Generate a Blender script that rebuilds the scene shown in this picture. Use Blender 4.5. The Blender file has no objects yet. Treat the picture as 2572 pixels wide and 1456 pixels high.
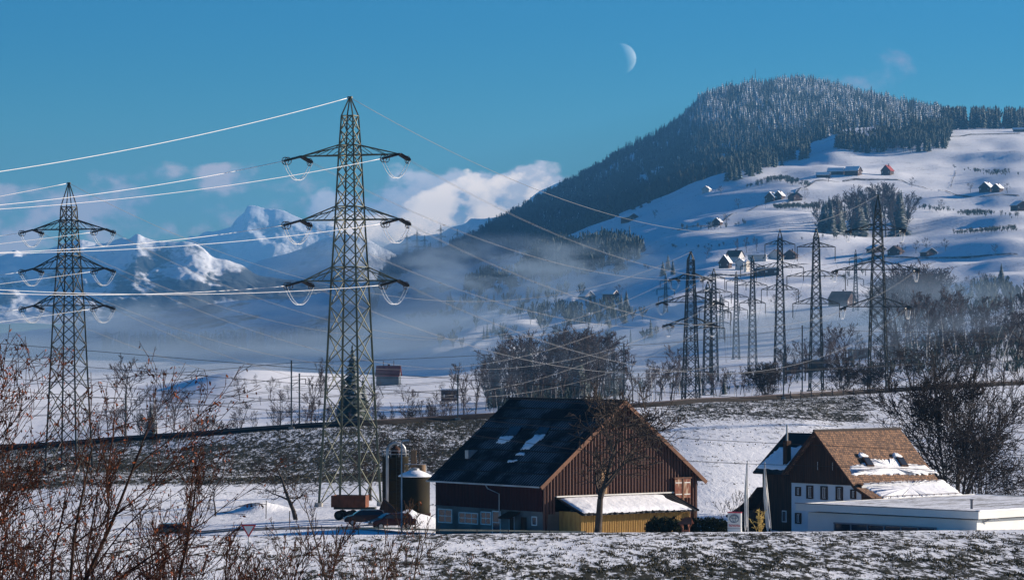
import bpy, math, random
import numpy as np
from mathutils import Vector, Matrix

# ------------------------------------------------------------------ camera, sky, sun
C = bpy.context.scene
R = math.radians
F = 8307.0            # focal length in reference units (frame 2572 wide)
HV = 850.0            # height of the horizon in the frame
cam_d = bpy.data.cameras.new('camera')
cam = bpy.data.objects.new('camera', cam_d)
C.collection.objects.link(cam)
cam.rotation_euler = (R(90), 0, 0)
cam_d.sensor_width = 36.0
cam_d.lens = 36.0 * F / 2572.0
cam_d.shift_y = (HV - 728.0) / 2572.0
cam_d.clip_start = 1.0
cam_d.clip_end = 200000.0
C.camera = cam
C.render.resolution_x = 1024
C.render.resolution_y = 579

SUN_AZ, SUN_EL = 73.0, 15.0      # degrees right of the view, above the horizon
w = bpy.data.worlds.new('World')
C.world = w
w.use_nodes = True
nt = w.node_tree
nt.nodes.clear()
def N(nt, typ, **kw):
    n = nt.nodes.new(typ)
    for k, v in kw.items():
        if k.startswith('i_'):
            n.inputs[k[2:]].default_value = v
        elif k.startswith('n_'):
            n.inputs[int(k[2:])].default_value = v
        else:
            setattr(n, k, v)
    return n
def L(nt, a, b):
    nt.links.new(a, b)
sky = N(nt, 'ShaderNodeTexSky', sky_type='NISHITA', sun_disc=False, sun_elevation=R(SUN_EL), sun_rotation=R(SUN_AZ),
        altitude=400.0, air_density=1.0, dust_density=0.4, ozone_density=3.5)
hs = N(nt, 'ShaderNodeHueSaturation', i_Saturation=1.5, i_Value=0.6)
hs.inputs['Hue'].default_value = 0.49
L(nt, sky.outputs[0], hs.inputs['Color'])
tint = N(nt, 'ShaderNodeMix', data_type='RGBA', blend_type='MULTIPLY')
tint.inputs[0].default_value = 1.0; tint.inputs[7].default_value = (0.10, 0.50, 0.70, 1)
L(nt, hs.outputs[0], tint.inputs[6])
# clouds: soft noise in the direction of the sky, low banks near the horizon
geo = N(nt, 'ShaderNodeTexCoord')
sep = N(nt, 'ShaderNodeSeparateXYZ')
L(nt, geo.outputs['Generated'], sep.inputs[0])
def M(op, a, b=None, c=None, clamp=False):
    n = N(nt, 'ShaderNodeMath', operation=op, use_clamp=clamp)
    for i, x in enumerate((a, b, c)):
        if x is None: continue
        if isinstance(x, (int, float)): n.inputs[i].default_value = x
        else: L(nt, x, n.inputs[i])
    return n.outputs[0]
ax = M('DIVIDE', sep.outputs[0], sep.outputs[1])      # tangent right of the view
az = M('DIVIDE', sep.outputs[2], sep.outputs[1])      # tangent above the horizon
front = M('GREATER_THAN', sep.outputs[1], 0.2)
cmb = N(nt, 'ShaderNodeCombineXYZ')
L(nt, ax, cmb.inputs[0]); L(nt, az, cmb.inputs[1])
def blob(cx, cy, rx, ry):
    cx, cy, rx, ry = (cx - 1286) / F, (HV - cy) / F, rx / F, ry / F
    dx = M('DIVIDE', M('SUBTRACT', ax, cx), rx)
    dy = M('DIVIDE', M('SUBTRACT', az, cy), ry)
    d = M('ADD', M('MULTIPLY', dx, dx), M('MULTIPLY', dy, dy))
    return M('SUBTRACT', 1.0, d, clamp=True)
def cloud(blobs, scale, thr_lo, thr_hi, gain, off):
    s = None
    for b in blobs:
        v = blob(*b)
        s = v if s is None else M('MAXIMUM', s, v)
    nz = N(nt, 'ShaderNodeTexNoise', i_Scale=scale, i_Detail=7.0, i_Roughness=0.52)
    mp = N(nt, 'ShaderNodeMapping')
    mp.inputs['Location'].default_value = (off, off * 0.7, 0)
    mp.inputs['Scale'].default_value = (1.0, 1.35, 1.0)
    L(nt, cmb.outputs[0], mp.inputs[0]); L(nt, mp.outputs[0], nz.inputs['Vector'])
    v = M('ADD', M('MULTIPLY', s, gain), nz.outputs['Fac'])
    mr = N(nt, 'ShaderNodeMapRange', interpolation_type='SMOOTHSTEP')
    mr.inputs['From Min'].default_value = thr_lo; mr.inputs['From Max'].default_value = thr_hi
    L(nt, v, mr.inputs['Value'])
    d = M('MULTIPLY', mr.outputs[0], M('GREATER_THAN', s, 0.001))
    return M('MULTIPLY', d, front), nz.outputs['Fac'], s
tlow = N(nt, 'ShaderNodeMix', data_type='RGBA', blend_type='MULTIPLY')
tlow.inputs[0].default_value = 1.0; tlow.inputs[7].default_value = (6.0, 1.75, 0.97, 1)
L(nt, tint.outputs[2], tlow.inputs[6])
hor = N(nt, 'ShaderNodeMapRange', interpolation_type='SMOOTHSTEP'); hor.inputs['From Min'].default_value = 0.10; hor.inputs['From Max'].default_value = 0.0
L(nt, sep.outputs[2], hor.inputs['Value'])
hmx = N(nt, 'ShaderNodeMix', data_type='RGBA'); L(nt, hor.outputs[0], hmx.inputs[0]); L(nt, tint.outputs[2], hmx.inputs[6]); L(nt, tlow.outputs[2], hmx.inputs[7])
col = hmx.outputs[2]
def over(col, dens, c1, c2, fac, opac):
    cm = N(nt, 'ShaderNodeMix', data_type='RGBA')
    cm.inputs[6].default_value = c1; cm.inputs[7].default_value = c2
    L(nt, fac, cm.inputs[0])
    mx = N(nt, 'ShaderNodeMix', data_type='RGBA')
    L(nt, M('MULTIPLY', dens, opac), mx.inputs[0])
    L(nt, col, mx.inputs[6]); L(nt, cm.outputs[2], mx.inputs[7])
    return mx.outputs[2]
def ramp(v, lo, hi):
    mr = N(nt, 'ShaderNodeMapRange', interpolation_type='SMOOTHSTEP')
    mr.inputs['From Min'].default_value = lo; mr.inputs['From Max'].default_value = hi
    L(nt, v, mr.inputs['Value'])
    return mr.outputs[0]
GREY = (2.2, 2.7, 3.4, 1); WHITE = (10.5, 8.6, 6.8, 1); PINK = (2.6, 2.5, 3.0, 1)
d0, n0, s0 = cloud([(120, 530, 470, 110), (330, 500, 260, 90), (20, 600, 300, 100), (620, 455, 230, 50), (330, 440, 200, 40), (700, 560, 300, 80)], 60, 0.60, 0.80, 0.22, 3.1)
col = over(col, d0, PINK, (4.6, 3.7, 3.6, 1), ramp(n0, 0.42, 0.62), 0.8)
d1, n1, s1 = cloud([(1080, 560, 380, 160), (1180, 520, 260, 120), (1310, 510, 240, 110), (1000, 600, 320, 120), (900, 540, 220, 90)], 50, 0.60, 0.72, 0.32, 7.7)
col = over(col, d1, GREY, (4.8, 4.5, 4.5, 1), ramp(n1, 0.40, 0.60), 0.95)
d2, n2, s2 = cloud([(1310, 510, 170, 105), (1205, 505, 140, 85), (1110, 515, 130, 65), (1395, 495, 110, 65), (960, 570, 160, 60), (1255, 490, 90, 65)], 66, 0.60, 0.67, 0.24, 1.7)
col = over(col, d2, (4.4, 4.2, 4.3, 1), WHITE, ramp(M('ADD', n2, M('MULTIPLY', s2, 0.16)), 0.48, 0.72), 0.96)
d3, n3, s3 = cloud([(2215, 175, 90, 60), (2130, 215, 160, 40)], 70, 0.62, 0.9, 0.26, 5.5)
col = over(col, d3, (3.2, 3.0, 3.6, 1), (5.2, 3.0, 3.2, 1), ramp(n3, 0.45, 0.65), 0.25)
bg = N(nt, 'ShaderNodeBackground', i_Strength=0.1)
out = N(nt, 'ShaderNodeOutputWorld')
L(nt, col, bg.inputs[0]); L(nt, bg.outputs[0], out.inputs[0])

sd = bpy.data.lights.new('sun', 'SUN')
sd.energy = 5.0; sd.angle = R(0.5); sd.color = (1.0, 0.86, 0.71)
sun = bpy.data.objects.new('sun', sd)
C.collection.objects.link(sun)
sdir = Vector((math.sin(R(SUN_AZ)) * math.cos(R(SUN_EL)), math.cos(R(SUN_AZ)) * math.cos(R(SUN_EL)), math.sin(R(SUN_EL))))
sun.rotation_euler = sdir.to_track_quat('Z', 'Y').to_euler()

C.view_settings.view_transform = 'Standard'
C.view_settings.look = 'None'
C.view_settings.gamma = 1.0
C.view_settings.use_curve_mapping = False
C.view_settings.exposure = 1.22
C.cycles.use_denoising = True
C.cycles.max_bounces = 6
C.cycles.diffuse_bounces = 3
C.cycles.transparent_max_bounces = 12
C.cycles.volume_bounces = 0

# ------------------------------------------------------------------ small helpers
def at(u, v, Y):
    return Vector(((u - 1286.0) / F * Y, Y, (HV - v) / F * Y))
def rnd(a, b): return random.uniform(a, b)
_col = C.collection
def link(o, parent=None):
    _col.objects.link(o)
    if parent is not None: o.parent = parent
    return o
def tag(o, label=None, cat=None, group=None, kind=None):
    if label: o['label'] = label
    if cat: o['category'] = cat
    if group: o['group'] = group
    if kind: o['kind'] = kind
    return o
def thing(name, loc, label, cat, group=None, rz=0.0, scale=1.0):
    o = bpy.data.objects.new(name, None)
    o.location = loc; o.rotation_euler = (0, 0, rz); o.scale = (scale,) * 3
    o.empty_display_size = 0.5
    link(o)
    return tag(o, label, cat, group)
def dup(root, loc, rz=0.0, scale=1.0, label=None, group=None):
    r = root.copy(); link(r)
    r.location = loc; r.rotation_euler = (0, 0, rz)
    r.scale = (scale,) * 3 if isinstance(scale, (int, float)) else scale
    if label: r['label'] = label
    if group: r['group'] = group
    for ch in list(root.children):
        c = ch.copy(); link(c, r)
        for g in list(ch.children):
            d = g.copy(); link(d, c)
    return r
def np_mesh(name, V, Q, mat=None, smooth=False, attrs=None):
    """V (n,3) array, Q (m,k) array of faces with k corners"""
    V = np.asarray(V, dtype=np.float32); Q = np.asarray(Q, dtype=np.int32)
    me = bpy.data.meshes.new(name)
    k = Q.shape[1]; m = Q.shape[0]
    me.vertices.add(len(V)); me.vertices.foreach_set('co', V.ravel())
    me.loops.add(m * k); me.loops.foreach_set('vertex_index', Q.ravel())
    me.polygons.add(m)
    me.polygons.foreach_set('loop_start', np.arange(0, m * k, k, dtype=np.int32))
    me.polygons.foreach_set('loop_total', np.full(m, k, dtype=np.int32))
    if smooth: me.polygons.foreach_set('use_smooth', np.ones(m, dtype=bool))
    for an, av in (attrs or {}).items():
        a = me.attributes.new(an, 'FLOAT', 'POINT')
        a.data.foreach_set('value', np.asarray(av, dtype=np.float32).ravel())
    me.update(calc_edges=True)
    if mat: me.materials.append(mat)
    return me
class MB:
    def __init__(s): s.v = []; s.f = []
    def add(s, vs, fs):
        b = len(s.v); s.v += [tuple(x) for x in vs]; s.f += [tuple(b + i for i in f) for f in fs]; return s
    def hexa(s, p):   # 8 corners: bottom 4, top 4
        return s.add(p, [(0, 3, 2, 1), (4, 5, 6, 7), (0, 1, 5, 4), (1, 2, 6, 5), (2, 3, 7, 6), (3, 0, 4, 7)])
    def box(s, x0, x1, y0, y1, z0, z1):
        return s.hexa([(x0, y0, z0), (x1, y0, z0), (x1, y1, z0), (x0, y1, z0), (x0, y0, z1), (x1, y0, z1), (x1, y1, z1), (x0, y1, z1)])
    def beam(s, a, b, w, h=None):
        a = Vector(a); b = Vector(b); d = (b - a)
        if d.length < 1e-6: return s
        d.normalize(); up = Vector((0, 0, 1)) if abs(d.z) < 0.95 else Vector((1, 0, 0))
        x = d.cross(up).normalized() * w * 0.5; y = x.cross(d).normalized() * (h or w) * 0.5
        return s.hexa([a - x - y, a + x - y, a + x + y, a - x + y, b - x - y, b + x - y, b + x + y, b - x + y])
    def tube(s, pts, r, n=6, cap=True):
        pts = [Vector(p) for p in pts]
        rr = r if isinstance(r, (list, tuple)) else [r] * len(pts)
        b = len(s.v)
        for i, p in enumerate(pts):
            d = (pts[min(i + 1, len(pts) - 1)] - pts[max(i - 1, 0)]).normalized()
            up = Vector((0, 0, 1)) if abs(d.z) < 0.9 else Vector((1, 0, 0))
            x = d.cross(up).normalized(); y = x.cross(d).normalized()
            for k in range(n):
                a = 2 * math.pi * k / n
                s.v.append(tuple(p + x * math.cos(a) * rr[i] + y * math.sin(a) * rr[i]))
        for i in range(len(pts) - 1):
            for k in range(n):
                k2 = (k + 1) % n
                s.f.append((b + i * n + k, b + i * n + k2, b + (i + 1) * n + k2, b + (i + 1) * n + k))
        if cap:
            s.f.append(tuple(b + k for k in range(n))[::-1]); s.f.append(tuple(b + (len(pts) - 1) * n + k for k in range(n)))
        return s
    def lathe(s, prof, n=24, cx=0, cy=0):
        b = len(s.v)
        for r_, z_ in prof:
            for k in range(n):
                a = 2 * math.pi * k / n
                s.v.append((cx + r_ * math.cos(a), cy + r_ * math.sin(a), z_))
        for i in range(len(prof) - 1):
            for k in range(n):
                k2 = (k + 1) % n
                s.f.append((b + i * n + k, b + i * n + k2, b + (i + 1) * n + k2, b + (i + 1) * n + k))
        s.f.append(tuple(b + k for k in range(n))[::-1]); s.f.append(tuple(b + (len(prof) - 1) * n + k for k in range(n)))
        return s
    def build(s, name, mat, parent=None, smooth=False, bevel=0):
        me = bpy.data.meshes.new(name)
        me.from_pydata(s.v, [], s.f); me.update()
        if smooth: me.polygons.foreach_set('use_smooth', np.ones(len(me.polygons), dtype=bool))
        if mat: me.materials.append(mat)
        o = bpy.data.objects.new(name, me); link(o, parent)
        if bevel:
            m = o.modifiers.new('bevel', 'BEVEL'); m.width = bevel; m.segments = 1; m.limit_method = 'ANGLE'
        return o
def mobj(name, me, parent=None):
    return link(bpy.data.objects.new(name, me), parent)

# ---- numpy value noise
def vnoise(x, y, seed=0):
    xi = np.floor(x).astype(np.int64); yi = np.floor(y).astype(np.int64)
    xf = x - xi; yf = y - yi
    def h(a, b):
        n = (a * 374761393 + b * 668265263 + seed * 974711) & 0x7fffffff
        n = ((n ^ (n >> 13)) * 1274126177) & 0x7fffffff
        return ((n ^ (n >> 16)) & 0xffff) / 65535.0
    sx = xf * xf * (3 - 2 * xf); sy = yf * yf * (3 - 2 * yf)
    return (h(xi, yi) * (1 - sx) + h(xi + 1, yi) * sx) * (1 - sy) + (h(xi, yi + 1) * (1 - sx) + h(xi + 1, yi + 1) * sx) * sy
def fbm(x, y, oct=4, seed=0, gain=0.5):
    s = 0; a = 1; t = 0
    for o in range(oct):
        s = s + a * vnoise(x * 2 ** o + o * 17.3, y * 2 ** o - o * 9.1, seed + o); t += a; a *= gain
    return s / t * 2 - 1
def pchip(x, y, xq):
    x = np.asarray(x, float); y = np.asarray(y, float)
    h = np.diff(x); d = np.diff(y) / h
    m = np.zeros_like(y)
    for i in range(1, len(x) - 1):
        if d[i - 1] * d[i] > 0:
            w1 = 2 * h[i] + h[i - 1]; w2 = h[i] + 2 * h[i - 1]
            m[i] = (w1 + w2) / (w1 / d[i - 1] + w2 / d[i])
    m[0] = d[0]; m[-1] = d[-1]
    i = np.clip(np.searchsorted(x, xq) - 1, 0, len(h) - 1)
    t = (np.clip(xq, x[0], x[-1]) - x[i]) / h[i]
    return ((2 * t**3 - 3 * t**2 + 1) * y[i] + (t**3 - 2 * t**2 + t) * h[i] * m[i] + (-2 * t**3 + 3 * t**2) * y[i + 1] + (t**3 - t**2) * h[i] * m[i + 1])

# ------------------------------------------------------------------ materials
def new_mat(name):
    m = bpy.data.materials.new(name); m.use_nodes = True
    m.node_tree.nodes.clear()
    return m, m.node_tree
def mat(name, col, rough=0.8, col2=None, nscale=4.0, bump=0.0, metal=0.0, stretch=(1, 1, 1), thr=(0.35, 0.65), coat=0.0, detail=5.0):
    m, t = new_mat(name)
    b = N(t, 'ShaderNodeBsdfPrincipled'); o = N(t, 'ShaderNodeOutputMaterial')
    L(t, b.outputs[0], o.inputs[0])
    b.inputs['Roughness'].default_value = rough; b.inputs['Specular IOR Level'].default_value = 0.15 if rough > 0.7 else 0.4; b.inputs['Metallic'].default_value = metal
    c2 = col2 or tuple(x * 0.7 for x in col)
    tc = N(t, 'ShaderNodeTexCoord'); mp = N(t, 'ShaderNodeMapping'); mp.inputs['Scale'].default_value = stretch
    nz = N(t, 'ShaderNodeTexNoise', i_Scale=nscale, i_Detail=detail)
    L(t, tc.outputs['Object'], mp.inputs[0]); L(t, mp.outputs[0], nz.inputs['Vector'])
    mr = N(t, 'ShaderNodeMapRange'); mr.inputs['From Min'].default_value = thr[0]; mr.inputs['From Max'].default_value = thr[1]
    L(t, nz.outputs['Fac'], mr.inputs['Value'])
    mx = N(t, 'ShaderNodeMix', data_type='RGBA'); mx.inputs[6].default_value = (*col, 1); mx.inputs[7].default_value = (*c2, 1)
    L(t, mr.outputs[0], mx.inputs[0]); L(t, mx.outputs[2], b.inputs['Base Color'])
    if bump:
        bp = N(t, 'ShaderNodeBump', i_Strength=1.0, i_Distance=bump); L(t, nz.outputs['Fac'], bp.inputs['Height']); L(t, bp.outputs[0], b.inputs['Normal'])
    if coat: b.inputs['Coat Weight'].default_value = coat
    return m
def snow_mat(name, tint=(0.84, 0.86, 0.9), grass=True, scale=0.9, amp=0.12, gcol=((0.016, 0.018, 0.009), (0.05, 0.042, 0.024))):
    m, t = new_mat(name)
    b = N(t, 'ShaderNodeBsdfPrincipled'); o = N(t, 'ShaderNodeOutputMaterial'); L(t, b.outputs[0], o.inputs[0])
    b.inputs['Roughness'].default_value = 0.8; b.inputs['Specular IOR Level'].default_value = 0.05
    tc = N(t, 'ShaderNodeTexCoord')
    def nz(s, det, rg=0.6, st=(1, 1, 1)):
        mp = N(t, 'ShaderNodeMapping'); mp.inputs['Scale'].default_value = st
        n = N(t, 'ShaderNodeTexNoise', i_Scale=s, i_Detail=det, i_Roughness=rg)
        L(t, tc.outputs['Object'], mp.inputs[0]); L(t, mp.outputs[0], n.inputs['Vector']); return n.outputs['Fac']
    def MM(op, a, b2, clamp=False):
        n = N(t, 'ShaderNodeMath', operation=op, use_clamp=clamp)
        for i, x in enumerate((a, b2)):
            if isinstance(x, (int, float)): n.inputs[i].default_value = x
            else: L(t, x, n.inputs[i])
        return n.outputs[0]
    at_ = N(t, 'ShaderNodeAttribute', attribute_name='grass')
    fine = nz(scale * 2.0, 6.0, 0.74, (1.0, 0.17, 1.0)); mid = nz(scale * 0.5, 3.0, 0.5, (1.0, 0.22, 1.0)); big = nz(0.035, 3.0)
    v = MM('ADD', MM('ADD', MM('MULTIPLY', fine, 1.25), MM('MULTIPLY', mid, 0.35)), MM('MULTIPLY', big, 0.55))
    thr = MM('SUBTRACT', 1.545, MM('MULTIPLY', at_.outputs['Fac'], 0.72))
    d = MM('MULTIPLY', MM('SUBTRACT', v, thr), 9.0, True)
    g = N(t, 'ShaderNodeMix', data_type='RGBA'); g.inputs[6].default_value = (*gcol[0], 1); g.inputs[7].default_value = (*gcol[1], 1)
    L(t, nz(0.7, 2.0), g.inputs[0])
    sn = N(t, 'ShaderNodeMix', data_type='RGBA'); sn.inputs[6].default_value = (*tint, 1); sn.inputs[7].default_value = tuple(x * 0.9 for x in tint) + (1,)
    L(t, mid, sn.inputs[0])
    mx = N(t, 'ShaderNodeMix', data_type='RGBA'); L(t, d, mx.inputs[0]); L(t, sn.outputs[2], mx.inputs[6]); L(t, g.outputs[2], mx.inputs[7])
    L(t, mx.outputs[2], b.inputs['Base Color'])
    hgt = MM('ADD', MM('MULTIPLY', fine, 0.6), MM('MULTIPLY', mid, 1.0))
    bp = N(t, 'ShaderNodeBump', i_Strength=1.0, i_Distance=amp); L(t, hgt, bp.inputs['Height']); L(t, bp.outputs[0], b.inputs['Normal'])
    return m
MT = {}
MT['ground'] = snow_mat('snowy_grass', amp=0.16)
MT['snow'] = mat('snow', (0.85, 0.86, 0.9), 0.7, (0.78, 0.8, 0.85), 1.5, 0.08)
MT['bark'] = mat('dark_bark', (0.035, 0.028, 0.023), 0.9, (0.07, 0.058, 0.05), 3.0)
MT['bark_grey'] = mat('grey_bark', (0.06, 0.052, 0.05), 0.9, (0.11, 0.095, 0.09), 3.0)
MT['twig_brown'] = mat('brown_twig', (0.04, 0.033, 0.034), 0.9, (0.068, 0.05, 0.05), 0.4)
MT['twig_dark'] = mat('dark_twig', (0.022, 0.018, 0.016), 0.9, (0.04, 0.03, 0.026), 0.4)
MT['twig_red'] = mat('reddish_twig', (0.06, 0.02, 0.010), 0.8, (0.02, 0.010, 0.008), 1.2)
MT['dry_leaf'] = mat('dry_leaf', (0.24, 0.06, 0.02), 0.8, (0.08, 0.025, 0.014), 3.0)
MT['birch'] = mat('birch_bark', (0.62, 0.6, 0.58), 0.8, (0.2, 0.18, 0.17), 1.2, stretch=(1, 1, 2), thr=(0.5, 0.75))
MT['steel_dark'] = mat('weathered_dark_steel', (0.014, 0.018, 0.017), 0.6, (0.035, 0.038, 0.03), 0.5, metal=0.2)
MT['steel_green'] = mat('green_painted_steel', (0.085, 0.095, 0.06), 0.5, (0.05, 0.056, 0.038), 0.3, metal=0.1)
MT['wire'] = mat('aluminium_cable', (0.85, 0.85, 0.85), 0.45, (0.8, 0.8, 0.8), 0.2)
MT['wire_grey'] = mat('shaded_cable', (0.1, 0.11, 0.125), 0.6, (0.16, 0.165, 0.18), 0.05)  # same cable on its shaded spans, the shade put into the colour
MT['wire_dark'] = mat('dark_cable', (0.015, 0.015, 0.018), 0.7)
MT['insul'] = mat('dark_insulator', (0.014, 0.011, 0.01), 0.3)
MT['concrete'] = mat('concrete', (0.34, 0.33, 0.31), 0.9, (0.22, 0.21, 0.2), 1.5)
# ------------------------------------------------------------------ the ground, one sheet from the camera to the far valley
def _z(v, Y): return (HV - v) / F * Y
NEAR = [(0, -12.0), (60, -12.2), (120, -13.0), (170, -14.0)]          # (distance, height)
COLS = {   # column: [(distance, height in the frame)]
 -900: [(200,1480),(270,1352),(300,1345),(330,1346),(350,1335),(380,1310),(420,1275),(460,1240),(520,1200),(575,1170),(612,1150),(630,1149),(660,1150),(720,1150),(900,1080),(1300,1000),(2000,950),(3000,915),(4500,890),(6500,870),(9000,860)],
 0:    [(200,1475),(270,1344),(285,1346),(330,1347),(350,1322),(380,1300),(420,1262),(460,1232),(520,1185),(575,1150),(612,1130),(630,1129),(660,1131),(720,1140),(900,1085),(1300,1005),(2000,950),(3000,912),(4500,885),(6500,865),(9000,855)],
 330:  [(200,1472),(270,1339),(285,1342),(330,1346),(350,1318),(380,1290),(420,1243),(460,1218),(520,1178),(575,1136),(600,1108),(622,1106),(650,1106),(690,1116),(800,1080),(1000,1045),(1300,1002),(2000,945),(3000,908),(4500,880),(6500,862),(9000,855)],
 620:  [(200,1472),(270,1344),(285,1350),(310,1340),(345,1310),(370,1288),(400,1262),(440,1232),(500,1190),(560,1128),(592,1089),(612,1088),(640,1090),(690,1098),(800,1068),(1000,1020),(1250,962),(1450,930),(1800,955),(3000,900),(4500,878),(6500,862),(9000,855)],
 900:  [(200,1472),(270,1343),(285,1348),(310,1326),(345,1300),(378,1268),(400,1252),(440,1222),(500,1178),(560,1108),(592,1070),(612,1069),(640,1072),(690,1085),(800,1060),(1000,1010),(1250,970),(1500,945),(1900,965),(2600,915),(3600,875),(5000,840),(6500,800),(8000,810)],
 980:  [(200,1472),(270,1343),(285,1348),(310,1332),(345,1310),(378,1274),(400,1252),(440,1219),(500,1172),(560,1104),(596,1065),(617,1064),(645,1066),(690,1082),(800,1058),(1000,1008),(1250,965),(1450,943),(1800,970),(2300,905),(2800,860),(3400,790),(4000,735),(4600,700),(5100,672),(6000,700),(7500,740)],
 1080: [(200,1472),(270,1342),(285,1348),(310,1338),(345,1320),(378,1280),(400,1252),(440,1216),(500,1166),(560,1100),(600,1060),(622,1059),(650,1061),(690,1078),(800,1055),(1000,1005),(1250,960),(1420,942),(1700,975),(2000,905),(2600,850),(3200,770),(3700,722),(4200,700),(4700,655),(5200,640),(6000,660),(7500,700)],
 1240: [(200,1470),(270,1340),(285,1347),(310,1347),(345,1340),(378,1290),(400,1252),(440,1206),(500,1156),(560,1095),(605,1050),(627,1048),(650,1049),(700,1060),(800,1045),(1000,1000),(1250,955),(1600,915),(2000,865),(2500,790),(3000,725),(3500,680),(3900,655),(4300,668),(4800,625),(5500,572),(6000,562),(7500,640)],
 1430: [(200,1470),(270,1338),(285,1345),(310,1350),(345,1342),(378,1292),(400,1248),(440,1196),(500,1142),(560,1082),(612,1036),(636,1034),(660,1035),(700,1040),(800,1025),(1000,985),(1250,945),(1600,900),(2000,838),(2500,760),(3000,680),(3400,622),(3700,606),(4000,622),(4500,585),(5300,510),(6300,462),(7500,520)],
 1640: [(200,1470),(270,1337),(285,1345),(310,1350),(345,1340),(378,1282),(400,1236),(440,1182),(500,1128),(560,1070),(618,1023),(645,1021),(670,1019),(740,1014),(850,1000),(1000,975),(1250,925),(1600,870),(2000,790),(2500,700),(3000,610),(3500,538),(3700,519),(4000,525),(4600,462),(5400,398),(6300,345),(7500,420)],
 1800: [(200,1470),(270,1336),(285,1345),(310,1350),(345,1335),(378,1275),(400,1225),(440,1172),(500,1115),(560,1062),(640,1011),(668,1009),(700,1006),(760,1003),(860,990),(1000,962),(1250,905),(1600,835),(2000,740),(2300,680),(2700,610),(3200,530),(3600,470),(3800,458),(4200,440),(5000,340),(6000,262),(7000,235),(8000,330)],
 2000: [(200,1470),(270,1335),(285,1345),(310,1350),(345,1342),(378,1290),(400,1240),(440,1180),(500,1118),(580,1045),(670,1001),(698,999),(730,996),(800,985),(900,960),(1050,930),(1250,890),(1600,825),(2000,735),(2300,668),(2700,600),(3200,505),(3600,430),(3900,395),(4300,372),(5200,290),(6300,220),(7000,207),(8000,320)],
 2130: [(200,1470),(270,1334),(285,1344),(310,1350),(345,1342),(378,1292),(400,1246),(440,1190),(500,1128),(590,1042),(690,994),(718,992),(750,989),(820,975),(920,945),(1050,910),(1250,868),(1600,810),(2000,725),(2400,650),(2800,585),(3300,485),(3700,400),(4000,350),(4400,325),(5300,275),(6300,232),(6900,228),(8000,340)],
 2390: [(200,1470),(270,1332),(285,1342),(310,1348),(345,1330),(378,1280),(400,1250),(450,1178),(510,1110),(600,1030),(700,978),(730,974),(765,970),(830,955),(920,925),(1050,885),(1250,840),(1600,775),(2000,700),(2400,630),(2900,550),(3400,462),(3800,385),(4150,330),(4400,318),(5000,300),(5700,287),(6500,300),(8000,400)],
 2572: [(200,1470),(270,1330),(285,1340),(310,1342),(345,1315),(378,1265),(400,1238),(450,1160),(510,1095),(600,1022),(720,968),(750,965),(780,961),(850,943),(950,905),(1050,865),(1250,815),(1600,750),(2000,680),(2400,610),(2900,530),(3400,445),(3800,375),(4200,325),(4400,318),(5000,312),(5700,330),(6500,360),(8000,450)],
 3500: [(200,1470),(270,1325),(285,1330),(310,1320),(345,1290),(378,1240),(400,1215),(450,1130),(510,1060),(600,1000),(760,945),(795,940),(830,935),(880,920),(980,880),(1080,840),(1250,780),(1600,710),(2000,640),(2400,570),(2900,490),(3400,410),(3800,350),(4200,315),(4400,310),(5000,310),(5700,330),(6500,360),(8000,450)],
}
YF = np.unique(np.concatenate([np.arange(0, 200, 10.), np.arange(200, 400, 2.), np.arange(400, 780, 4.), np.geomspace(780, 9500, 260)]))
_cu = np.array(sorted(COLS)); _T = []
for u in _cu:
    pts = [(y, z) for y, z in NEAR] + [(y, _z(v, y)) for y, v in COLS[u]]
    _T.append(pchip([p[0] for p in pts], [p[1] for p in pts], YF))
_T = np.array(_T)
UF = np.arange(-900, 3501, 20.0)
_GT = np.array([pchip(_cu, _T[:, j], UF) for j in range(len(YF))]).T     # (u, y)
def hraw(u, Y):
    u = np.clip(np.asarray(u, float), -900, 3500); Y = np.clip(np.asarray(Y, float), 0, YF[-1])
    a = np.clip((u + 900) / 20.0, 0, len(UF) - 1.001); i = a.astype(int); fa = a - i
    j = np.clip(np.searchsorted(YF, Y, 'right') - 1, 0, len(YF) - 2); fb = (Y - YF[j]) / (YF[j + 1] - YF[j])
    return (_GT[i, j] * (1 - fa) + _GT[i + 1, j] * fa) * (1 - fb) + (_GT[i, j + 1] * (1 - fa) + _GT[i + 1, j + 1] * fa) * fb
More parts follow.
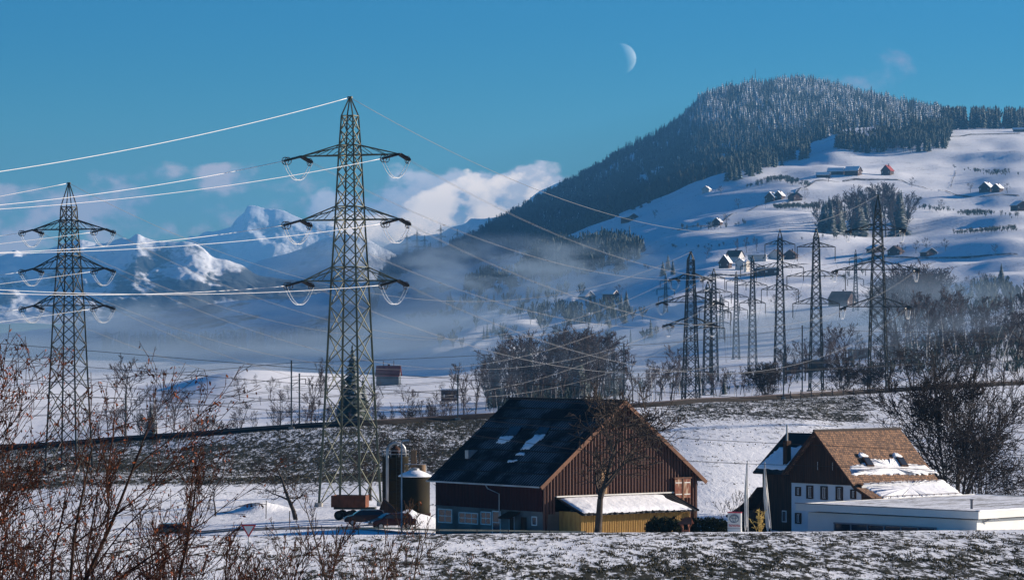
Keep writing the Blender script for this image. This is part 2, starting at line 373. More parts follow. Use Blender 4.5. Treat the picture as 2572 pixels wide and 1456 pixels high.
def height(x, y):
    x = np.asarray(x, float); y = np.asarray(y, float)
    u = 1286 + F * x / np.maximum(y, 40.0)
    h = hraw(u, y)
    far = np.clip((y - 900) / 1200, 0, 1)
    right = np.clip((u - 1000) / 500, 0, 1)
    h = h + far * (0.35 + 0.65 * right) * (fbm(x / 170 + 0.004 * y, y / 330, 3, 5) * 12.0 + fbm(x / 60, y / 110, 3, 9) * 4.6) * np.clip((4300 - y) / 800 + 0.3, 0.3, 1)
    cen = np.clip((y - 1500) / 300, 0, 1) * np.clip((3300 - y) / 500, 0, 1) * np.clip((u - 850) / 150, 0, 1) * np.clip((1850 - u) / 200, 0, 1)
    h = h + cen * (1 - np.abs(fbm(x / 75 + 5, y / 190, 3, 61)) * 2) * 6.5
    # long shallow terraces across the pasture, as on grazed hills
    q = (y * 0.55 + x * 0.9)
    h = h + far * right * np.sin(q / 62 + 7 * vnoise(x / 190, y / 210, 3)) * 1.3 * vnoise(x / 120, y / 160, 8)
    h = h + np.clip((y - 4200) / 800, 0, 1) * (fbm(x / 260, y / 300, 3, 21) * 9 - 11) * np.clip((u - 900) / 300, 0, 1)
    mid = np.clip((y - 395) / 40, 0, 1) * np.clip((2000 - y) / 600, 0, 1)
    h = h + mid * fbm(x / 22, y / 30, 3, 33) * 0.22
    near = np.clip((y - 120) / 60, 0, 1) * np.clip((262 - y) / 12, 0, 1)
    h = h + near * fbm(x / 9, y / 12, 3, 41) * 0.16
    # the pile of snow by the road and the one beside the barn
    for cu, cy, rx, ry, hh in ((655, 372, 2.6, 5, 1.25), (1040, 322, 3.6, 6, 1.9)):
        cx = (cu - 1286) / F * cy
        h = h + hh * np.exp(-(((x - cx) / rx) ** 2 + ((y - cy) / ry) ** 2)) * (0.85 + 0.3 * vnoise(x * 1.1, y * 0.9, 2))
    return h
def gz(u, Y):
    return float(height(np.array([(u - 1286) / F * Y]), np.array([Y]))[0])
def on(u, Y, dz=0.0):
    return Vector(((u - 1286.0) / F * Y, Y, gz(u, Y) + dz))
def grassiness(x, y):
    u = 1286 + F * x / np.maximum(y, 40.0)
    def band(a, b, c, d, q): return np.clip((q - a) / (b - a), 0, 1) * np.clip((d - q) / (d - c), 0, 1)
    g = np.zeros_like(x)
    vv = HV - F * hraw(u, y) / np.maximum(y, 40)
    # meadow in front: more grass showing toward the lower right
    nearm = (y < 274)
    g = np.where(nearm, 0.64 + 0.17 * np.clip((vv - 1350) / 110, 0, 1) * np.clip((u - 300) / 1500, 0.25, 1) - 0.06 * np.clip((700 - u) / 500, 0, 1), g)
    g = np.where((y >= 274) & (y < 400), 0.44, g)
    # slope below the railway
    emb = band(425, 462, 612, 640, y)
    left = np.clip((1750 - u) / 250, 0, 1)
    g = np.maximum(g, emb * (0.715 * left + 0.1))
    rt = band(1500, 1700, 2150, 2380, u) * band(535, 570, 690, 720, y)
    g = np.maximum(g, rt * 0.74)
    rs = band(1600, 1760, 2500, 2700, u) * band(392, 405, 430, 450, y)
    g = np.maximum(g, rs * 0.56)
    g = np.maximum(g, np.where((y > 400) & (y < 640), 0.52, 0))
    g = np.maximum(g, band(2250, 2400, 9000, 9001, u) * band(350, 360, 470, 500, y) * 0.5)
    g = np.where((y > 650) & (y < 2000), np.maximum(g, 0.40), g)
    g = np.where(y >= 2000, 0.46, g)
    return g
s = np.linspace(-1, 1, 521); s = np.sign(s) * np.abs(s) ** 1.35
YG = np.concatenate([np.linspace(-60, 190, 12), np.arange(200, 262, 3.0), np.arange(262, 290, 1.0), np.arange(290, 430, 2.0), np.arange(430, 770, 3.2), np.geomspace(772, 9300, 300)])
GX, GY = np.meshgrid(s, YG)
X = GX * (np.maximum(GY, 0) * 0.30 + 110)
Z = height(X, np.maximum(GY, 0.0))
gr = grassiness(X, GY)
n0_, n1_ = X.shape
idx = np.arange(n0_ * n1_).reshape(n0_, n1_)
Q = np.stack([idx[:-1, :-1], idx[:-1, 1:], idx[1:, 1:], idx[1:, :-1]], -1).reshape(-1, 4)
V = np.stack([X, GY, Z], -1).reshape(-1, 3)
g_ = mobj('ground', np_mesh('ground', V, Q, MT['ground'], True, {'grass': gr.ravel()}))
tag(g_, kind='structure')
# wide plain under everything, out to the mountains
mb = MB(); mb.add([(-14000, -80, -60), (14000, -80, -60), (14000, 34000, -60), (-14000, 34000, -60)], [(0, 1, 2, 3)])
tag(mb.build('plain', MT['snow']), kind='structure')

# ------------------------------------------------------------------ mountains
def mount_mat(name, snow=(0.8, 0.83, 0.88), rock=(0.07, 0.08, 0.1), thr=0.5, scale=0.004, soft=0.1, slope=0.55, att=0.0):
    m, t = new_mat(name)
    b = N(t, 'ShaderNodeBsdfPrincipled'); o = N(t, 'ShaderNodeOutputMaterial'); L(t, b.outputs[0], o.inputs[0]); b.inputs['Roughness'].default_value = 0.9
    tc = N(t, 'ShaderNodeTexCoord'); nz = N(t, 'ShaderNodeTexNoise', i_Scale=scale, i_Detail=9.0, i_Roughness=0.72)
    L(t, tc.outputs['Object'], nz.inputs['Vector'])
    ge = N(t, 'ShaderNodeNewGeometry'); sp = N(t, 'ShaderNodeSeparateXYZ'); L(t, ge.outputs['Normal'], sp.inputs[0])
    at_ = N(t, 'ShaderNodeAttribute', attribute_name='wood')
    def MM(op, a, b2, clamp=False):
        n = N(t, 'ShaderNodeMath', operation=op, use_clamp=clamp)
        for i, x in enumerate((a, b2)):
            if isinstance(x, (int, float)): n.inputs[i].default_value = x
            else: L(t, x, n.inputs[i])
        return n.outputs[0]
    v = MM('ADD', MM('MULTIPLY', sp.outputs[2], slope), MM('SUBTRACT', nz.outputs['Fac'], at_.outputs['Fac']))
    mr = N(t, 'ShaderNodeMapRange'); mr.inputs['From Min'].default_value = thr - soft; mr.inputs['From Max'].default_value = thr + soft
    L(t, v, mr.inputs['Value'])
    mx = N(t, 'ShaderNodeMix', data_type='RGBA'); mx.inputs[6].default_value = (*rock, 1); mx.inputs[7].default_value = (*snow, 1)
    L(t, mr.outputs[0], mx.inputs[0]); L(t, mx.outputs[2], b.inputs['Base Color'])
    nz2 = N(t, 'ShaderNodeTexNoise', i_Scale=scale * 2.5, i_Detail=8.0, i_Roughness=0.6); L(t, tc.outputs['Object'], nz2.inputs['Vector'])
    bp = N(t, 'ShaderNodeBump', i_Strength=1.0, i_Distance=0.03 / scale); L(t, nz2.outputs['Fac'], bp.inputs['Height']); L(t, bp.outputs[0], b.inputs['Normal'])
    return m
def mountain(name, prof, Y, depth, base_v, material, amp, wl, label, seed, woodf=None, nu=420, nk=90, back=0.8, jag=1.0, pw=1.25):
    us = np.linspace(prof[0][0], prof[-1][0], nu)
    pv = pchip([p[0] for p in prof], [p[1] for p in prof], us)
    xr = (us - 1286) / F * Y
    zr = (HV - pv) / F * Y
    zr = zr + fbm(xr / (wl * 0.25), xr * 0, 5, seed) * amp * 0.16 * jag
    zb = (HV - base_v) / F * (Y - depth)
    K = np.concatenate([np.linspace(0, 1, nk), 1 + np.linspace(0.03, 1, 24) * back])   # front foot -> ridge -> back
    Xs = []; Ys = []; Zs = []
    for k in K:
        y = Y - depth * (1 - k)
        f = k ** pw if k <= 1 else 1 - 0.75 * ((k - 1) / back) ** 0.9
        x = (us - 1286) / F * (Y * 0.45 + y * 0.55)
        nse = (0.6 * (1 - np.abs(fbm(x / wl + 31 + 0.3 * fbm(x / wl, y / wl, 2, seed + 9), y / wl * 1.4, 6, seed, 0.5)) * 2.2) + 0.6 * fbm(x / wl * 1.7, y / wl * 1.7, 5, seed + 40)) * amp
        z = zb + (zr - zb) * f + nse * min(1, 4 * abs(1 - k)) * (0.25 + 0.75 * min(k, 1)) - (0.35 * amp if k < 1 else 0) * min(1, 4 * abs(1 - k))
        if k <= 1:   # keep the skyline where the ridge is
            cap = zr * (y / Y) * 0.985 + 0.0
            z = np.where(k > 0.6, np.minimum(z, zr - (1 - k) * depth * 0.04), z)
        else:
            z = np.minimum(z, zr - (k - 1) * depth * 0.08)
        Xs.append(x); Ys.append(np.full(nu, y) + fbm(us / 35, us * 0 + k * 9, 3, seed + 3) * depth * 0.02); Zs.append(z)
    Xs = np.array(Xs); Ys = np.array(Ys); Zs = np.array(Zs)
    h, w_ = Xs.shape
    idx = np.arange(h * w_).reshape(h, w_)
    Q = np.stack([idx[:-1, :-1], idx[:-1, 1:], idx[1:, 1:], idx[1:, :-1]], -1).reshape(-1, 4)
    uu = 1286 + F * Xs / Ys; vv = HV - F * Zs / Ys
    wd = woodf(uu, vv, Xs, Ys) if woodf is not None else np.zeros_like(Xs)
    o = mobj(name, np_mesh(name, np.stack([Xs, Ys, Zs], -1).reshape(-1, 3), Q, material, True, {'wood': wd.ravel()}))
    tag(o, label, None, None, 'structure')
    return o
mm_far = mount_mat('alpine_rock_and_snow', thr=0.72, scale=0.0035, slope=0.42, soft=0.08)
mm_mid = mount_mat('wooded_alp', thr=0.80, scale=0.006, slope=0.5, rock=(0.035, 0.05, 0.06), soft=0.05)
mm_wood = mount_mat('dark_wooded_hill', thr=0.93, scale=0.012, slope=0.5, rock=(0.03, 0.04, 0.045), soft=0.05)
mountain('mountain', [(380,640),(462,604),(478,588),(492,592),(508,584),(545,579),(578,571),(596,548),(612,535),(624,518),(640,519),(664,526),(700,529),(740,545),(770,556),(800,566),(842,572),(870,588),(905,606),(945,612),(985,640),(1030,655),(1100,700)],
         24000, 760, 700, mm_far, 150, 700, 'high rocky peak with snow above the valley', 3, nk=80, pw=1.1)
mountain('mountain', [(900,668),(935,640),(980,612),(1010,602),(1050,592),(1100,588),(1135,568),(1165,562),(1185,548),(1230,545),(1290,528),(1330,500),(1380,470),(1430,450),(1500,430)],
         18000, 900, 720, mm_far, 110, 600, 'snowy ridge rising into the cloud bank', 12, pw=1.15)
def alp_wood(u, v, x, y):
    return 0.16 * np.clip((v - 640) / 60, -0.6, 1) + 0.18 * fbm(x / 420, y / 700, 4, 77) - 0.12 * np.exp(-((u - 560) / 120.) ** 2 - ((v - 660) / 18.) ** 2) - 0.2 * np.exp(-((u - 60) / 90.) ** 2 - ((v - 670) / 30.) ** 2) - 0.2 * np.exp(-((u - 470) / 70.) ** 2 - ((v - 690) / 14.) ** 2)
mountain('mountain', [(-260,650),(-100,655),(0,645),(40,630),(60,640),(85,637),(130,620),(175,604),(205,600),(250,608),(290,600),(310,596),(322,600),(345,589),(365,597),(400,603),(440,605),(480,612),(505,622),(540,648),(580,655),(602,664),(650,690),(720,700),(800,712),(900,745),(1000,790)],
         12000, 520, 800, mm_mid, 62, 420, 'snowy alp with dark woods and sunlit meadows', 5, alp_wood, nu=520, nk=120)
mountain('mountain', [(560,720),(640,660),(700,640),(760,625),(820,600),(880,590),(930,604),(960,620),(1010,650),(1080,690)],
         15000, 560, 780, mm_far, 70, 420, 'blue shaded snowy spur behind the big pylon', 8)
hill_prof = [(-300,850),(0,840),(150,820),(260,802),(330,792),(480,772),(560,760),(640,754),(700,752),(760,742),(830,728),(900,712),(960,705),(1020,712),(1100,740),(1200,800)]
mountain('hill', hill_prof, 5200, 700, 895, mm_wood, 22, 260, 'low dark wooded ridge half hidden in valley mist', 15, lambda u, v, x, y: 0.12 * fbm(x / 160, y / 200, 3, 51) + 0.0 * u, nu=360, nk=60)

# ------------------------------------------------------------------ conifers as one mass on the far hill
def boughs(levels, per, Hh, rad, seed, droop=0.35, jitter=0.3, top=0.04):
    """faces of one spruce: triangular boughs round a trunk. Returns V, Q(3), frost weight"""
    rs = np.random.RandomState(seed)
    V = []; Q = []; A = []
    for i in range(levels):
        f = (i + 0.3) / levels
        z = Hh * (0.06 + 0.92 * f) ; r = rad * (1 - f) ** 0.85 + rad * top
        for k in range(per):
            a = 2 * math.pi * (k + 0.5 * (i % 2)) / per + rs.uniform(-.3, .3)
            rr = r * rs.uniform(1 - jitter, 1 + jitter * 0.6)
            wdt = math.pi * rr / per * 1.25
            ca, sa = math.cos(a), math.sin(a)
            zt = z - rr * droop + rs.uniform(-.1, .1) * rr
            zc = z + Hh / levels * 0.9
            b = len(V)
            V += [(0, 0, zc), (ca * rr * 0.6 - sa * wdt, sa * rr * 0.6 + ca * wdt, z - rr * droop * 0.8), (ca * rr, sa * rr, zt), (ca * rr * 0.6 + sa * wdt, sa * rr * 0.6 - ca * wdt, z - rr * droop * 0.8)]
            A += [0.2, 0.9, 1.0, 0.9]
            Q += [(b, b + 1, b + 2), (b, b + 2, b + 3)]
    b = len(V); V += [(0, 0, Hh * 1.02), (rad * .05, 0, Hh * .86), (-rad * .03, rad * .04, Hh * .86), (-rad * .03, -rad * .04, Hh * .86)]; A += [.6] * 4
    Q += [(b, b + 1, b + 2), (b, b + 2, b + 3), (b, b + 3, b + 1)]
    return np.array(V), np.array(Q), np.array(A)
def conifer_mat(name, dark=(0.012, 0.026, 0.02), lite=(0.03, 0.05, 0.034)):
    m, t = new_mat(name)
    b = N(t, 'ShaderNodeBsdfPrincipled'); o = N(t, 'ShaderNodeOutputMaterial'); L(t, b.outputs[0], o.inputs[0]); b.inputs['Roughness'].default_value = 0.85
    a = N(t, 'ShaderNodeAttribute', attribute_name='frost')
    tc = N(t, 'ShaderNodeTexCoord'); nz = N(t, 'ShaderNodeTexNoise', i_Scale=0.35, i_Detail=4.0)
    L(t, tc.outputs['Object'], nz.inputs['Vector'])
    g = N(t, 'ShaderNodeMix', data_type='RGBA'); g.inputs[6].default_value = (*dark, 1); g.inputs[7].default_value = (*lite, 1); L(t, nz.outputs['Fac'], g.inputs[0])
    ad = N(t, 'ShaderNodeMath', operation='ADD'); L(t, a.outputs['Fac'], ad.inputs[0]); L(t, nz.outputs['Fac'], ad.inputs[1])
    mr = N(t, 'ShaderNodeMapRange'); mr.inputs['From Min'].default_value = 0.95; mr.inputs['From Max'].default_value = 1.35; L(t, ad.outputs[0], mr.inputs['Value'])
    mx = N(t, 'ShaderNodeMix', data_type='RGBA'); mx.inputs[7].default_value = (0.8, 0.83, 0.88, 1); L(t, mr.outputs[0], mx.inputs[0]); L(t, g.outputs[2], mx.inputs[6]); L(t, mx.outputs[2], b.inputs['Base Color'])
    return m
MT['conifer'] = conifer_mat('snowy_conifer')
def broad(n, Hh, rad, seed):
    """a leafless far tree: a loose brush of upright slivers"""
    rs = np.random.RandomState(seed); V = []; Q = []; A = []
    for k in range(n):
        a = rs.uniform(0, 6.28); r0 = rs.uniform(0, .25) * rad; r1 = rad * rs.uniform(.3, 1)
        z0 = Hh * rs.uniform(.15, .55); z1 = z0 + (Hh - z0) * rs.uniform(.5, 1) * (1 - .35 * (r1 / rad) ** 2)
        t = rs.uniform(0, 6.28); w_ = rad * rs.uniform(.05, .12)
        b = len(V); V += [(r0 * math.cos(a), r0 * math.sin(a), z0), (r1 * math.cos(a) + w_ * math.cos(t), r1 * math.sin(a) + w_ * math.sin(t), z1 * .92), (r1 * math.cos(a) - w_ * math.cos(t), r1 * math.sin(a) - w_ * math.sin(t), z1)]
        Q.append((b, b + 1, b + 2)); A += [0, 0, 0]
    b = len(V); V += [(rad * .06, 0, 0), (-rad * .06, 0, 0), (0, rad * .03, Hh * .8)]; Q.append((b, b + 1, b + 2)); A += [0] * 3
    return np.array(V), np.array(Q), np.array(A)
def scatter_mesh(name, P, S, frost, protos, material, pick=None):
    rs = np.random.RandomState(len(P)); VV = []; QQ = []; AA = []; off = 0
    pick = rs.randint(0, len(protos), len(P)) if pick is None else pick
    for j, (pv, pq, pa) in enumerate(protos):
        m = np.where(pick == j)[0]
        if not len(m): continue
        ang = rs.uniform(0, 6.28, len(m)); ca, sa = np.cos(ang), np.sin(ang)
        sc = S[m]
        x = pv[:, 0][None] * ca[:, None] - pv[:, 1][None] * sa[:, None]; y = pv[:, 0][None] * sa[:, None] + pv[:, 1][None] * ca[:, None]
        vx = np.stack([x * sc[:, None], y * sc[:, None], pv[:, 2][None] * sc[:, None]], -1) + P[m][:, None, :]
        VV.append(vx.reshape(-1, 3)); AA.append((pa[None] * frost[m][:, None]).ravel())
        QQ.append((pq[None] + (np.arange(len(m)) * len(pv))[:, None, None] + off).reshape(-1, 3)); off += len(m) * len(pv)
    me = np_mesh(name, np.concatenate(VV), np.concatenate(QQ), material, False, {'frost': np.concatenate(AA)})
    return mobj(name, me)
_np_rs = np.random.RandomState(7)
SPR = [boughs(7, 6, 1.0, rr, i) for i, rr in enumerate((0.17, 0.2, 0.15, 0.23, 0.18))]
BRD = [broad(26, 1.0, 0.3, i) for i in range(4)]
def poly_mask(poly, u, v):
    ins = np.zeros(len(u), bool); n = len(poly)
    for i in range(n):
        x1, y1 = poly[i]; x2, y2 = poly[(i + 1) % n]
        c = ((y1 > v) != (y2 > v)) & (u < (x2 - x1) * (v - y1) / ((y2 - y1) + 1e-9) + x1)
        ins ^= c
    return ins
def fill(poly, Y0, Y1, spacing, seed, u_rng=None):
    """ground points whose place in the frame falls inside the polygon, at distances Y0..Y1"""
    rs = np.random.RandomState(seed)
    us = [p[0] for p in poly]; u0, u1 = u_rng or (min(us), max(us))
    area = (u1 - u0) / F * 0.5 * (Y1 ** 2 - Y0 ** 2)
    n = int(area / spacing ** 2)
    Y = np.sqrt(rs.uniform(Y0 ** 2, Y1 ** 2, n)); u = rs.uniform(u0, u1, n)
    x = (u - 1286) / F * Y; z = height(x, Y)
    v = HV - F * z / Y
    m = poly_mask(poly, u, v)
    return u[m], v[m], np.stack([x[m], Y[m], z[m] - 0.5], -1)
# forest on the big hill
forest_poly = [(900,720),(930,640),(1060,600),(1200,540),(1430,380),(1700,250),(1870,180),(2050,180),(2300,225),(2398,262),(2400,318),(2395,320),(2300,345),(2130,323),(2010,375),(1940,415),(1870,437),(1800,462),(1640,520),(1430,604),(1240,660),(1150,665),(1010,690),(960,740)]
u, v, P = fill(forest_poly, 3650, 7300, 11.5, 3)
clear = np.zeros(len(u), bool)
for pl in ([(1795,398),(1812,388),(1840,386),(1838,396),(1800,408)], [(1598,455),(1612,440),(1690,430),(1688,440),(1620,462)], [(2095,330),(2140,322),(2240,318),(2240,330),(2135,335)]):
    clear |= poly_mask(pl, u, v)
u, v, P = u[~clear], v[~clear], P[~clear]
S = np.clip(_np_rs.normal(15, 4.5, len(P)) + 4 * fbm(u / 30, v / 20, 2, 19), 6, 32)
frost = _np_rs.uniform(0.3, 1.05, len(P)) * np.clip(0.24 + 0.8 * np.clip((420 - v) / 120, 0, 1) * np.clip((u - 1500) / 300, 0, 1) + 0.25 * fbm(u / 60, v / 30, 3, 4), 0.05, 1.0)
frost = np.where(fbm(u / 45, v / 22, 2, 14) > 0.35, frost * 0.4, frost)
lowb = (v > 395) & (_np_rs.rand(len(u)) < 0.55)
pk = np.where(lowb, _np_rs.randint(5, 9, len(u)), _np_rs.randint(0, 5, len(u)))
tag(scatter_mesh('forest', P, S, frost, SPR + BRD, MT['conifer'], pk), 'snow dusted spruce forest covering the big round hill', 'forest', None, 'stuff')
print('forest', len(P))

def tufts(label, u0, u1, Y0, Y1, n, seed, hgt, wd, thr):
    rs = np.random.RandomState(seed); Y = np.sqrt(rs.uniform(Y0 ** 2, Y1 ** 2, n)); uu = rs.uniform(u0, u1, n); x = (uu - 1286) / F * Y
    g = grassiness(x, Y); keep = (fbm(x / 0.8, Y / 3.2, 4, 91) * 0.6 + fbm(x / 12, Y / 20, 2, 92) * 0.2 + (g - 0.68) * 1.4 + rs.normal(0, 0.1, n)) > thr
    x, Y = x[keep], Y[keep]; z = height(x, Y); m = len(x); a = rs.uniform(0, 3.14, m); h = rs.uniform(*hgt, m); w_ = rs.uniform(*wd, m); lx = rs.normal(0, 0.5, m) * h; ly = rs.normal(0, 0.5, m) * h
    V = np.stack([np.stack([x - np.cos(a) * w_, Y - np.sin(a) * w_, z - 0.02], -1), np.stack([x + np.cos(a) * w_, Y + np.sin(a) * w_, z - 0.02], -1), np.stack([x + lx, Y + ly, z + h], -1)], 1).reshape(-1, 3)
    tag(mobj('grass', np_mesh('grass', V, np.arange(3 * m).reshape(m, 3), MT['tuft'])), label, None, None, 'stuff'); print('tufts', m)
MT['tuft'] = mat('winter_grass', (0.02, 0.022, 0.009), 0.9, (0.075, 0.06, 0.03), 1.2)
tufts('dark grass tufts poking through the snow of the near field', 0, 2700, 202, 268, 120000, 5, (0.05, 0.16), (0.03, 0.09), 0.2)
tufts('dark grass tufts on the bank below the railway', -100, 2500, 432, 690, 150000, 6, (0.08, 0.26), (0.04, 0.15), 0.16)
# ------------------------------------------------------------------ lattice pylons
def string_tube(mb, a, b, r, n=6, discs=14):
    """an insulator string: a rod carrying sheds"""
    a = Vector(a); b = Vector(b); pts = []; rr = []
    for i in range(discs):
        for f, q in ((0.0, 0.45), (0.45, 1.0), (0.75, 0.45)):
            pts.append(a.lerp(b, (i + f) / discs)); rr.append(r * q)
    pts.append(b); rr.append(r * .45)
    mb.tube(pts, rr, n)
def ring(mb, c, nrm, r, t, n=14):
    nrm = Vector(nrm).normalized(); x = nrm.cross(Vector((0, 0, 1))).normalized(); y = nrm.cross(x)
    pts = [Vector(c) + (x * math.cos(2 * math.pi * k / n) + y * math.sin(2 * math.pi * k / n)) * r for k in range(n + 1)]
    mb.tube(pts, t, 4, False)
def pylon(name, label, u, Y, apex, btop, arms, widths, base_v, psi, mat_, leg=0.2, brace=0.1, lines=(None, None), hang=None, group=None, loops=True, slen=2.2):
    """arms: (chord v, upper chord v, half width px). lines: direction vectors of the two spans. hang: length of hanging strings"""
    k = Y / F; z0 = gz(u, Y)
    org = Vector(((u - 1286) / F * Y, Y, z0))
    root = thing(name, org, label, 'pylon', group)
    zz = lambda v: (HV - v) * k - z0
    ps = R(psi); ax_ = Vector((math.cos(ps), math.sin(ps), 0)); ay_ = Vector((-math.sin(ps), math.cos(ps), 0))
    spread = abs(math.cos(ps)) + abs(math.sin(ps))
    wv = [p[0] for p in widths]; wh = [p[1] * k / spread for p in widths]
    def half(z):
        v = HV - (z + z0) / k
        return float(np.interp(v, wv, wh))
    def corner(i, z, h=None):
        h = half(z) if h is None else h
        sx, sy = ((-1, -1), (1, -1), (1, 1), (-1, 1))[i]
        return ax_ * (sx * h) + ay_ * (sy * h) + Vector((0, 0, z))
    ztop = zz(btop); body = MB(); zbase = -0.6
    # levels
    keys = sorted({zz(a[0]) for a in arms} | {zz(a[1]) for a in arms} | {ztop}, reverse=True)
    lv = [ztop]; z = ztop
    for kz in keys[1:] + [0.0]:
        span = z - kz
        if span < 1e-3: continue
        wmid = 2 * half((z + kz) / 2); n = max(1, round(span / max(wmid * 0.92, 0.6)))
        if kz == 0.0:
            zs = [z]; q = z
            while q > 0:
                q -= 2 * half(q) * 0.95; zs.append(q)
            sc_ = (z - 0) / (z - zs[-1]); lv += [z - (z - qq) * sc_ for qq in zs[1:]]
        else: lv += [z - span * (i + 1) / n for i in range(n)]
        z = kz
    legs = []
    for i in range(4):
        lg = MB()
        pts = [zbase] + sorted(lv)
        lgw = lambda z: leg * (0.62 + 0.38 * (1 - max(z, 0) / ztop))
        for q in range(len(pts) - 1):
            a_, b_ = corner(i, pts[q]), corner(i, pts[q + 1])
            lg.beam(a_, b_ + (b_ - a_) * 0.004, lgw(pts[q]))
        lg.build('leg', mat_, root)
    for j in range(len(lv) - 1):
        za, zb = lv[j], lv[j + 1]
        for f in range(4):
            body.beam(corner(f, za), corner((f + 1) % 4, zb), brace)
            body.beam(corner((f + 1) % 4, za), corner(f, zb), brace * 0.97)
    for kz in keys:
        for f in range(4): body.beam(corner(f, kz), corner((f + 1) % 4, kz), brace)
    body.build('bracing', mat_, root)
    pk = MB(); apx = Vector((0, 0, zz(apex)))
    for i in range(4): pk.beam(corner(i, ztop), apx + (corner(i, ztop) - Vector((0, 0, ztop))) * 0.06, brace * 1.25)
    pk.beam(apx - ax_ * leg, apx + ax_ * leg, leg * 0.9)
    pk.build('peak', mat_, root)
    fix = {'top': (org + apx, org + apx)}
    for ai, (vc, vt, hp) in enumerate(arms):
        zc, zt = zz(vc), zz(vt); Lh = hp * k / abs(math.cos(ps))
        for sgn, ci in ((-1, (0, 3)), (1, (1, 2))):
            arm = MB(); tip = ax_ * (sgn * Lh) + Vector((0, 0, zc))
            nseg = max(3, int(Lh / 1.6))
            for c in ci:
                a0 = corner(c, zc); t0 = corner(c, zt)
                arm.beam(a0, tip, brace * 1.35); arm.beam(t0, tip, brace * 1.2)
                for q in range(1, nseg):
                    f0 = (q - 1) / nseg; f1 = q / nseg
                    arm.beam(a0.lerp(tip, f1), t0.lerp(tip, f0), brace * 0.65)
            for q in range(1, nseg):
                arm.beam(corner(ci[0], zc).lerp(tip, q / nseg), corner(ci[1], zc).lerp(tip, (q - 1) / nseg), brace * 0.6)
            arm.build('crossarm', mat_, root)
            key = (ai, sgn); ends = [org + tip, org + tip]
            if hang:
                st = MB(); string_tube(st, tip, tip - Vector((0, 0, hang)), 0.16 * max(1, Y / 900), 5, 12)
                st.build('insulator', MT['insul'], root)
                ends = [org + tip - Vector((0, 0, hang))] * 2
            elif lines[0] is not None:
                ends = []; le = []
                for d in lines:
                    d = Vector(d).normalized()
                    e = tip + d * slen + Vector((0, 0, -0.26 * slen)); le.append(e); ends.append(org + e)
                    st = MB(); off = d.cross(Vector((0, 0, 1))).normalized() * 0.17
                    string_tube(st, tip + off, e + off, 0.17); string_tube(st, tip - off, e - off, 0.17)
                    st.beam(e - off * 1.3, e + off * 1.3, 0.14); st.beam(tip - off * 1.3, tip + off * 1.3, 0.14)
                    so = st.build('insulator', MT['insul'], root)
                    rg = MB(); ring(rg, e - d * 0.15, off, 0.42, 0.05); ring(rg, e - d * 0.5, off, 0.42, 0.05)
                    rg.build('grading_ring', MT['insul'], so)
                if loops:
                    jl = MB(); n = 14
                    for o_ in (-0.16, 0.16):
                        pts = []
                        for q in range(n + 1):
                            t_ = q / n; p = le[0].lerp(le[1], t_)
                            pts.append(p + ay_ * o_ * 0 + Vector((o_, 0, 0)) * 1.0 + Vector((0, 0, -4 * 2.15 * t_ * (1 - t_))))
                        jl.tube(pts, 0.04, 4)
                    for q in (4, 10):
                        t_ = q / n; p = le[0].lerp(le[1], t_) + Vector((0, 0, -4 * 2.15 * t_ * (1 - t_))); jl.beam(p - Vector((.2, 0, 0)), p + Vector((.2, 0, 0)), 0.06)
                    jl.build('jumper_cable', MT['wire'], root)
            fix[key] = tuple(ends)
    for i in range(4):
        ft = MB(); c = corner(i, 0); ft.tube([c + Vector((0, 0, -1.2)), c + Vector((0, 0, 0.35))], leg * 1.8, 8)
        ft.build('footing', MT['concrete'], root)
    return root, fix
def span(a, b, sag, name, label, group, r=0.03, pair=0.3, mat_=None, n=40, cat='cable'):
    a = Vector(a); b = Vector(b); mb = MB()
    side = (b - a).cross(Vector((0, 0, 1))).normalized() * pair / 2
    offs = (-1, 1) if pair else (0,)
    pos = lambda t_: a.lerp(b, t_) + Vector((0, 0, -4 * sag * t_ * (1 - t_)))
    for o_ in offs: mb.tube([pos(q / n) + side * o_ for q in range(n + 1)], r, 5)
    if pair:
        m_ = max(2, int((b - a).length / 55))
        for q in range(1, m_): p = pos(q / m_); mb.beam(p - side * 1.15, p + side * 1.15, 0.07)
    ob = mb.build(name, mat_ or MT['wire'], None, True)
    ob.location = (0, 0, 0)
    return tag(ob, label, cat, group)

PG = 'lattice pylons in the right hand group'
main, fm = pylon('lattice_pylon', 'tallest olive green lattice pylon, nearest, standing left of the dark barn', 879, 378, 245, 291,
    [(390, 364, 126), (552, 518, 127), (705, 670, 122)], [(291, 21), (364, 26), (390, 28), (552, 36.6), (704, 46), (1075, 65), (1275, 77)], 1262, -24, MT['steel_green'],
    leg=0.27, brace=0.1, lines=((-0.85, -0.5, 0), (0.45, 0.85, 0)))
left, fl = pylon('lattice_pylon', 'dark lattice pylon at the left edge behind the reddish shrubs', 173, 520, 460, 520,
    [(576, 552, 95), (674, 642, 95), (767, 737, 94)], [(520, 19), (576, 22), (674, 29), (767, 36), (1180, 56)], 1185, -20, MT['steel_dark'],
    leg=0.27, brace=0.12, lines=((-0.85, -0.5, 0), (0.55, 0.75, 0)))
big, fg = pylon('lattice_pylon', 'big dark lattice pylon furthest right, above the tiled house', 2205, 760, 490, 528,
    [(577, 562, 66), (677, 656, 100), (770, 748, 80)], [(528, 8), (577, 12.5), (677, 17.6), (770, 21), (977, 28.5)], 978, -14, MT['steel_dark'],
    leg=0.3, brace=0.15, lines=((-0.5, -0.8, 0), (0.05, 0.95, 0)), slen=2.6)
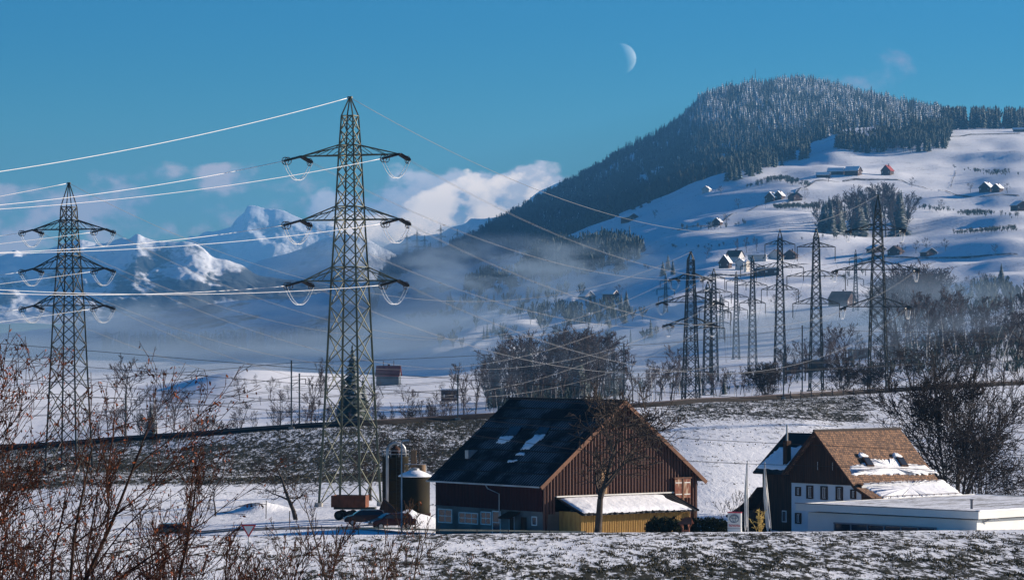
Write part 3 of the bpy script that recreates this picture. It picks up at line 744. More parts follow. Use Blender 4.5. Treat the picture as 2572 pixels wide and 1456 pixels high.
pA, fA = pylon('lattice_pylon', 'dark lattice pylon with rings, leftmost of the right hand group, behind the barn ridge', 1735, 730, 633, 653,
    [(699, 686, 41), (759, 741, 72), (814, 798, 56)], [(653, 8.7), (699, 10.4), (759, 13), (814, 15.2), (1013, 22.6)], 1014, 12, MT['steel_dark'],
    leg=0.3, brace=0.14, lines=((-0.6, -0.75, 0), (0.5, 0.8, 0)), slen=2.2)
pF, fF = pylon('lattice_pylon', 'dark lattice pylon with hanging insulators, next left of the furthest right one', 2050, 800, 574.7, 596,
    [(620, 609, 48), (693.7, 678, 74), (762.3, 747, 59)], [(596, 6.5), (620, 8.4), (694, 9.7), (762, 12.3), (981, 17.5)], 981, 4, MT['steel_dark'],
    leg=0.28, brace=0.13, hang=3.4, group=PG)
pE, fE = pylon('lattice_pylon', 'dark slim lattice pylon with hanging insulators in the middle of the right hand group', 1959, 900, 576.6, 598,
    [(613.5, 603, 38), (671.6, 658, 59.5), (727, 714, 47)], [(598, 5.5), (613, 6), (671, 7), (727, 9.2), (950, 15)], 952, 4, MT['steel_dark'],
    leg=0.27, brace=0.13, hang=3.6, group=PG)
pB, fB = pylon('lattice_pylon', 'lower dark pylon seen just right of the ringed pylon', 1778, 860, 707, 722,
    [(735, 726, 30), (782, 770, 57), (824, 812, 43)], [(722, 5.6), (735, 6.4), (782, 8.4), (824, 9.8), (1001, 13.5)], 1001, 6, MT['steel_dark'], leg=0.27, brace=0.13, hang=3.6, group=PG)
pC, fC = pylon('lattice_pylon', 'bluish pylon whose top overlaps the one just right of the ringed pylon', 1793, 1000, 675, 688,
    [(698, 690, 27.5), (734, 724, 44), (771, 761, 36)], [(688, 4.4), (698, 4.8), (734, 6), (771, 7), (990, 12.5)], 985, 6, MT['steel_dark'], leg=0.26, brace=0.13, hang=3.4, group=PG)
pD, fD = pylon('lattice_pylon', 'hazy pylon below the hamlet, left of the slim one', 1890, 1050, 642.6, 655,
    [(669, 661, 30), (716.5, 706, 37), (761, 751, 32.7)], [(655, 4), (669, 4.3), (716, 5.5), (761, 7.3), (935, 11.5)], 935, 6, MT['steel_dark'], leg=0.26, brace=0.13, hang=3.4, group=PG)
pH, fH = pylon('lattice_pylon', 'small hazy pylon low in the group, between two nearer ones', 1849, 1250, 683, 694,
    [(706.7, 699, 25), (746, 738, 31), (778, 770, 29)], [(694, 3), (706, 3.6), (746, 4.4), (778, 5.4), (900, 9)], 898, 6, MT['steel_dark'], leg=0.26, brace=0.13, hang=3.4, group=PG)
pI, fI = pylon('lattice_pylon', 'tiny faint pylon on the snowy slope left of the furthest right pylon', 2149, 1750, 628, 637,
    [(650, 645, 16), (676, 670, 25), (701, 695, 20)], [(637, 2.2), (701, 4), (780, 7)], 780, 6, MT['steel_dark'], leg=0.27, brace=0.14, hang=3.4, group=PG)
pJ, fJ = pylon('lattice_pylon', 'faint pylon alone on the foggy slope left of the ringed pylon', 1672, 1900, 688, 696,
    [(706, 702, 14), (726, 721, 22), (746, 741, 18)], [(696, 2.2), (746, 4), (800, 6)], 800, 6, MT['steel_dark'], leg=0.27, brace=0.14, hang=3.4, group=PG)
pK, fK = pylon('lattice_pylon', 'faint pylon lost in mist among the nearer ones behind the ringed pylon', 1812, 1500, 740, 748,
    [(758, 752, 18), (786, 779, 26), (812, 806, 22)], [(748, 2.6), (812, 5.4), (880, 8)], 872, 6, MT['steel_dark'], leg=0.27, brace=0.14, hang=3.4, group=PG)
FG = 'tiny pylons on the wooded skyline'
for (uu_, ap, bs, lab) in ((1022, 585.5, 652.7, 'tiny pylon on the wooded skyline, leftmost of the five'), (1047.5, 577, 645, 'tiny pylon on the wooded skyline, second from the left'),
                      (1066.5, 591.6, 640, 'tiny pylon on the wooded skyline, middle one of the five'), (1107, 566, 630, 'tiny pylon on the wooded skyline, tallest of the five'), (1149, 575.8, 612, 'tiny pylon on the wooded skyline, rightmost of the five')):
    pylon('lattice_pylon', lab, uu_, 4950, ap, ap + 6, [(ap + 13, ap + 10, 10), (ap + 29, ap + 25, 14), (ap + 43, ap + 40, 11)], [(ap + 6, 1.3), (ap + 45, 2.6), (ap + 75, 4.0)], bs, 0, MT['steel_dark'], leg=0.7, brace=0.34, group=FG)
# the next pylons of the two lines, out past the left edge
offm, fo = pylon('lattice_pylon', 'olive lattice pylon standing out past the left edge of the view', -386, 330, 479, 520,
    [(541, 520.5, 80), (634, 612, 80), (705, 684, 80)], [(520, 21), (541, 23), (634, 30), (705, 36), (1340, 80)], 1340, -24, MT['steel_green'], leg=0.2, brace=0.09)
# conductors
def lead(fix, key, i): return fix[key][i]
GM = 'conductors of the tall green pylon'
for key, nm in (((0, -1), 'top left arm'), ((0, 1), 'top right arm'), ((1, -1), 'middle left arm'), ((1, 1), 'middle right arm'), ((2, -1), 'lowest left arm'), ((2, 1), 'lowest right arm')):
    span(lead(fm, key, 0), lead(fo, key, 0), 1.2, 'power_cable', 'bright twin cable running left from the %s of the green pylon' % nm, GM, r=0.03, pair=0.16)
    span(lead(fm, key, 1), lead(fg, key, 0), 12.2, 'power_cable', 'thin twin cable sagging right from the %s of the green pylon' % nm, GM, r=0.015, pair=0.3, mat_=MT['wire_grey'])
    span(lead(fl, key, 1), lead(fA, key, 0), 14.8, 'power_cable', 'thin twin cable sagging right from the %s of the left pylon' % nm, 'conductors of the left edge pylon', r=0.015, pair=0.3, mat_=MT['wire_grey'])
    e = lead(fl, key, 0)
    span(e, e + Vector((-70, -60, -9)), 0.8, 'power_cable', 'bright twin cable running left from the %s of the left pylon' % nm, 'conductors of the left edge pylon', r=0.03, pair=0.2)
span(fm['top'][0], fo['top'][0], 1.2, 'earth_wire', 'bright single wire running left from the tip of the tall green pylon', None, r=0.042, pair=0)
span(fm['top'][1], fg['top'][0], 11.9, 'earth_wire', 'thin single wire from the tip of the green pylon to the rightmost pylon', None, r=0.03, pair=0, mat_=MT['wire_grey'])
span(fl['top'][1], fA['top'][0], 14.5, 'earth_wire', 'thin single wire sagging right from the tip of the left edge pylon', None, r=0.03, pair=0, mat_=MT['wire_grey'])
span(fl['top'][0], fl['top'][0] + Vector((-70, -60, -15)), 0.8, 'earth_wire', 'thin single wire leaving the view from the tip of the left edge pylon', None, r=0.045, pair=0)
for (f1, f2, nm) in ((fF, fI, 'the pylon next to the rightmost'), (fE, fD, 'the slim middle pylon'), (fB, fC, 'the pylon right of the ringed one')):
    for key in ((0, -1), (0, 1), (1, -1), (1, 1), (2, -1), (2, 1)):
        span(lead(f1, key, 0), lead(f2, key, 0), 9, 'power_cable', 'hair thin cable from %s of %s' % ({(0, -1): 'the top left arm', (0, 1): 'the top right arm', (1, -1): 'the middle left arm', (1, 1): 'the middle right arm', (2, -1): 'the lowest left arm', (2, 1): 'the lowest right arm'}[key], nm), 'conductors in the right hand group', r=0.022, pair=0, mat_=MT['wire_dark'])

# ------------------------------------------------------------------ railway
rail_px = [(-700, 612 + 18), (-300, 624), (0, 620), (330, 611), (620, 602), (900, 602), (1080, 611), (1240, 616), (1430, 624), (1640, 632), (1800, 654), (2000, 684), (2130, 704), (2390, 715), (2572, 735), (3000, 755), (3500, 777)]
_ru = np.linspace(-700, 3500, 160); _ry = pchip([p[0] for p in rail_px], [p[1] for p in rail_px], _ru)
def rail_at(u, off=0.0, dz=0.0):
    Y = float(np.interp(u, _ru, _ry)) + off
    return Vector(((u - 1286) / F * Y, Y, gz(u, Y - 0) + dz))
MT['ballast'] = mat('dark_ballast', (0.022, 0.018, 0.016), 0.95, (0.01, 0.009, 0.008), 2.0, 0.05)
rb = MB(); prev = None
for i in range(len(_ru)):
    Y = _ry[i]; zb = gz(_ru[i], Y)
    row = [Vector(((_ru[i] - 1286) / F * (Y + o), Y + o, zb + h)) for o, h in ((-7.4, -2.0), (-5.9, -0.3), (-4.6, 0.75), (4.4, 0.75), (5.8, -0.8))]
    b = len(rb.v); rb.v += [tuple(p) for p in row]
    if i:
        for k in range(4): rb.f.append((b - 5 + k, b - 5 + k + 1, b + k + 1, b + k))
tag(rb.build('railway', MT['ballast']), kind='structure')
MT['rail'] = mat('rail_steel', (0.12, 0.09, 0.08), 0.5, (0.06, 0.05, 0.045), 0.5, metal=0.6)
for o, lb in ((-2.9, 'near rail of the near track on the dark embankment'), (-1.4, 'far rail of the near track on the dark embankment'), (1.4, 'near rail of the far track on the dark embankment'), (2.9, 'far rail of the far track on the dark embankment')):
    mb = MB(); mb.tube([rail_at(u_, 0, 0.84) + Vector((0, o, 0)) for u_ in _ru[::2]], 0.09, 4)
    tag(mb.build('rail', MT['rail']), lb, 'rail', 'railway rails')
def mast(u, off, hgt, label, arm=0, conc=True, w_=0.26):
    p = rail_at(u, off, 0.0)
    p.z = gz(u, p.y) - 0.3
    t_ = thing('catenary_mast', p, label, 'mast', 'railway masts')
    mb = MB(); mb.beam((0, 0, -0.6), (0, 0, hgt), w_, w_); mb.beam((0, 0, hgt), (0, 0, hgt + 0.15), w_ * 1.3)
    mb.build('pole', MT['concrete_dark'], t_)
    mb = MB(); mb.box(-0.5, 0.5, -0.5, 0.5, -0.9, 0.7); mb.build('footing', MT['concrete'], t_)
    if arm:
        mb = MB(); za = hgt * 0.72 if hgt > 9 else hgt * 0.86
        mb.beam((0, 0, za), (arm * 2.6, 0, za + 0.35), 0.1); mb.beam((0, 0, za - 1.1), (arm * 1.6, 0, za + 0.15), 0.09); mb.beam((0, 0, za - 1.3), (arm * 2.6, 0, za - 0.9), 0.07)
        mb.build('bracket', MT['steel_dark'], t_)
        mb = MB(); string_tube(mb, (arm * 2.55, 0, za + 0.3), (arm * 2.6, 0, za - 0.6), 0.13, 6, 5); mb.build('insulator', MT['insul'], t_)
    return p, hgt
MT['concrete_dark'] = mat('grey_mast_concrete', (0.16, 0.16, 0.155), 0.85, (0.1, 0.1, 0.1), 1.0)
masts = {}
for key, a in {'a': (315, -1, 8.6, 'short railway mast behind the shrubs at left', 0), 'b': (732, -5.4, 12.6, 'tall railway mast left of the green pylon', 1),
               'c': (752, 5, 10.4, 'shorter railway mast just right of a taller one, left of the green pylon', 0), 'd': (1150, -5.4, 8.6, 'single railway mast left of the barn roof', 0),
               'e': (1542, -4, 10.6, 'shorter left mast of the pair behind the barn ridge', 1), 'f': (1567, 5, 12.6, 'taller right mast of the pair behind the barn ridge', -1),
               'g': (1968, -5.4, 9.4, 'pale railway mast on a concrete block behind the fence', 0), 'h': (2295, -4, 10.9, 'railway mast with a bracket to the right, right of the big pylon', 1),
               'i': (2361, 5, 13.0, 'tall railway mast with a bracket to the left, rightmost of the masts', -1), 'j': (2015, 6, 15.2, 'thin dark railway mast behind the slim pylons', 0), 'k': (-250, -5, 12, 'railway mast beyond the left edge of the view', 0), 'l': (2800, 5, 12, 'railway mast beyond the right edge of the view', 0)}.items():
    masts[key] = mast(*a)
def rwire(pts, sag, label, r=0.035):
    mb = MB(); P_ = []
    for (a, b) in zip(pts[:-1], pts[1:]):
        for q in range(12): t_ = q / 12; P_.append(a.lerp(b, t_) + Vector((0, 0, -4 * sag * t_ * (1 - t_))))
    P_.append(pts[-1]); mb.tube(P_, r, 4)
    tag(mb.build('overhead_wire', MT['wire_dark']), label, 'wire', 'wires over the railway')
def mtop(k, dz=-0.3): p, h = masts[k]; return Vector((p.x, p.y, p.z + h + dz))
rwire([mtop(k) for k in ('k', 'b', 'f', 'j', 'i', 'l')], 0.4, 'highest dark wire along the tops of the tall railway masts', 0.045)
rwire([mtop(k) for k in ('k', 'a', 'c', 'd', 'e', 'g', 'h', 'l')], 0.3, 'dark wire strung over the tops of the shorter railway masts', 0.04)
for o, h_, lb, r_ in ((-2.2, 5.6, 'contact wire over the near track', 0.035), (-2.2, 7.2, 'carrier wire over the near track', 0.03), (2.2, 5.7, 'contact wire over the far track', 0.035), (2.2, 7.4, 'carrier wire over the far track', 0.03)):
    rwire([rail_at(u_, 0, h_) + Vector((0, o, 0)) for u_ in (-600, -250, 315, 740, 1150, 1555, 1968, 2330, 2800, 3400)], 0.35 if h_ > 7 else 0.05, lb, r_)
# low voltage lines crossing the farm from upper left to lower right
for pts, lb in (([(-260, 842), (218, 880), (821, 929), (1631, 982.6), (2700, 1050)], 'thick dark wire crossing above the barn ridge'),
                ([(-260, 886), (234, 922.6), (821, 968), (1560, 1019), (2700, 1095)], 'dark wire grazing the top of the barn roof'),
                ([(-260, 926), (233, 967), (729, 1007), (1789, 1104.7), (2048, 1117), (2700, 1150)], 'dark wire crossing the upper barn roof'),
                ([(-260, 962), (246, 997), (729, 1034), (1789, 1160), (2276, 1176), (2700, 1190)], 'dark wire crossing the middle of the barn roof')):
    mb = MB(); us_ = np.linspace(-260, 2700, 60); vs_ = pchip([p[0] for p in pts], [p[1] for p in pts], us_)
    mb.tube([at(a_, b_, 262 + (a_ - 1286) * 0.004) for a_, b_ in zip(us_, vs_)], 0.021, 5)
    tag(mb.build('overhead_wire', MT['wire_dark']), lb, 'wire', 'house service wires crossing the farm')
for u_, lb in ((-262, 'left'), (2702, 'right')):
    mb = MB(); p = at(u_, 830, 262 + (u_ - 1286) * 0.004); mb.tube([(p.x, p.y, -18), (p.x, p.y, p.z if u_ < 0 else -4)], 0.14, 8)
    tag(mb.build('wooden_pole', MT['bark']), 'wooden wire pole beyond the %s edge of the view' % lb, 'pole')
# mast on the summit
p = on(1897, 6900); mb = MB(); mb.tube([p + Vector((0, 0, -3)), p + Vector((0, 0, 20)), p + Vector((0, 0, 42))], [1.0, 0.8, 0.4], 5)
tag(mb.build('radio_mast', MT['steel_dark']), 'thin radio mast on the wooded summit', 'mast')
# fence along the railway on the right
MT['oldwood'] = mat('grey_wood', (0.12, 0.1, 0.085), 0.9, (0.05, 0.04, 0.035), 4.0)
fc = thing('post_and_rail_fence', rail_at(2150, -8), 'grey wooden post and rail fence in front of the railway at right', 'fence')
base = rail_at(2150, -8); fu = list(np.arange(1985, 2900, 26.5))
rl = MB(); pr = None
for i, u_ in enumerate(fu):
    p = rail_at(u_, -9.0 + (1.2 * math.sin(i * 0.8))) - base
    mb = MB(); mb.beam(p + Vector((0, 0, -0.5)), p + Vector((0, 0, 1.55 + 0.15 * (i % 3))), 0.2); mb.build('post', MT['oldwood'], fc)
    if pr is not None:
        rl.beam(pr + Vector((0, 0, 1.25)), p + Vector((0, 0, 1.25)), 0.12)
        if i % 2: rl.beam(pr + Vector((0, 0, 0.7)), p + Vector((0, 0, 0.7)), 0.1)
    pr = p
rl.build('rails', MT['oldwood'], fc)
# ------------------------------------------------------------------ the dark barn
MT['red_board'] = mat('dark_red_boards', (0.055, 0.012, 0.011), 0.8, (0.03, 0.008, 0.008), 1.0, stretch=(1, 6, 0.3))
MT['groove_shade'] = mat('painted_groove_shade', (0.012, 0.008, 0.007), 0.95)  # shadow in the board grooves, painted as a dark colour
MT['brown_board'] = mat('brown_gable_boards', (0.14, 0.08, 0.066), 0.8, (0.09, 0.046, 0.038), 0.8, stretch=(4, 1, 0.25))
MT['barge'] = mat('barge_board', (0.2, 0.1, 0.062), 0.75, (0.13, 0.065, 0.042), 1.0)
MT['plaster'] = mat('grey_plaster', (0.15, 0.15, 0.145), 0.95, (0.05, 0.048, 0.045), 0.5, thr=(0.4, 0.75))
MT['eternit'] = mat('dark_corrugated_sheet', (0.010, 0.011, 0.013), 0.8, (0.024, 0.026, 0.03), 0.35, stretch=(0.3, 1, 1))
MT['glass'] = mat('dark_window_glass', (0.015, 0.02, 0.028), 0.08, (0.03, 0.035, 0.045), 0.6)
MT['white_paint'] = mat('white_paint', (0.72, 0.72, 0.7), 0.6, (0.6, 0.6, 0.58), 1.2)
MT['yellow_board'] = mat('ochre_boards', (0.46, 0.29, 0.09), 0.75, (0.26, 0.15, 0.05), 1.6, stretch=(6, 1, 0.3))
MT['dark_wood'] = mat('dark_old_wood', (0.03, 0.017, 0.012), 0.85, (0.075, 0.034, 0.02), 1.2, stretch=(5, 5, 0.25))
MT['grey_door'] = mat('pale_grey_door', (0.36, 0.38, 0.4), 0.7, (0.28, 0.3, 0.31), 1.0)
MT['weathered'] = mat('peeling_brown_paint', (0.2, 0.075, 0.05), 0.85, (0.45, 0.34, 0.24), 1.7, stretch=(3, 3, 0.6), thr=(0.5, 0.62))
MT['tan'] = mat('tan_board', (0.38, 0.24, 0.13), 0.8, (0.24, 0.15, 0.08), 2.0, stretch=(5, 5, 0.5))
MT['zinc'] = mat('zinc', (0.42, 0.43, 0.45), 0.45, (0.3, 0.31, 0.32), 0.8, metal=0.4)
ANG = R(38); gx, gy = math.cos(ANG), math.sin(ANG)
B0 = Vector((2.69, 290.8, -18.3))
barn = thing('barn', B0, 'big dark barn with corrugated roof, brown ribbed gable and red boarded side', 'barn', None, ANG)
def by(u):  # along the long side
    k = (u - 1286) / F; return (B0.x - B0.y * k) / (gy + gx * k)
def bx_(u, d=0.0):   # along the gable, in front of it by d
    k = (u - 1286) / F; return (k * (B0.y - gx * d) - (B0.x + gy * d)) / (gx - k * gy)
def bz(v, Y): return (HV - v) / F * Y - B0.z
def bYs(y): return B0.y + gx * y
def bYg(x, d=0.0): return B0.y + gy * x - gx * d
W_, L_ = 18.0, by(1095)
EZ = 5.35; RZ = 12.75; slope = (RZ - EZ) / (W_ / 2 + 0.6)
def rz_(x): return RZ - abs(x - W_ / 2) * slope
zt = 3.05
mb = MB(); mb.box(0.02, 0.3, 0, L_, -1, zt); mb.box(W_ - 0.3, W_ - 0.02, 0.3, L_, -1, zt); mb.box(0.3, W_ - 0.3, L_ - 0.3, L_ - 0.02, -1, zt); mb.box(0.3, W_ - 0.3, 0.02, 0.3, -1, zt)
mb.build('base_wall', MT['plaster'], barn)
def ribbed(name, material, P0, dirx, up, width, hf, period, amp, nrm, parent, groove_shade=None):
    """folded board cladding: hf(x) -> (bottom, top)"""
    n = int(width / period) * 4; vs = []; fs = []
    pat = (0, amp, amp, 0)
    for i in range(n + 1):
        x = width * i / n; lo, hi = hf(x); o = nrm * pat[i % 4]
        vs += [P0 + dirx * x + up * lo + o, P0 + dirx * x + up * hi + o]
        if i: b = 2 * i; fs.append((b - 2, b, b + 1, b - 1))
    o = MB().add(vs, fs).build(name, material, parent)
    if groove_shade:
        o.data.materials.append(groove_shade)
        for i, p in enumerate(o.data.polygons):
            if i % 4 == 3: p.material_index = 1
    return o
X1, Y1_, Z1 = Vector((1, 0, 0)), Vector((0, 1, 0)), Vector((0, 0, 1))
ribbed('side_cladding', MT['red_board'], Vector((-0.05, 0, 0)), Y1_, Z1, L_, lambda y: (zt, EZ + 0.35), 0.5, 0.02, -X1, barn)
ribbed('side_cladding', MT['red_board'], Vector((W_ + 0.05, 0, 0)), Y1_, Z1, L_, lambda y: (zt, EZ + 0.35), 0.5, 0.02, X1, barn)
glow = lambda x: (4.35 if x < bx_(1692) else 1.1) if x > bx_(1394) else (zt - 0.2 if x > 0.4 else 0.6)
ribbed('gable_cladding', MT['brown_board'], Vector((0, -0.06, 0)), X1, Z1, W_, lambda x: (glow(x), rz_(x) - 0.12), 0.36, 0.12, -Y1_, barn, MT['groove_shade'])
ribbed('rear_cladding', MT['brown_board'], Vector((0, L_ + 0.06, 0)), X1, Z1, W_, lambda x: (0.2, rz_(x) - 0.12), 0.5, 0.05, Y1_, barn)
def roof_sheet(parent, name, material, x0, z0, x1, z1, y0, y1, period, amp, thick=0.08):
    """corrugated sheet, waves running up the slope"""
    n = int((y1 - y0) / period) * 4; vs = []; fs = []
    nx, nz = -(z1 - z0), (x1 - x0); l = math.hypot(nx, nz); nx /= l; nz /= l
    if nz < 0: nx, nz = -nx, -nz
    for i in range(n + 1):
        y = y0 + (y1 - y0) * i / n; o = amp * (0, 0.7, 1, 0.7)[i % 4]
        vs += [(x0 + nx * o, y, z0 + nz * o), (x1 + nx * o, y, z1 + nz * o), (x0 - nx * thick, y, z0 - nz * thick), (x1 - nx * thick, y, z1 - nz * thick)]
        if i: b = 4 * i; fs += [(b - 4, b, b + 1, b - 3), (b - 2, b - 1, b + 3, b + 2), (b - 4, b - 2, b + 2, b), (b - 3, b + 1, b + 3, b - 1)]
    fs += [(0, 1, 3, 2), (4 * n, 4 * n + 2, 4 * n + 3, 4 * n + 1)]
    o = MB().add(vs, fs).build(name, material, parent)
    o.data.materials.append(MT['frost'])
    for p in o.data.polygons[:4 * n]:
        k = p.index
        if k % 4 == 0 and (k // 4) % 4 == 0: p.material_index = 1
    return o
MT['frost'] = mat('frost_in_the_grooves', (0.15, 0.165, 0.19), 0.85, (0.010, 0.011, 0.013), 0.3, thr=(0.40, 0.56), stretch=(1.6, 1, 1))
roofL = roof_sheet(barn, 'roof', MT['eternit'], -0.6, EZ, W_ / 2, RZ, -0.55, L_ + 0.5, 0.36, 0.07)
roofR = roof_sheet(barn, 'roof', MT['eternit'], W_ + 0.6, EZ, W_ / 2 + 0.01, RZ, -0.55, L_ + 0.5, 0.36, 0.07)
# horizontal sheet laps
mb = MB()
for q in range(1, 8):
    f = q / 8; x = -0.6 + (W_ / 2 + 0.6) * f; z = EZ + (RZ - EZ) * f
    mb.box(x - 0.03, x + 0.03, -0.5, L_ + 0.45, z + 0.03, z + 0.12)
mb.build('sheet_laps', MT['zinc_dark'] if 'zinc_dark' in MT else MT['eternit'], roofL)
mb = MB(); mb.beam((W_ / 2, -0.6, RZ + 0.03), (W_ / 2, L_ + 0.55, RZ + 0.03), 0.4, 0.14); mb.build('ridge_cap', MT['eternit'], barn)
for x0, x1 in ((-0.65, W_ / 2), (W_ + 0.65, W_ / 2)):
    mb = MB(); mb.beam((x0, -0.62, EZ - 0.16 ), (x1, -0.62, RZ - 0.14), 0.08, 0.34); mb.build('barge_board', MT['barge'], barn)
mb = MB(); mb.beam((-0.72, -0.5, EZ - 0.08), (-0.72, L_ + 0.5, EZ - 0.08), 0.13, 0.13); yd = by(1257)
mb.tube([(-0.7, yd + 1.3, EZ - 0.1), (-0.6, yd + 1.1, EZ - 0.45), (-0.14, yd, EZ - 0.9), (-0.14, yd, 1.9)], 0.05, 6)
mb.build('gutter', MT['zinc'], barn)
def roofpt(u, v, plane):   # meets the sight line with a roof plane given by point, normal in world
    d = Vector(((u - 1286) / F, 1, (HV - v) / F)); p, n_ = plane
    return d * (p.dot(n_) / d.dot(n_))
Mb = Matrix.Translation(B0) @ Matrix.Rotation(ANG, 4, 'Z'); Mbi = Mb.inverted()
pl_loc = (Vector((-0.6, 0, EZ)), Vector((-(RZ - EZ), 0, W_ / 2 + 0.6)).normalized())
plane_b = (Mb @ pl_loc[0], Mb.to_3x3() @ pl_loc[1])
def patch(name, poly, plane, Mi, material, parent, thick=0.1, n=9, seed=1, rough=0.18, lift=0.06):
    """a slab lying on a roof; poly given by the corners seen in the frame, edges roughened"""
    rs = random.Random(seed); P_ = [Mi @ roofpt(u, v, plane) for u, v in poly]; nn = (Mi.to_3x3() @ plane[1]).normalized()
    ring_ = []
    for i in range(len(P_)):
        a, b = P_[i], P_[(i + 1) % len(P_)]
        for k in range(n):
            ring_.append(a.lerp(b, k / n) + Vector((rs.uniform(-1, 1), rs.uniform(-1, 1), 0)) * rough)
    ring_ = [p - nn * ((p - P_[0]).dot(nn)) for p in ring_]
    m = len(ring_); c = sum(ring_, Vector()) / m
    vs = [p + nn * (lift * 0.3) for p in ring_] + [p.lerp(c, 0.05) + nn * (lift + thick) for p in ring_] + [p.lerp(c, 0.35) + nn * (lift + thick * rs.uniform(0.9, 1.4)) for p in ring_] + [c + nn * (lift + thick * 1.2)]
    fs = []
    for i in range(m):
        j = (i + 1) % m
        fs += [(i, j, m + j, m + i), (m + i, m + j, 2 * m + j, 2 * m + i), (2 * m + i, 2 * m + j, 3 * m)]
    return MB().add(vs, fs).build(name, material, parent, True)
patch('roof_snow', [(1249, 1112), (1256, 1098), (1292, 1094), (1280, 1108), (1262, 1116)], plane_b, Mbi, MT['snow'], roofL, 0.06, 6, 1, 0.12)
patch('roof_snow', [(1308, 1132), (1318, 1116), (1347, 1092), (1374, 1091), (1360, 1105), (1330, 1128)], plane_b, Mbi, MT['snow'], roofL, 0.06, 6, 2, 0.14)
patch('roof_snow', [(1296, 1144), (1300, 1139), (1320, 1138), (1316, 1145)], plane_b, Mbi, MT['snow'], roofL, 0.04, 4, 3, 0.12)
patch('roof_snow', [(1274, 1161), (1278, 1157), (1300, 1156), (1296, 1161)], plane_b, Mbi, MT['snow'], roofL, 0.04, 4, 4, 0.12)
for q in ([(1270, 1096), (1284, 1075), (1313, 1074), (1298, 1096)], [(1345, 1092), (1357, 1075), (1384, 1075), (1374, 1092)]):
    c = [Mbi @ roofpt(u_, v_, plane_b) for u_, v_ in q]; nn = pl_loc[1]
    MB().hexa([p + nn * 0.02 for p in (c[0], c[3], c[2], c[1])] + [p + nn * 0.16 for p in (c[0], c[3], c[2], c[1])]).build('skylight', MT['glass'], roofL)
c = Mbi @ roofpt(1183, 1145, plane_b)
mb = MB(); mb.box(c.x - 0.5, c.x + 0.6, c.y - 0.25, c.y + 0.25, c.z - 0.2, c.z + 0.55); mb.build('roof_hatch', MT['zinc'], roofL)
# openings in the shaded side
def side_window(u0, u1, v0, v1, name='window', nx=2, ny=2, pane=True, material=None, frame_m=None, proud=0.05):
    y0, y1 = by(u1), by(u0); Y = bYs((y0 + y1) / 2); z0, z1 = bz(v1, Y), bz(v0, Y)
    fr = MB(); f = 0.09; x = -proud
    for (a, b, c_, d) in ((y0, y1, z0, z0 + f), (y0, y1, z1 - f, z1), (y0, y0 + f, z0 + f, z1 - f), (y1 - f, y1, z0 + f, z1 - f)): fr.box(x, 0.12, a, b, c_, d)
    for i in range(1, nx): q = y0 + (y1 - y0) * i / nx; fr.box(x + 0.012, 0.1, q - 0.035, q + 0.035, z0 + f, z1 - f)
    for i in range(1, ny): q = z0 + (z1 - z0) * i / ny; fr.box(x + 0.016, 0.09, y0 + f, y1 - f, q - 0.03, q + 0.03)
    w_ = fr.build(name, frame_m or MT['white_paint'], barn)
    mb = MB(); mb.box(x + 0.03, 0.06, y0 + f * .5, y1 - f * .5, z0 + f * .5, z1 - f * .5); mb.build('pane' if pane else 'leaf', material or MT['glass'], w_)
    return w_
side_window(1101, 1136, 1277, 1312, nx=2, ny=2); side_window(1153, 1201, 1286, 1315, nx=3, ny=2); side_window(1208, 1234, 1284, 1317, nx=2, ny=2)
side_window(1336, 1349, 1296, 1319, nx=1, ny=1)
side_window(1237, 1258, 1282, 1340, 'door', 1, 2, True); side_window(1279, 1293, 1296, 1340, 'door', 1, 1, False, MT['dark_wood'], MT['grey_door']); side_window(1309, 1322, 1298, 1340, 'door', 1, 1, False, MT['dark_wood'], MT['dark_wood'])
y0, y1 = by(1306), by(1276); z = bz(1284, 296); mb = MB(); mb.hexa([(-1.2, y0, z - 0.5), (0, y0, z - 0.0), (0, y1, z - 0.0), (-1.2, y1, z - 0.5), (-1.2, y0, z - 0.42), (0, y0, z + 0.1), (0, y1, z + 0.1), (-1.2, y1, z - 0.42)]); mb.build('door_canopy', MT['dark_wood'], barn)
mb = MB(); mb.box(-0.09, 0.0, 0, L_, zt - 0.06, zt + 0.02); mb.build('wall_trim', MT['plaster'], barn)
# gable details
def gx0(u, d=0.0): return bx_(u, d)
mb = MB(); mb.box(gx0(1394), gx0(1690), -0.3, -0.1, 4.32, 4.44); mb.build('drip_board', MT['white_paint'], barn)
x0, x1 = gx0(1688), gx0(1727); z0, z1 = bz(1250, 300), bz(1201, 300)
for a, b in ((x0, (x0 + x1) / 2 - 0.05), ((x0 + x1) / 2 + 0.12, x1)):
    mb = MB(); mb.box(a, b, -0.42, -0.3, z0, z1); sh = mb.build('shutter', MT['weathered'], barn)
    mb = MB(); mb.box(a + 0.05, b - 0.08, -0.44, -0.415, z0 + 0.3, z0 + 0.38); mb.build('hinge', MT['white_paint'], sh)
    mb = MB(); mb.box(a + 0.05, b - 0.08, -0.44, -0.415, z1 - 0.42, z1 - 0.34); mb.build('hinge', MT['white_paint'], sh)
mb = MB(); mb.box((x0 + x1) / 2 - 0.05, (x0 + x1) / 2 + 0.12, -0.46, -0.16, z0 - 0.3, z1 + 0.12); mb.box(x0 - 0.1, x1 + 0.1, -0.5, -0.16, z1, z1 + 0.1); mb.build('door_frame', MT['barge'], barn)
x0, x1 = gx0(1505), gx0(1519); mb = MB(); mb.box(x0, x1, -0.34, -0.18, 4.5, 6.6); mb.build('tan_hatch', MT['tan'], barn)
x0, x1 = gx0(1431), gx0(1468); mb = MB(); mb.box(x0, x1, -0.06, 0.01, 0.2, bz(1282, 292)); dr = mb.build('door', MT['grey_door'], barn)
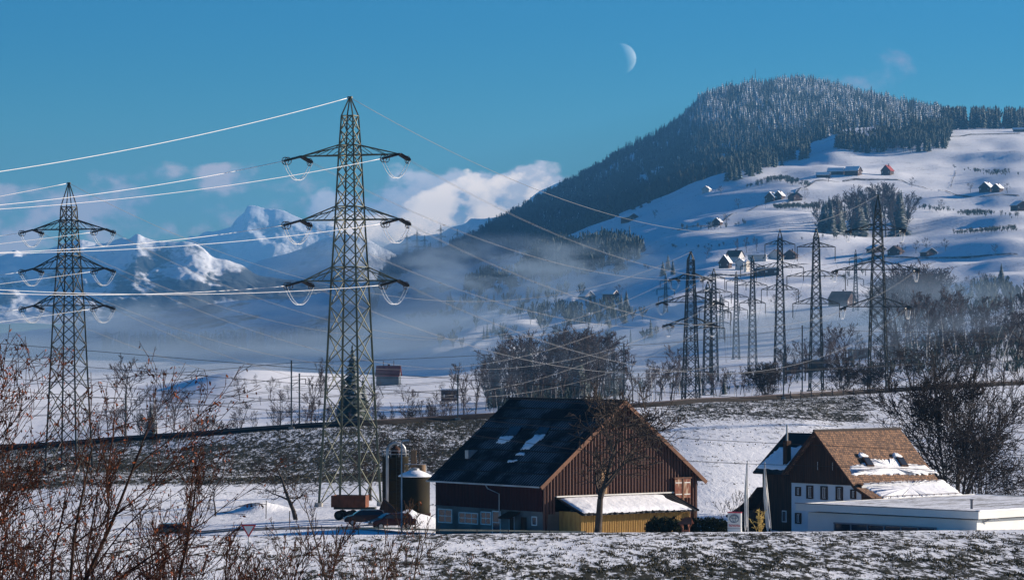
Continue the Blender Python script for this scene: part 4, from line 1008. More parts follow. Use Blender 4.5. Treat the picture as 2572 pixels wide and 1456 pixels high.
mb = MB(); mb.box((x0 + x1) / 2 - 0.03, (x0 + x1) / 2 + 0.03, -0.08, -0.05, 0.3, bz(1284, 292)); mb.box(x0, x1, -0.09, -0.05, bz(1282, 292), bz(1281, 292) + 0.03); mb.build('frame', MT['white_paint'], dr)
# lean-to with snow on it
vn_ = lambda q: float(vnoise(np.array([q]), np.array([3.3]), 5)[0])
LD = 3.9; xa, xb = gx0(1392), gx0(1742, 3.2); za, zb_ = 4.3, 2.95
mb = MB(); n_ = int((xb - xa) / 0.2) ; vs = []; fs = []
for i in range(n_ + 1):
    x = xa + (xb - xa) * i / n_; o = 0.05 * (i % 2)
    ex = 0.12 * math.sin(i * 1.7) + (0.1 if i % 3 else 0)
    vs += [(x, -0.12, za + o), (x + 0.0, -LD - ex * 0.5, zb_ + o), (x, -0.12, za - 0.1), (x, -LD - ex * 0.5, zb_ - 0.1)]
    if i: b = 4 * i; fs += [(b - 4, b - 3, b + 1, b), (b - 2, b + 2, b + 3, b - 1), (b - 3, b - 1, b + 3, b + 1)]
lt = MB().add(vs, fs).build('lean_to_roof', MT['eternit'], barn)
vs = []; fs = []; nx_, ny_ = 60, 12
for i in range(nx_ + 1):
    for j in range(ny_ + 1):
        fx, fy = i / nx_, j / ny_; x = xa + 0.35 + (xb - xa - 1.5 - 0.4 * math.sin(fy * 5)) * fx
        d = 0.12 + 0.25 + (LD - 0.55) * fy + 0.3 * (vn_(i * 0.33) - 0.5 + 0.5 * vn_(i * 1.1 + 9)) * (1 if j == ny_ else 0)
        edge = min(fx, 1 - fx, fy, 1 - fy); h = 0.10 + 0.15 * min(1, edge * 7) + 0.06 * vn_(i * 0.4 + j * 3.1)
        if edge == 0: h = 0.04
        vs.append((x, -d, za - (za - zb_) * d / LD + h))
for i in range(nx_):
    for j in range(ny_): b = i * (ny_ + 1) + j; fs.append((b, b + 1, b + ny_ + 2, b + ny_ + 1))
MB().add(vs, fs).build('roof_snow', MT['snow'], lt, True)
ya = 3.05; x0, x1 = gx0(1459, ya), gx0(1733, ya)
ribbed('lean_to_wall', MT['yellow_board'], Vector((x0, -ya, 0)), X1, Z1, x1 - x0, lambda x: (-0.5, 2.95), 0.2, 0.045, -Y1_, barn)
mb = MB(); mb.box(x0, x0 + 0.1, -ya + 0.02, -0.02, -0.5, 3.1); mb.build('lean_to_side', MT['yellow_board'], barn)
mb = MB(); mb.box(x1 - 0.1, x1, -ya + 0.02, -0.02, -0.5, 3.1); mb.build('lean_to_side', MT['yellow_board'], barn)
xp = gx0(1746, 3.6); mb = MB(); mb.box(xp - 0.1, xp + 0.1, -3.5, -3.3, -0.5, 2.9); mb.build('post', MT['dark_wood'], barn)

# ------------------------------------------------------------------ tiled farmhouse with cross wing
MT['tile'] = None
def tile_mat():
    m, t = new_mat('clay_roof_tiles')
    b = N(t, 'ShaderNodeBsdfPrincipled'); o = N(t, 'ShaderNodeOutputMaterial'); L(t, b.outputs[0], o.inputs[0]); b.inputs['Roughness'].default_value = 0.85
    tc = N(t, 'ShaderNodeTexCoord'); mp = N(t, 'ShaderNodeMapping'); mp.inputs['Scale'].default_value = (1, 1, 1)
    L(t, tc.outputs['UV'], mp.inputs[0])
    br = N(t, 'ShaderNodeTexBrick', i_Scale=1.0, offset=0.5); br.inputs['Color1'].default_value = (0.30, 0.155, 0.08, 1); br.inputs['Color2'].default_value = (0.06, 0.028, 0.016, 1); br.inputs['Mortar'].default_value = (0.02, 0.012, 0.01, 1)
    br.inputs['Brick Width'].default_value = 0.26; br.inputs['Row Height'].default_value = 0.3; br.inputs['Mortar Size'].default_value = 0.028; br.inputs['Bias'].default_value = -0.1
    L(t, mp.outputs[0], br.inputs['Vector'])
    nz = N(t, 'ShaderNodeTexNoise', i_Scale=0.8, i_Detail=5.0); L(t, tc.outputs['Object'], nz.inputs['Vector'])
    mx = N(t, 'ShaderNodeMix', data_type='RGBA', blend_type='MULTIPLY'); mx.inputs[0].default_value = 0.7; L(t, br.outputs['Color'], mx.inputs[6])
    cr = N(t, 'ShaderNodeMapRange'); cr.inputs['To Min'].default_value = 0.5; cr.inputs['To Max'].default_value = 1.5; L(t, nz.outputs['Fac'], cr.inputs['Value']); L(t, cr.outputs[0], mx.inputs[7])
    L(t, mx.outputs[2], b.inputs['Base Color'])
    bp = N(t, 'ShaderNodeBump', i_Strength=1.0, i_Distance=0.06); L(t, br.outputs['Fac'], bp.inputs['Height']); bp.invert = True; L(t, bp.outputs[0], b.inputs['Normal'])
    return m
MT['tile'] = tile_mat()
MT['white_wall'] = mat('white_plaster_wall', (0.62, 0.64, 0.66), 0.9, (0.54, 0.56, 0.58), 0.5)
def slab(parent, name, material, quad, thick, uv=True):
    """roof slab from 4 points: eave a, eave b, ridge b, ridge a"""
    a, b, c, d = [Vector(p) for p in quad]; n_ = (b - a).cross(d - a).normalized()
    if n_.z < 0: n_ = -n_
    mb = MB().hexa([a - n_ * thick, b - n_ * thick, c - n_ * thick, d - n_ * thick, a, b, c, d])
    o = mb.build(name, material, parent)
    uvl = o.data.uv_layers.new(name='UVMap'); e = (b - a).normalized(); f = n_.cross(e)
    for p in o.data.polygons:
        for li in p.loop_indices:
            q = o.data.vertices[o.data.loops[li].vertex_index].co - a
            uvl.data[li].uv = (q.dot(e), q.dot(f))
    return o
AH = R(40)   # the ridge runs right and away
H0 = Vector((32.0, 345.0, -20.2)); ex_ = Vector((math.cos(AH), math.sin(AH), 0)); ew = Vector((math.sin(AH), -math.cos(AH), 0))
# local x: along the ridge, local y: = -ew (back left)
house = thing('farmhouse', H0, 'old farmhouse with red brown tiled roof, snow on its lower half, white gable wall', 'farmhouse', None, AH)
Mh = Matrix.Translation(H0) @ Matrix.Rotation(AH, 4, 'Z'); Mhi = Mh.inverted()
pkz = 10.6; wl, wk, wr = 4.7, 5.8, 9.1       # left eave, kick, right eave (distance from the ridge, local -y is right)
zl, zk, zr_ = 6.05, 5.05, 3.55; LH = 12.3
Tz = 0.22
slab(house, 'roof', MT['tile'], [(-0.7, -wk, zk), (LH, -wk, zk), (LH, 0, pkz), (-0.7, 0, pkz)], Tz)
rlow = slab(house, 'lower_roof', MT['tile'], [(-0.7, -wr, zr_), (LH + 0.4, -wr, zr_), (LH + 0.2, -wk, zk), (-0.7, -wk, zk)], Tz)
slab(house, 'roof', MT['tile'], [(LH, wl, zl), (-0.7, wl, zl), (-0.7, 0, pkz), (LH, 0, pkz)], Tz)
mb = MB(); mb.tube([(-0.75, 0, pkz + 0.02), (LH + 0.05, 0, pkz + 0.02)], 0.14, 8); mb.build('ridge_tiles', MT['tile'], house)
for q in (((-0.75, -wk, zk - 0.16), (-0.75, 0, pkz - 0.16)), ((-0.75, -wr, zr_ - 0.16), (-0.75, -wk, zk - 0.16)), ((-0.75, wl, zl - 0.16), (-0.75, 0, pkz - 0.16))):
    mb = MB(); mb.beam(*q, 0.06, 0.26); mb.build('barge_board', MT['dark_wood'], house)
def hy(u):   # distance right of the ridge on the gable wall (plane x = 0)
    k = (u - 1286) / F; return (k * H0.y - H0.x) / (ew.x - k * ew.y)
def hz_(v, w_): return (HV - v) / F * (H0.y + ew.y * w_) - H0.z
wtop = 5.15
wL, wR = hy(1988), hy(2165)
mb = MB(); mb.box(0.0, LH - 0.6, -wR, -wL, -1.2, wtop); mb.build('wall', MT['white_wall'], house)
# dark boarded gable above, and to the right under the sweep of the roof
def gable_fn(y):  # y in metres right of the ridge
    if y < 0: return pkz - (pkz - zl) * (-y) / wl
    if y < wk: return pkz - (pkz - zk) * y / wk
    return zk - (zk - zr_) * (y - wk) / (wr - wk)
ribbed('gable_boards', MT['dark_wood'], Vector((-0.08, 4.3, 0)), -Y1_, Z1, 4.3 + 8.4, lambda q: (wtop if q - 4.3 < wR else -1.2, gable_fn(q - 4.3) - 0.24), 0.3, 0.04, -X1, house)
mb = MB(); mb.box(0.05, LH - 0.6, -8.3, -wR - 0.01, -1.2, 3.6); mb.build('side_wall', MT['dark_wood'], house)
mb = MB(); mb.box(-0.14, 0.04, -wR - 0.1, -wL + 0.1, wtop - 0.08, wtop + 0.1); mb.build('wall_trim', MT['dark_wood'], house)
def hwin(u0, u1, v0, v1, sh=True, fr_m=None):
    a, b = hy(u0), hy(u1); m_ = (a + b) / 2; z0, z1 = hz_(v1, m_), hz_(v0, m_); x = -0.12
    mb = MB()
    for (c0, c1, d0, d1) in ((a, b, z0, z0 + 0.12), (a, b, z1 - 0.12, z1), (a, a + 0.14, z0, z1), (b - 0.14, b, z0, z1)): mb.box(x - 0.04, 0.02, -c1, -c0, d0, d1)
    w_ = mb.build('window', fr_m or MT['dark_wood'], house)
    mb = MB(); mb.box(x + 0.02, 0.03, -b + 0.1, -a - 0.1, z0 + 0.1, z1 - 0.1); mb.build('pane', MT['glass'], w_)
    mb = MB(); q = (a + b) / 2 + 0.08; e_ = min(0.32, (b - a) * 0.24)
    for c in (q - e_, q, q + e_): mb.box(x, x + 0.03, -c - 0.02, -c + 0.02, z0 + 0.14, z1 - 0.14)
    mb.box(x, x + 0.03, -q - e_, -q + e_, z0 + 0.14, z0 + 0.18); mb.box(x, x + 0.03, -q - e_, -q + e_, z1 - 0.18, z1 - 0.14)
    mb.build('sash', MT['white_paint'], w_)
S_ = 3.287
for (a, b, c, d) in ((690, 732, 920, 995), (782, 833, 908, 1018), (898, 952, 914, 1025), (1024, 1078, 918, 1031), (1144, 1188, 942, 1018), (688, 735, 1135, 1224)):
    hwin(1789.6 + a / S_, 1789.6 + b / S_, 941.9 + c / S_, 941.9 + d / S_)
for (a, b, c, d) in ((862, 888, 703, 790), (986, 1012, 708, 795)): hwin(1789.6 + a / S_, 1789.6 + b / S_, 941.9 + c / S_, 941.9 + d / S_)
# snow and skylights on the sunny slope
nU = Vector((0, -(pkz - zk), wk)).normalized(); plU = (Mh @ Vector((0, -wk, zk)), Mh.to_3x3() @ Vector((0, -(pkz - zk), wk)).normalized())
plL = (Mh @ Vector((0, -wr, zr_)), Mh.to_3x3() @ Vector((0, -(zk - zr_), wr - wk)).normalized())
def hp(x, y): return (1789.6 + x / S_, 941.9 + y / S_)
patch('roof_snow', [hp(1130, 760), hp(1230, 742), hp(1300, 700), hp(1400, 705), hp(1500, 690), hp(1620, 740), hp(1760, 752), hp(1868, 808), hp(1700, 822), hp(1400, 818), hp(1160, 826)], plU, Mhi, MT['snow'], house, 0.08, 16, 5, 0.22)
patch('roof_snow', [hp(1210, 890), hp(1300, 868), hp(1500, 858), hp(1700, 856), hp(1900, 866), hp(2080, 1000), hp(1900, 1016), hp(1650, 1018), hp(1410, 1018)], plL, Mhi, MT['snow'], rlow, 0.08, 20, 6, 0.16)
for (a, b) in ((1228, 690), (1510, 690)):
    q = [hp(a, b), hp(a + 52, b), hp(a + 100, b + 72), hp(a + 42, b + 72)]
    c = [Mhi @ roofpt(*p, plU) for p in q]
    fr_ = MB().hexa([p + nU * 0.0 for p in c] + [p + nU * 0.3 for p in c]).build('skylight', MT['dark_wood'], house)
    ci = [p.lerp(sum(c, Vector()) / 4, 0.18) for p in c]; MB().hexa([p + nU * 0.28 for p in ci] + [p + nU * 0.33 for p in ci]).build('pane', MT['glass'], fr_)
    patch('roof_snow', [hp(a - 30, b - 42), hp(a + 10, b - 34), hp(a + 50, b - 8), hp(a + 40, b + 4), hp(a - 20, b - 12)], plU, Mhi, MT['snow'], house, 0.2, 4, 7 + a, 0.08)
for dz_, w_ in ((0.12, wk + 0.05), (0.12, wr - 0.5)):
    mb = MB(); zz_ = (zk if w_ < 7 else zr_ + 0.24) + 0.28
    mb.beam((-0.6, -w_, zz_), (LH, -w_, zz_), 0.05)
    for q in range(12): mb.beam((-0.5 + q * 1.1, -w_, zz_ - 0.28), (-0.5 + q * 1.1, -w_, zz_), 0.05)
    mb.build('snow_guard', MT['dark_wood'], house)
mb = MB(); mb.beam((-0.7, -wr - 0.08, zr_ - 0.2), (LH + 0.4, -wr - 0.08, zr_ - 0.2), 0.14, 0.14); mb.build('gutter', MT['barge'], house)
# cross wing behind, its front slope in shade with snow
cx_, hw = 5.4, 5.1; rzc, ezc, t1 = 10.1, 5.95, 10.2
slab(house, 'wing_roof', MT['eternit'], [(cx_ - hw, 2.0, ezc), (cx_ - hw, t1, ezc), (cx_, t1, rzc), (cx_, 0.5, rzc)][::1], 0.2)
slab(house, 'wing_roof', MT['eternit'], [(cx_ + hw, t1, ezc), (cx_ + hw, 2.0, ezc), (cx_, 0.5, rzc), (cx_, t1, rzc)], 0.2)
mb = MB(); mb.add([(cx_ - 4.4, 9.4, -1.2), (cx_ + 4.4, 9.4, -1.2), (cx_ + 4.4, 9.4, ezc + 0.5), (cx_, 9.4, rzc - 0.25), (cx_ - 4.4, 9.4, ezc + 0.5), (cx_ - 4.4, 4.2, -1.2), (cx_ + 4.4, 4.2, -1.2), (cx_ + 4.4, 4.2, ezc + 0.5), (cx_, 4.2, rzc - 0.25), (cx_ - 4.4, 4.2, ezc + 0.5)],
    [(0, 1, 2, 3, 4), (9, 8, 7, 6, 5), (0, 4, 9, 5), (1, 6, 7, 2)]); mb.build('wing_wall', MT['dark_wood'], house)
plW = (Mh @ Vector((cx_ - hw, 2, ezc)), Mh.to_3x3() @ Vector((-(rzc - ezc), 0, hw)).normalized())
patch('roof_snow', [hp(372, 766), hp(500, 650), hp(560, 600), hp(700, 600), hp(795, 572), hp(650, 788), hp(560, 782)], plW, Mhi, MT['snow'], house, 0.12, 7, 11, 0.12)
c = Mhi @ roofpt(*hp(615, 735), plW); mb = MB(); mb.box(c.x - 0.3, c.x + 0.3, c.y - 0.3, c.y + 0.3, c.z - 0.5, c.z + 2.5); ch_ = mb.build('chimney', MT['dark_wood'], house)
mb = MB(); mb.tube([(c.x, c.y, c.z + 2.4), (c.x, c.y, c.z + 4.2)], 0.1, 8); mb.build('flue', MT['zinc'], ch_)
mb = MB(); q0 = Mhi @ at(1965, 1284, 350); mb.box(0.9, 0.98, q0.y - 0.3, q0.y + 0.35, hz_(1312, -5), hz_(1283, -5)); mb.build('window', MT['white_paint'], house)
mb = MB(); mb.box(0.86, 0.93, q0.y - 0.2, q0.y + 0.25, hz_(1310, -5), hz_(1285, -5)); mb.build('window', MT['glass'], house)
# low sweeping roof at the far left of the house
mb = MB(); q = [(0.4, 9.4), (0.4, 10.8), (0.4, 12.4), (0.4, 14.2)]; hs_ = [4.4, 3.1, 2.1, 1.2]
for i in range(3): mb.hexa([(0.2, q[i][1], hs_[i] - 0.2), (5, q[i][1], hs_[i] - 0.2), (5, q[i + 1][1], hs_[i + 1] - 0.2), (0.2, q[i + 1][1], hs_[i + 1] - 0.2), (0.2, q[i][1], hs_[i]), (5, q[i][1], hs_[i]), (5, q[i + 1][1], hs_[i + 1]), (0.2, q[i + 1][1], hs_[i + 1])])
mb.build('shed_roof', MT['dark_wood'], house)
mb = MB(); mb.box(0.8, 4.8, 9.41, 12.6, -1.2, 1.9); mb.build('shed_wall', MT['dark_wood'], house)

# ------------------------------------------------------------------ flat roofed white garage building
MT['render'] = mat('white_render', (0.68, 0.68, 0.66), 0.85, (0.62, 0.62, 0.6), 0.4)
MT['grey_trim'] = mat('grey_metal_trim', (0.2, 0.2, 0.22), 0.5, (0.15, 0.15, 0.17), 0.5)
GA = math.atan2(14.4, -14.2); GC = Vector((39.5, 280.0, -18.6))
gar = thing('garage_building', GC, 'long low white flat roofed garage building with a strip of windows', 'building', None, GA)   # local x: along the front to the left/back
GL, GW, GT = 20.3, 26.0, 3.95
mb = MB(); mb.box(0.6, GL - 1.0, -GW + 0.5, -0.55, -1, GT - 0.75); mb.build('wall', MT['render'], gar)
gx1, gx2 = 5.0, 16.2
mb = MB()
mb.box(0, GL, -0.35, 0.0, GT - 0.62, GT - 0.0); mb.box(0, 0.35, -GW, -0.35, GT - 0.62, GT - 0.0); mb.box(GL - 0.35, GL, -GW, -0.35, GT - 0.62, GT - 0.0); mb.box(0.35, GL - 0.35, -GW, -GW + 0.35, GT - 0.62, GT - 0.0)
mb.build('parapet', MT['render'], gar)
mb = MB(); mb.box(-0.05, GL + 0.05, -0.12, 0.05, GT, GT + 0.07); mb.build('parapet_cap', MT['grey_trim'], gar)
mb = MB(); mb.box(-0.05, 0.4, -GW, -0.12, GT + 0.003, GT + 0.12); mb.build('parapet_snow', MT['snow'], gar)
rs_ = random.Random(4); vs = []; fs = []
for i in range(25):
    for j in range(31): vs.append((0.3 + (GL - 0.6) * i / 24, -0.3 - (GW - 0.6) * j / 30, GT - 0.06 + 0.05 * rs_.random()))
for i in range(24):
    for j in range(30): b = i * 31 + j; fs.append((b, b + 31, b + 32, b + 1))
sn_ = MB().add(vs, fs).build('roof_snow', snow_mat('thin_roof_snow', amp=0.05, scale=1.2, gcol=((0.25, 0.25, 0.24), (0.35, 0.34, 0.32))), gar, True)
a_ = sn_.data.attributes.new('grass', 'FLOAT', 'POINT'); a_.data.foreach_set('value', [0.62] * len(sn_.data.vertices))
mb = MB(); mb.box(gx1, gx2, -0.62, -0.5, 0.2, 2.3); ws = mb.build('window_strip', MT['glass'], gar)
mb = MB(); mb.box(gx1 - 0.1, gx2 + 0.1, -0.56, -0.42, 2.3, 2.42)
for q in range(7): x = gx2 - (gx2 - gx1) * q / 6; mb.box(x - 0.07, x + 0.07, -0.55, -0.44, 0.2, 2.3)
mb.build('frame', MT['grey_trim'], ws)
mb = MB(); mb.tube([(3.4, -3.5, GT), (3.4, -3.5, GT + 0.75)], 0.12, 8); mb.tube([(3.4, -3.5, GT + 0.75), (3.4, -3.5, GT + 0.85)], 0.18, 8); mb.build('vent_pipe', MT['grey_trim'], gar)
mb = MB(); mb.tube([(0.55, -1.3, GT - 0.95), (0.1, -2.2, GT - 0.6), (0.0, -2.8, GT - 0.75)], 0.06, 6); mb.build('wall_lamp', MT['grey_trim'], gar)

# ------------------------------------------------------------------ silos left of the barn
MT['silo_dark'] = mat('olive_silo', (0.022, 0.017, 0.006), 0.85, (0.01, 0.008, 0.004), 0.6)
MT['silo_wood'] = mat('tan_wood_tower', (0.2, 0.13, 0.075), 0.8, (0.12, 0.08, 0.05), 2.0, stretch=(5, 5, 0.4))
def xy(u, Y): return (u - 1286) / F * Y
def zv(v, Y): return (HV - v) / F * Y
Y = 335; zg = gz(990, Y)
t = thing('silo', (xy(993, Y), Y, zg), 'tall dark olive feed silo with pipe railing, left of the barn', 'silo')
hgt = zv(1149, Y) - zg; mb = MB(); r_ = 1.33; mb.lathe([(r_, -1), (r_, hgt), (r_ * 1.03, hgt + 0.02), (r_ * 1.03, hgt + 0.12), (r_ * 0.4, hgt + 0.4), (0.2, hgt + 0.45)], 32); mb.build('tank', MT['silo_dark'], t, True)
mb = MB()
for q in range(10): a = q * 0.628; mb.beam((math.cos(a) * r_, math.sin(a) * r_, hgt), (math.cos(a) * r_, math.sin(a) * r_, hgt + 0.75), 0.05)
for h_ in (0.4, 0.75): mb.tube([(math.cos(q * 0.314) * r_, math.sin(q * 0.314) * r_, hgt + h_) for q in range(21)], 0.035, 4, False)
mb.build('railing', MT['zinc'], t)
mb = MB(); rr = 0.87; zt_ = zv(1131, Y) - zg
pts = [(-0.76, -1.3, 1.2), (-0.76, -1.3, zt_)] + [(-0.76 + rr * (1 - math.cos(a)), -1.3 + 0.5 * a / 3.14, zt_ + rr * math.sin(a) * 0.95) for a in np.linspace(0.3, 3.0, 9)] + [(0.98, -0.6, zt_ - 0.3), (0.98, -0.6, hgt - 0.1)]
mb.tube(pts, 0.15, 8); mb.build('filling_pipe', MT['zinc'], t, True)
mb = MB()
for q in (-0.2, 0.2): mb.beam((0.35 + q, -r_ * 1.03, 0), (0.35 + q, -r_ * 1.03, hgt + 0.7), 0.05)
for q in range(int(hgt / 0.4)): mb.beam((0.15, -r_ * 1.03, 0.3 + q * 0.4), (0.55, -r_ * 1.03, 0.3 + q * 0.4), 0.03)
mb.build('ladder', MT['steel_dark'], t)
for q in range(1, 6):
    mb = MB(); mb.lathe([(r_ * 1.0, hgt * q / 6), (r_ * 1.02, hgt * q / 6 + 0.02), (r_ * 1.02, hgt * q / 6 + 0.07), (r_ * 1.0, hgt * q / 6 + 0.09)], 32); mb.build('band', MT['silo_dark'], t, True)
mb = MB(); mb.lathe([(0.5, hgt + 0.1), (0.5, hgt + 0.9), (0.15, hgt + 1.2)], 12, 0.0, 0.4); mb.build('top_hopper', MT['dark_wood'], t)
t2 = thing('silo', (xy(1042, 329), 329, zg), 'wide squat olive silo with a snowy cone lid touching the barn roof', 'silo')
h2 = zv(1196, 329) - zg; mb = MB(); r2 = 1.5; mb.lathe([(r2, -1), (r2, h2)], 32); mb.build('tank', MT['silo_dark'], t2, True)
mb = MB(); mb.lathe([(r2 * 1.1, h2), (r2 * 1.1, h2 + 0.08), (r2 * 0.8, h2 + 0.35), (r2 * 0.35, h2 + 0.62), (0.1, h2 + 0.68)], 32); mb.build('snowy_lid', MT['snow'], t2, True)
mb = MB(); mb.lathe([(0.45, h2 + 0.6), (0.45, h2 + 0.8), (0.1, h2 + 0.9)], 12); mb.tube([(-1, 0.4, h2 + 0.3), (-1, 0.4, h2 + 1.2), (1.1, 0.4, h2 + 1.2), (1.1, 0.4, h2 + 0.3)], 0.035, 4); mb.build('hatch', MT['zinc'], t2)
t3 = thing('square_chimney', (xy(1039, 345), 345, gz(1039, 345)), 'tan square tower rising behind the two olive silos', 'tower')
hh = zv(1166, 345) - gz(1039, 345); mb = MB(); mb.box(-0.28, 0.28, -0.28, 0.28, -1, zv(1130, 345) - gz(1039, 345)); mb.build('shaft', MT['silo_wood'], t3)
t4 = thing('silo', (xy(1056, 345), 345, gz(1056, 345)), 'narrow tan drum silo behind the snowy cone lid', 'silo')
mb = MB(); mb.lathe([(0.55, -1), (0.55, hh), (0.5, hh + 0.05)], 20); mb.build('drum', MT['silo_wood'], t4, True)
# pitched dark shed roof and bunker wall between silos and trailer
mb = MB(); Y = 327; zg = gz(960, Y)
pts = [(xy(925, Y), zv(1322, Y)), (xy(962, Y), zv(1254, Y)), (xy(1000, Y), zv(1290, Y)), (xy(1080, Y), zv(1290, Y)), (xy(1080, Y), zv(1322, Y))]
sh = thing('bunker_shed', (xy(960, Y), Y, zg), 'low black shed with one slanting side at the foot of the silos', 'shed')
o_ = Vector((xy(960, Y), Y, zg)); mb = MB(); n_ = len(pts)
vs = [Vector((a, Y, b)) - o_ for a, b in pts] + [Vector((a, Y + 3.0, b)) - o_ for a, b in pts]
vs = [Vector((p.x, p.y, p.z - (1.0 if i % n_ in (0, 4) else 0))) for i, p in enumerate(vs)]
mb.add(vs, [tuple(range(n_)), tuple(range(2 * n_ - 1, n_ - 1, -1))] + [(i, i + n_, (i + 1) % n_ + n_, (i + 1) % n_) for i in range(n_)]); mb.build('body', MT['dark_wood'], sh)
# farm trailer
MT['tyre'] = mat('rubber', (0.012, 0.012, 0.012), 0.8)
Y = 340; zg = gz(878, Y); tr_ = thing('farm_trailer', (xy(880, Y), Y, zg), 'rusty brown tipping trailer parked under the green pylon', 'trailer', None, R(-8))
k = Y / F; b0, b1 = zv(1272, Y) - zg, zv(1243, Y) - zg
mb = MB(); w2 = 1.75
mb.box(-w2, w2, -1.1, -1.0, b0, b1); mb.box(-w2, w2, 1.0, 1.1, b0, b1 ); mb.box(-w2, -w2 + 0.1, -1.0, 1.0, b0, b1); mb.box(w2 - 0.1, w2, -1.0, 1.0, b0, b1 + 0.02); mb.box(-w2 + 0.1, w2 - 0.1, -1, 1, b0, b0 + 0.1)
for x in np.linspace(-w2, w2, 7): mb.box(x - 0.05, x + 0.05, -1.16, -1.1, b0, b1)
mb.build('box_body', mat('rusty_trailer_box', (0.16, 0.055, 0.03), 0.85, (0.08, 0.035, 0.022), 1.4), tr_)
mb = MB(); mb.box(-w2 + 0.1, w2 + 0.9, -0.5, 0.5, b0 - 0.25, b0 - 0.003); mb.build('chassis', MT['steel_dark'], tr_)
for x in (-1.0, 0.1, 1.5):
    for y in (-0.95, 0.95):
        mb = MB(); mb.tube([(x, y - 0.16, 0.5), (x, y + 0.16, 0.5)], 0.5, 16); wh_ = mb.build('wheel', MT['tyre'], tr_)
        mb = MB(); mb.tube([(x, y - 0.18, 0.5), (x, y + 0.18, 0.5)], 0.22, 10); mb.build('rim', MT['steel_dark'], wh_)

# ------------------------------------------------------------------ cars
def car(label, loc, rz, paint, estate=True, scale=1.0):
    t = thing('parked_car', loc, label, 'car', None, rz, scale)
    prof = [(-2.1, 0.35), (-2.15, 0.75), (-2.0, 0.95), (-1.75, 1.02), (-1.55, 1.38), (-1.2, 1.47), (0.35, 1.47), (0.7, 1.38), (1.25, 0.98), (1.95, 0.82), (2.15, 0.6), (2.12, 0.35)]
    n = len(prof); mb = MB(); vs = []
    for y, s_ in ((-0.86, 0), (-0.8, 1), (0.8, 1), (0.86, 0)):
        for x, z in prof: vs.append((x * (1 if s_ == 0 else 0.99), y * (0.86 if z > 1.1 else 1), z if s_ == 0 or z > 0.5 else z))
    fs = [tuple(range(n))[::-1], tuple(range(3 * n, 4 * n))]
    for k in range(3):
        for i in range(n): j = (i + 1) % n; fs.append((k * n + i, k * n + j, (k + 1) * n + j, (k + 1) * n + i))
    mb.add(vs, fs).build('body', paint, t, False, 0.03)
    for sy in (-1, 1):
        y0, y1 = sy * 0.875, sy * 0.755
        q = [(-1.62, 1.02), (-1.42, 1.34), (-1.1, 1.38), (0.35, 1.39), (0.62, 1.32), (1.08, 1.02)]
        vs = [(x, sy * (0.872 - 0.12 * (z - 1.02) / 0.36 * 1.0), z) for x, z in q]; vs += [(x, y - sy * 0.02, z) for x, y, z in vs]
        m_ = len(q); MB().add(vs, [tuple(range(m_)), tuple(range(2 * m_ - 1, m_ - 1, -1))] + [(i, i + m_, (i + 1) % m_ + m_, (i + 1) % m_) for i in range(m_)]).build('side_window', MT['glass'], t)
    for q, nm in (([(0.66, 1.38), (1.24, 1.0)], 'windscreen'), ([(-1.58, 1.36), (-1.79, 1.04)], 'rear_window')):
        (xa, za), (xb, zb) = q; e = 0.03
        MB().hexa([(xa, -0.62, za), (xa, 0.62, za), (xb, 0.72, zb), (xb, -0.72, zb), (xa + (e if xb > 0 else -e), -0.62, za + e), (xa + (e if xb > 0 else -e), 0.62, za + e), (xb + (e if xb > 0 else -e), 0.72, zb + e), (xb + (e if xb > 0 else -e), -0.72, zb + e)]).build(nm, MT['glass'], t)
    for x in (-1.3, 1.35):
        for y in (-0.78, 0.78):
            mb = MB(); mb.tube([(x, y - 0.1, 0.31), (x, y + 0.1, 0.31)], 0.32, 18); w_ = mb.build('wheel', MT['tyre'], t)
            mb = MB(); mb.tube([(x, y - 0.115, 0.31), (x, y + 0.115, 0.31)], 0.19, 12); mb.build('rim', MT['zinc'], w_)
    for y in (-0.6, 0.6):
        mb = MB(); mb.box(2.06, 2.17, y - 0.17, y + 0.17, 0.6, 0.74); mb.build('headlight', MT['white_paint'], t)
        mb = MB(); mb.box(-2.17, -2.06, y - 0.14, y + 0.14, 0.72, 0.92); mb.build('tail_light', mat('red_lamp', (0.4, 0.02, 0.02), 0.3), t)
    return t
p = at(440, 1313, 330); car('olive grey estate car half hidden behind the rise at lower left', (p.x, p.y, p.z - 1.47), R(6), mat('olive_car_paint', (0.14, 0.14, 0.10), 0.3, (0.12, 0.12, 0.09), coat=0.6))
p = on(985, 313); car('dark red car parked facing left at the foot of the silos, nearer the barn', (p.x, p.y, p.z), R(198), mat('dark_red_paint', (0.035, 0.006, 0.006), 0.3, coat=0.3))
p = on(920, 316); car('dark red car parked in front of the rusty trailer', (p.x, p.y, p.z), R(186), mat('maroon_paint', (0.03, 0.008, 0.007), 0.35, coat=0.3))

# road past the farm
MT['road'] = snow_mat('wet_road', tint=(0.55, 0.58, 0.62), amp=0.02, scale=0.5, gcol=((0.05, 0.052, 0.055), (0.08, 0.08, 0.082)))
rp = [(-900, 332), (0, 330), (440, 328), (700, 320), (900, 309), (1080, 300), (1200, 282)]
ru = np.linspace(-900, 1120, 120); ry = pchip([p[0] for p in rp], [p[1] for p in rp], ru); vs = []; fs = []
for i in range(120):
    for j in range(7):
        y = ry[i] - 3.2 + 6.4 * j / 6; x = (ru[i] - 1286) / F * ry[i]; vs.append((x, y, float(height(np.array([x]), np.array([y]))[0]) + 0.05))
    if i:
        for j in range(6): b = (i - 1) * 7 + j; fs.append((b, b + 1, b + 8, b + 7))
rd = MB().add(vs, fs).build('road', MT['road'], None, True); a_ = rd.data.attributes.new('grass', 'FLOAT', 'POINT'); a_.data.foreach_set('value', [0.95 if (k % 7) in (1, 2, 4, 5) else 0.6 for k in range(len(rd.data.vertices))]); tag(rd, kind='structure')

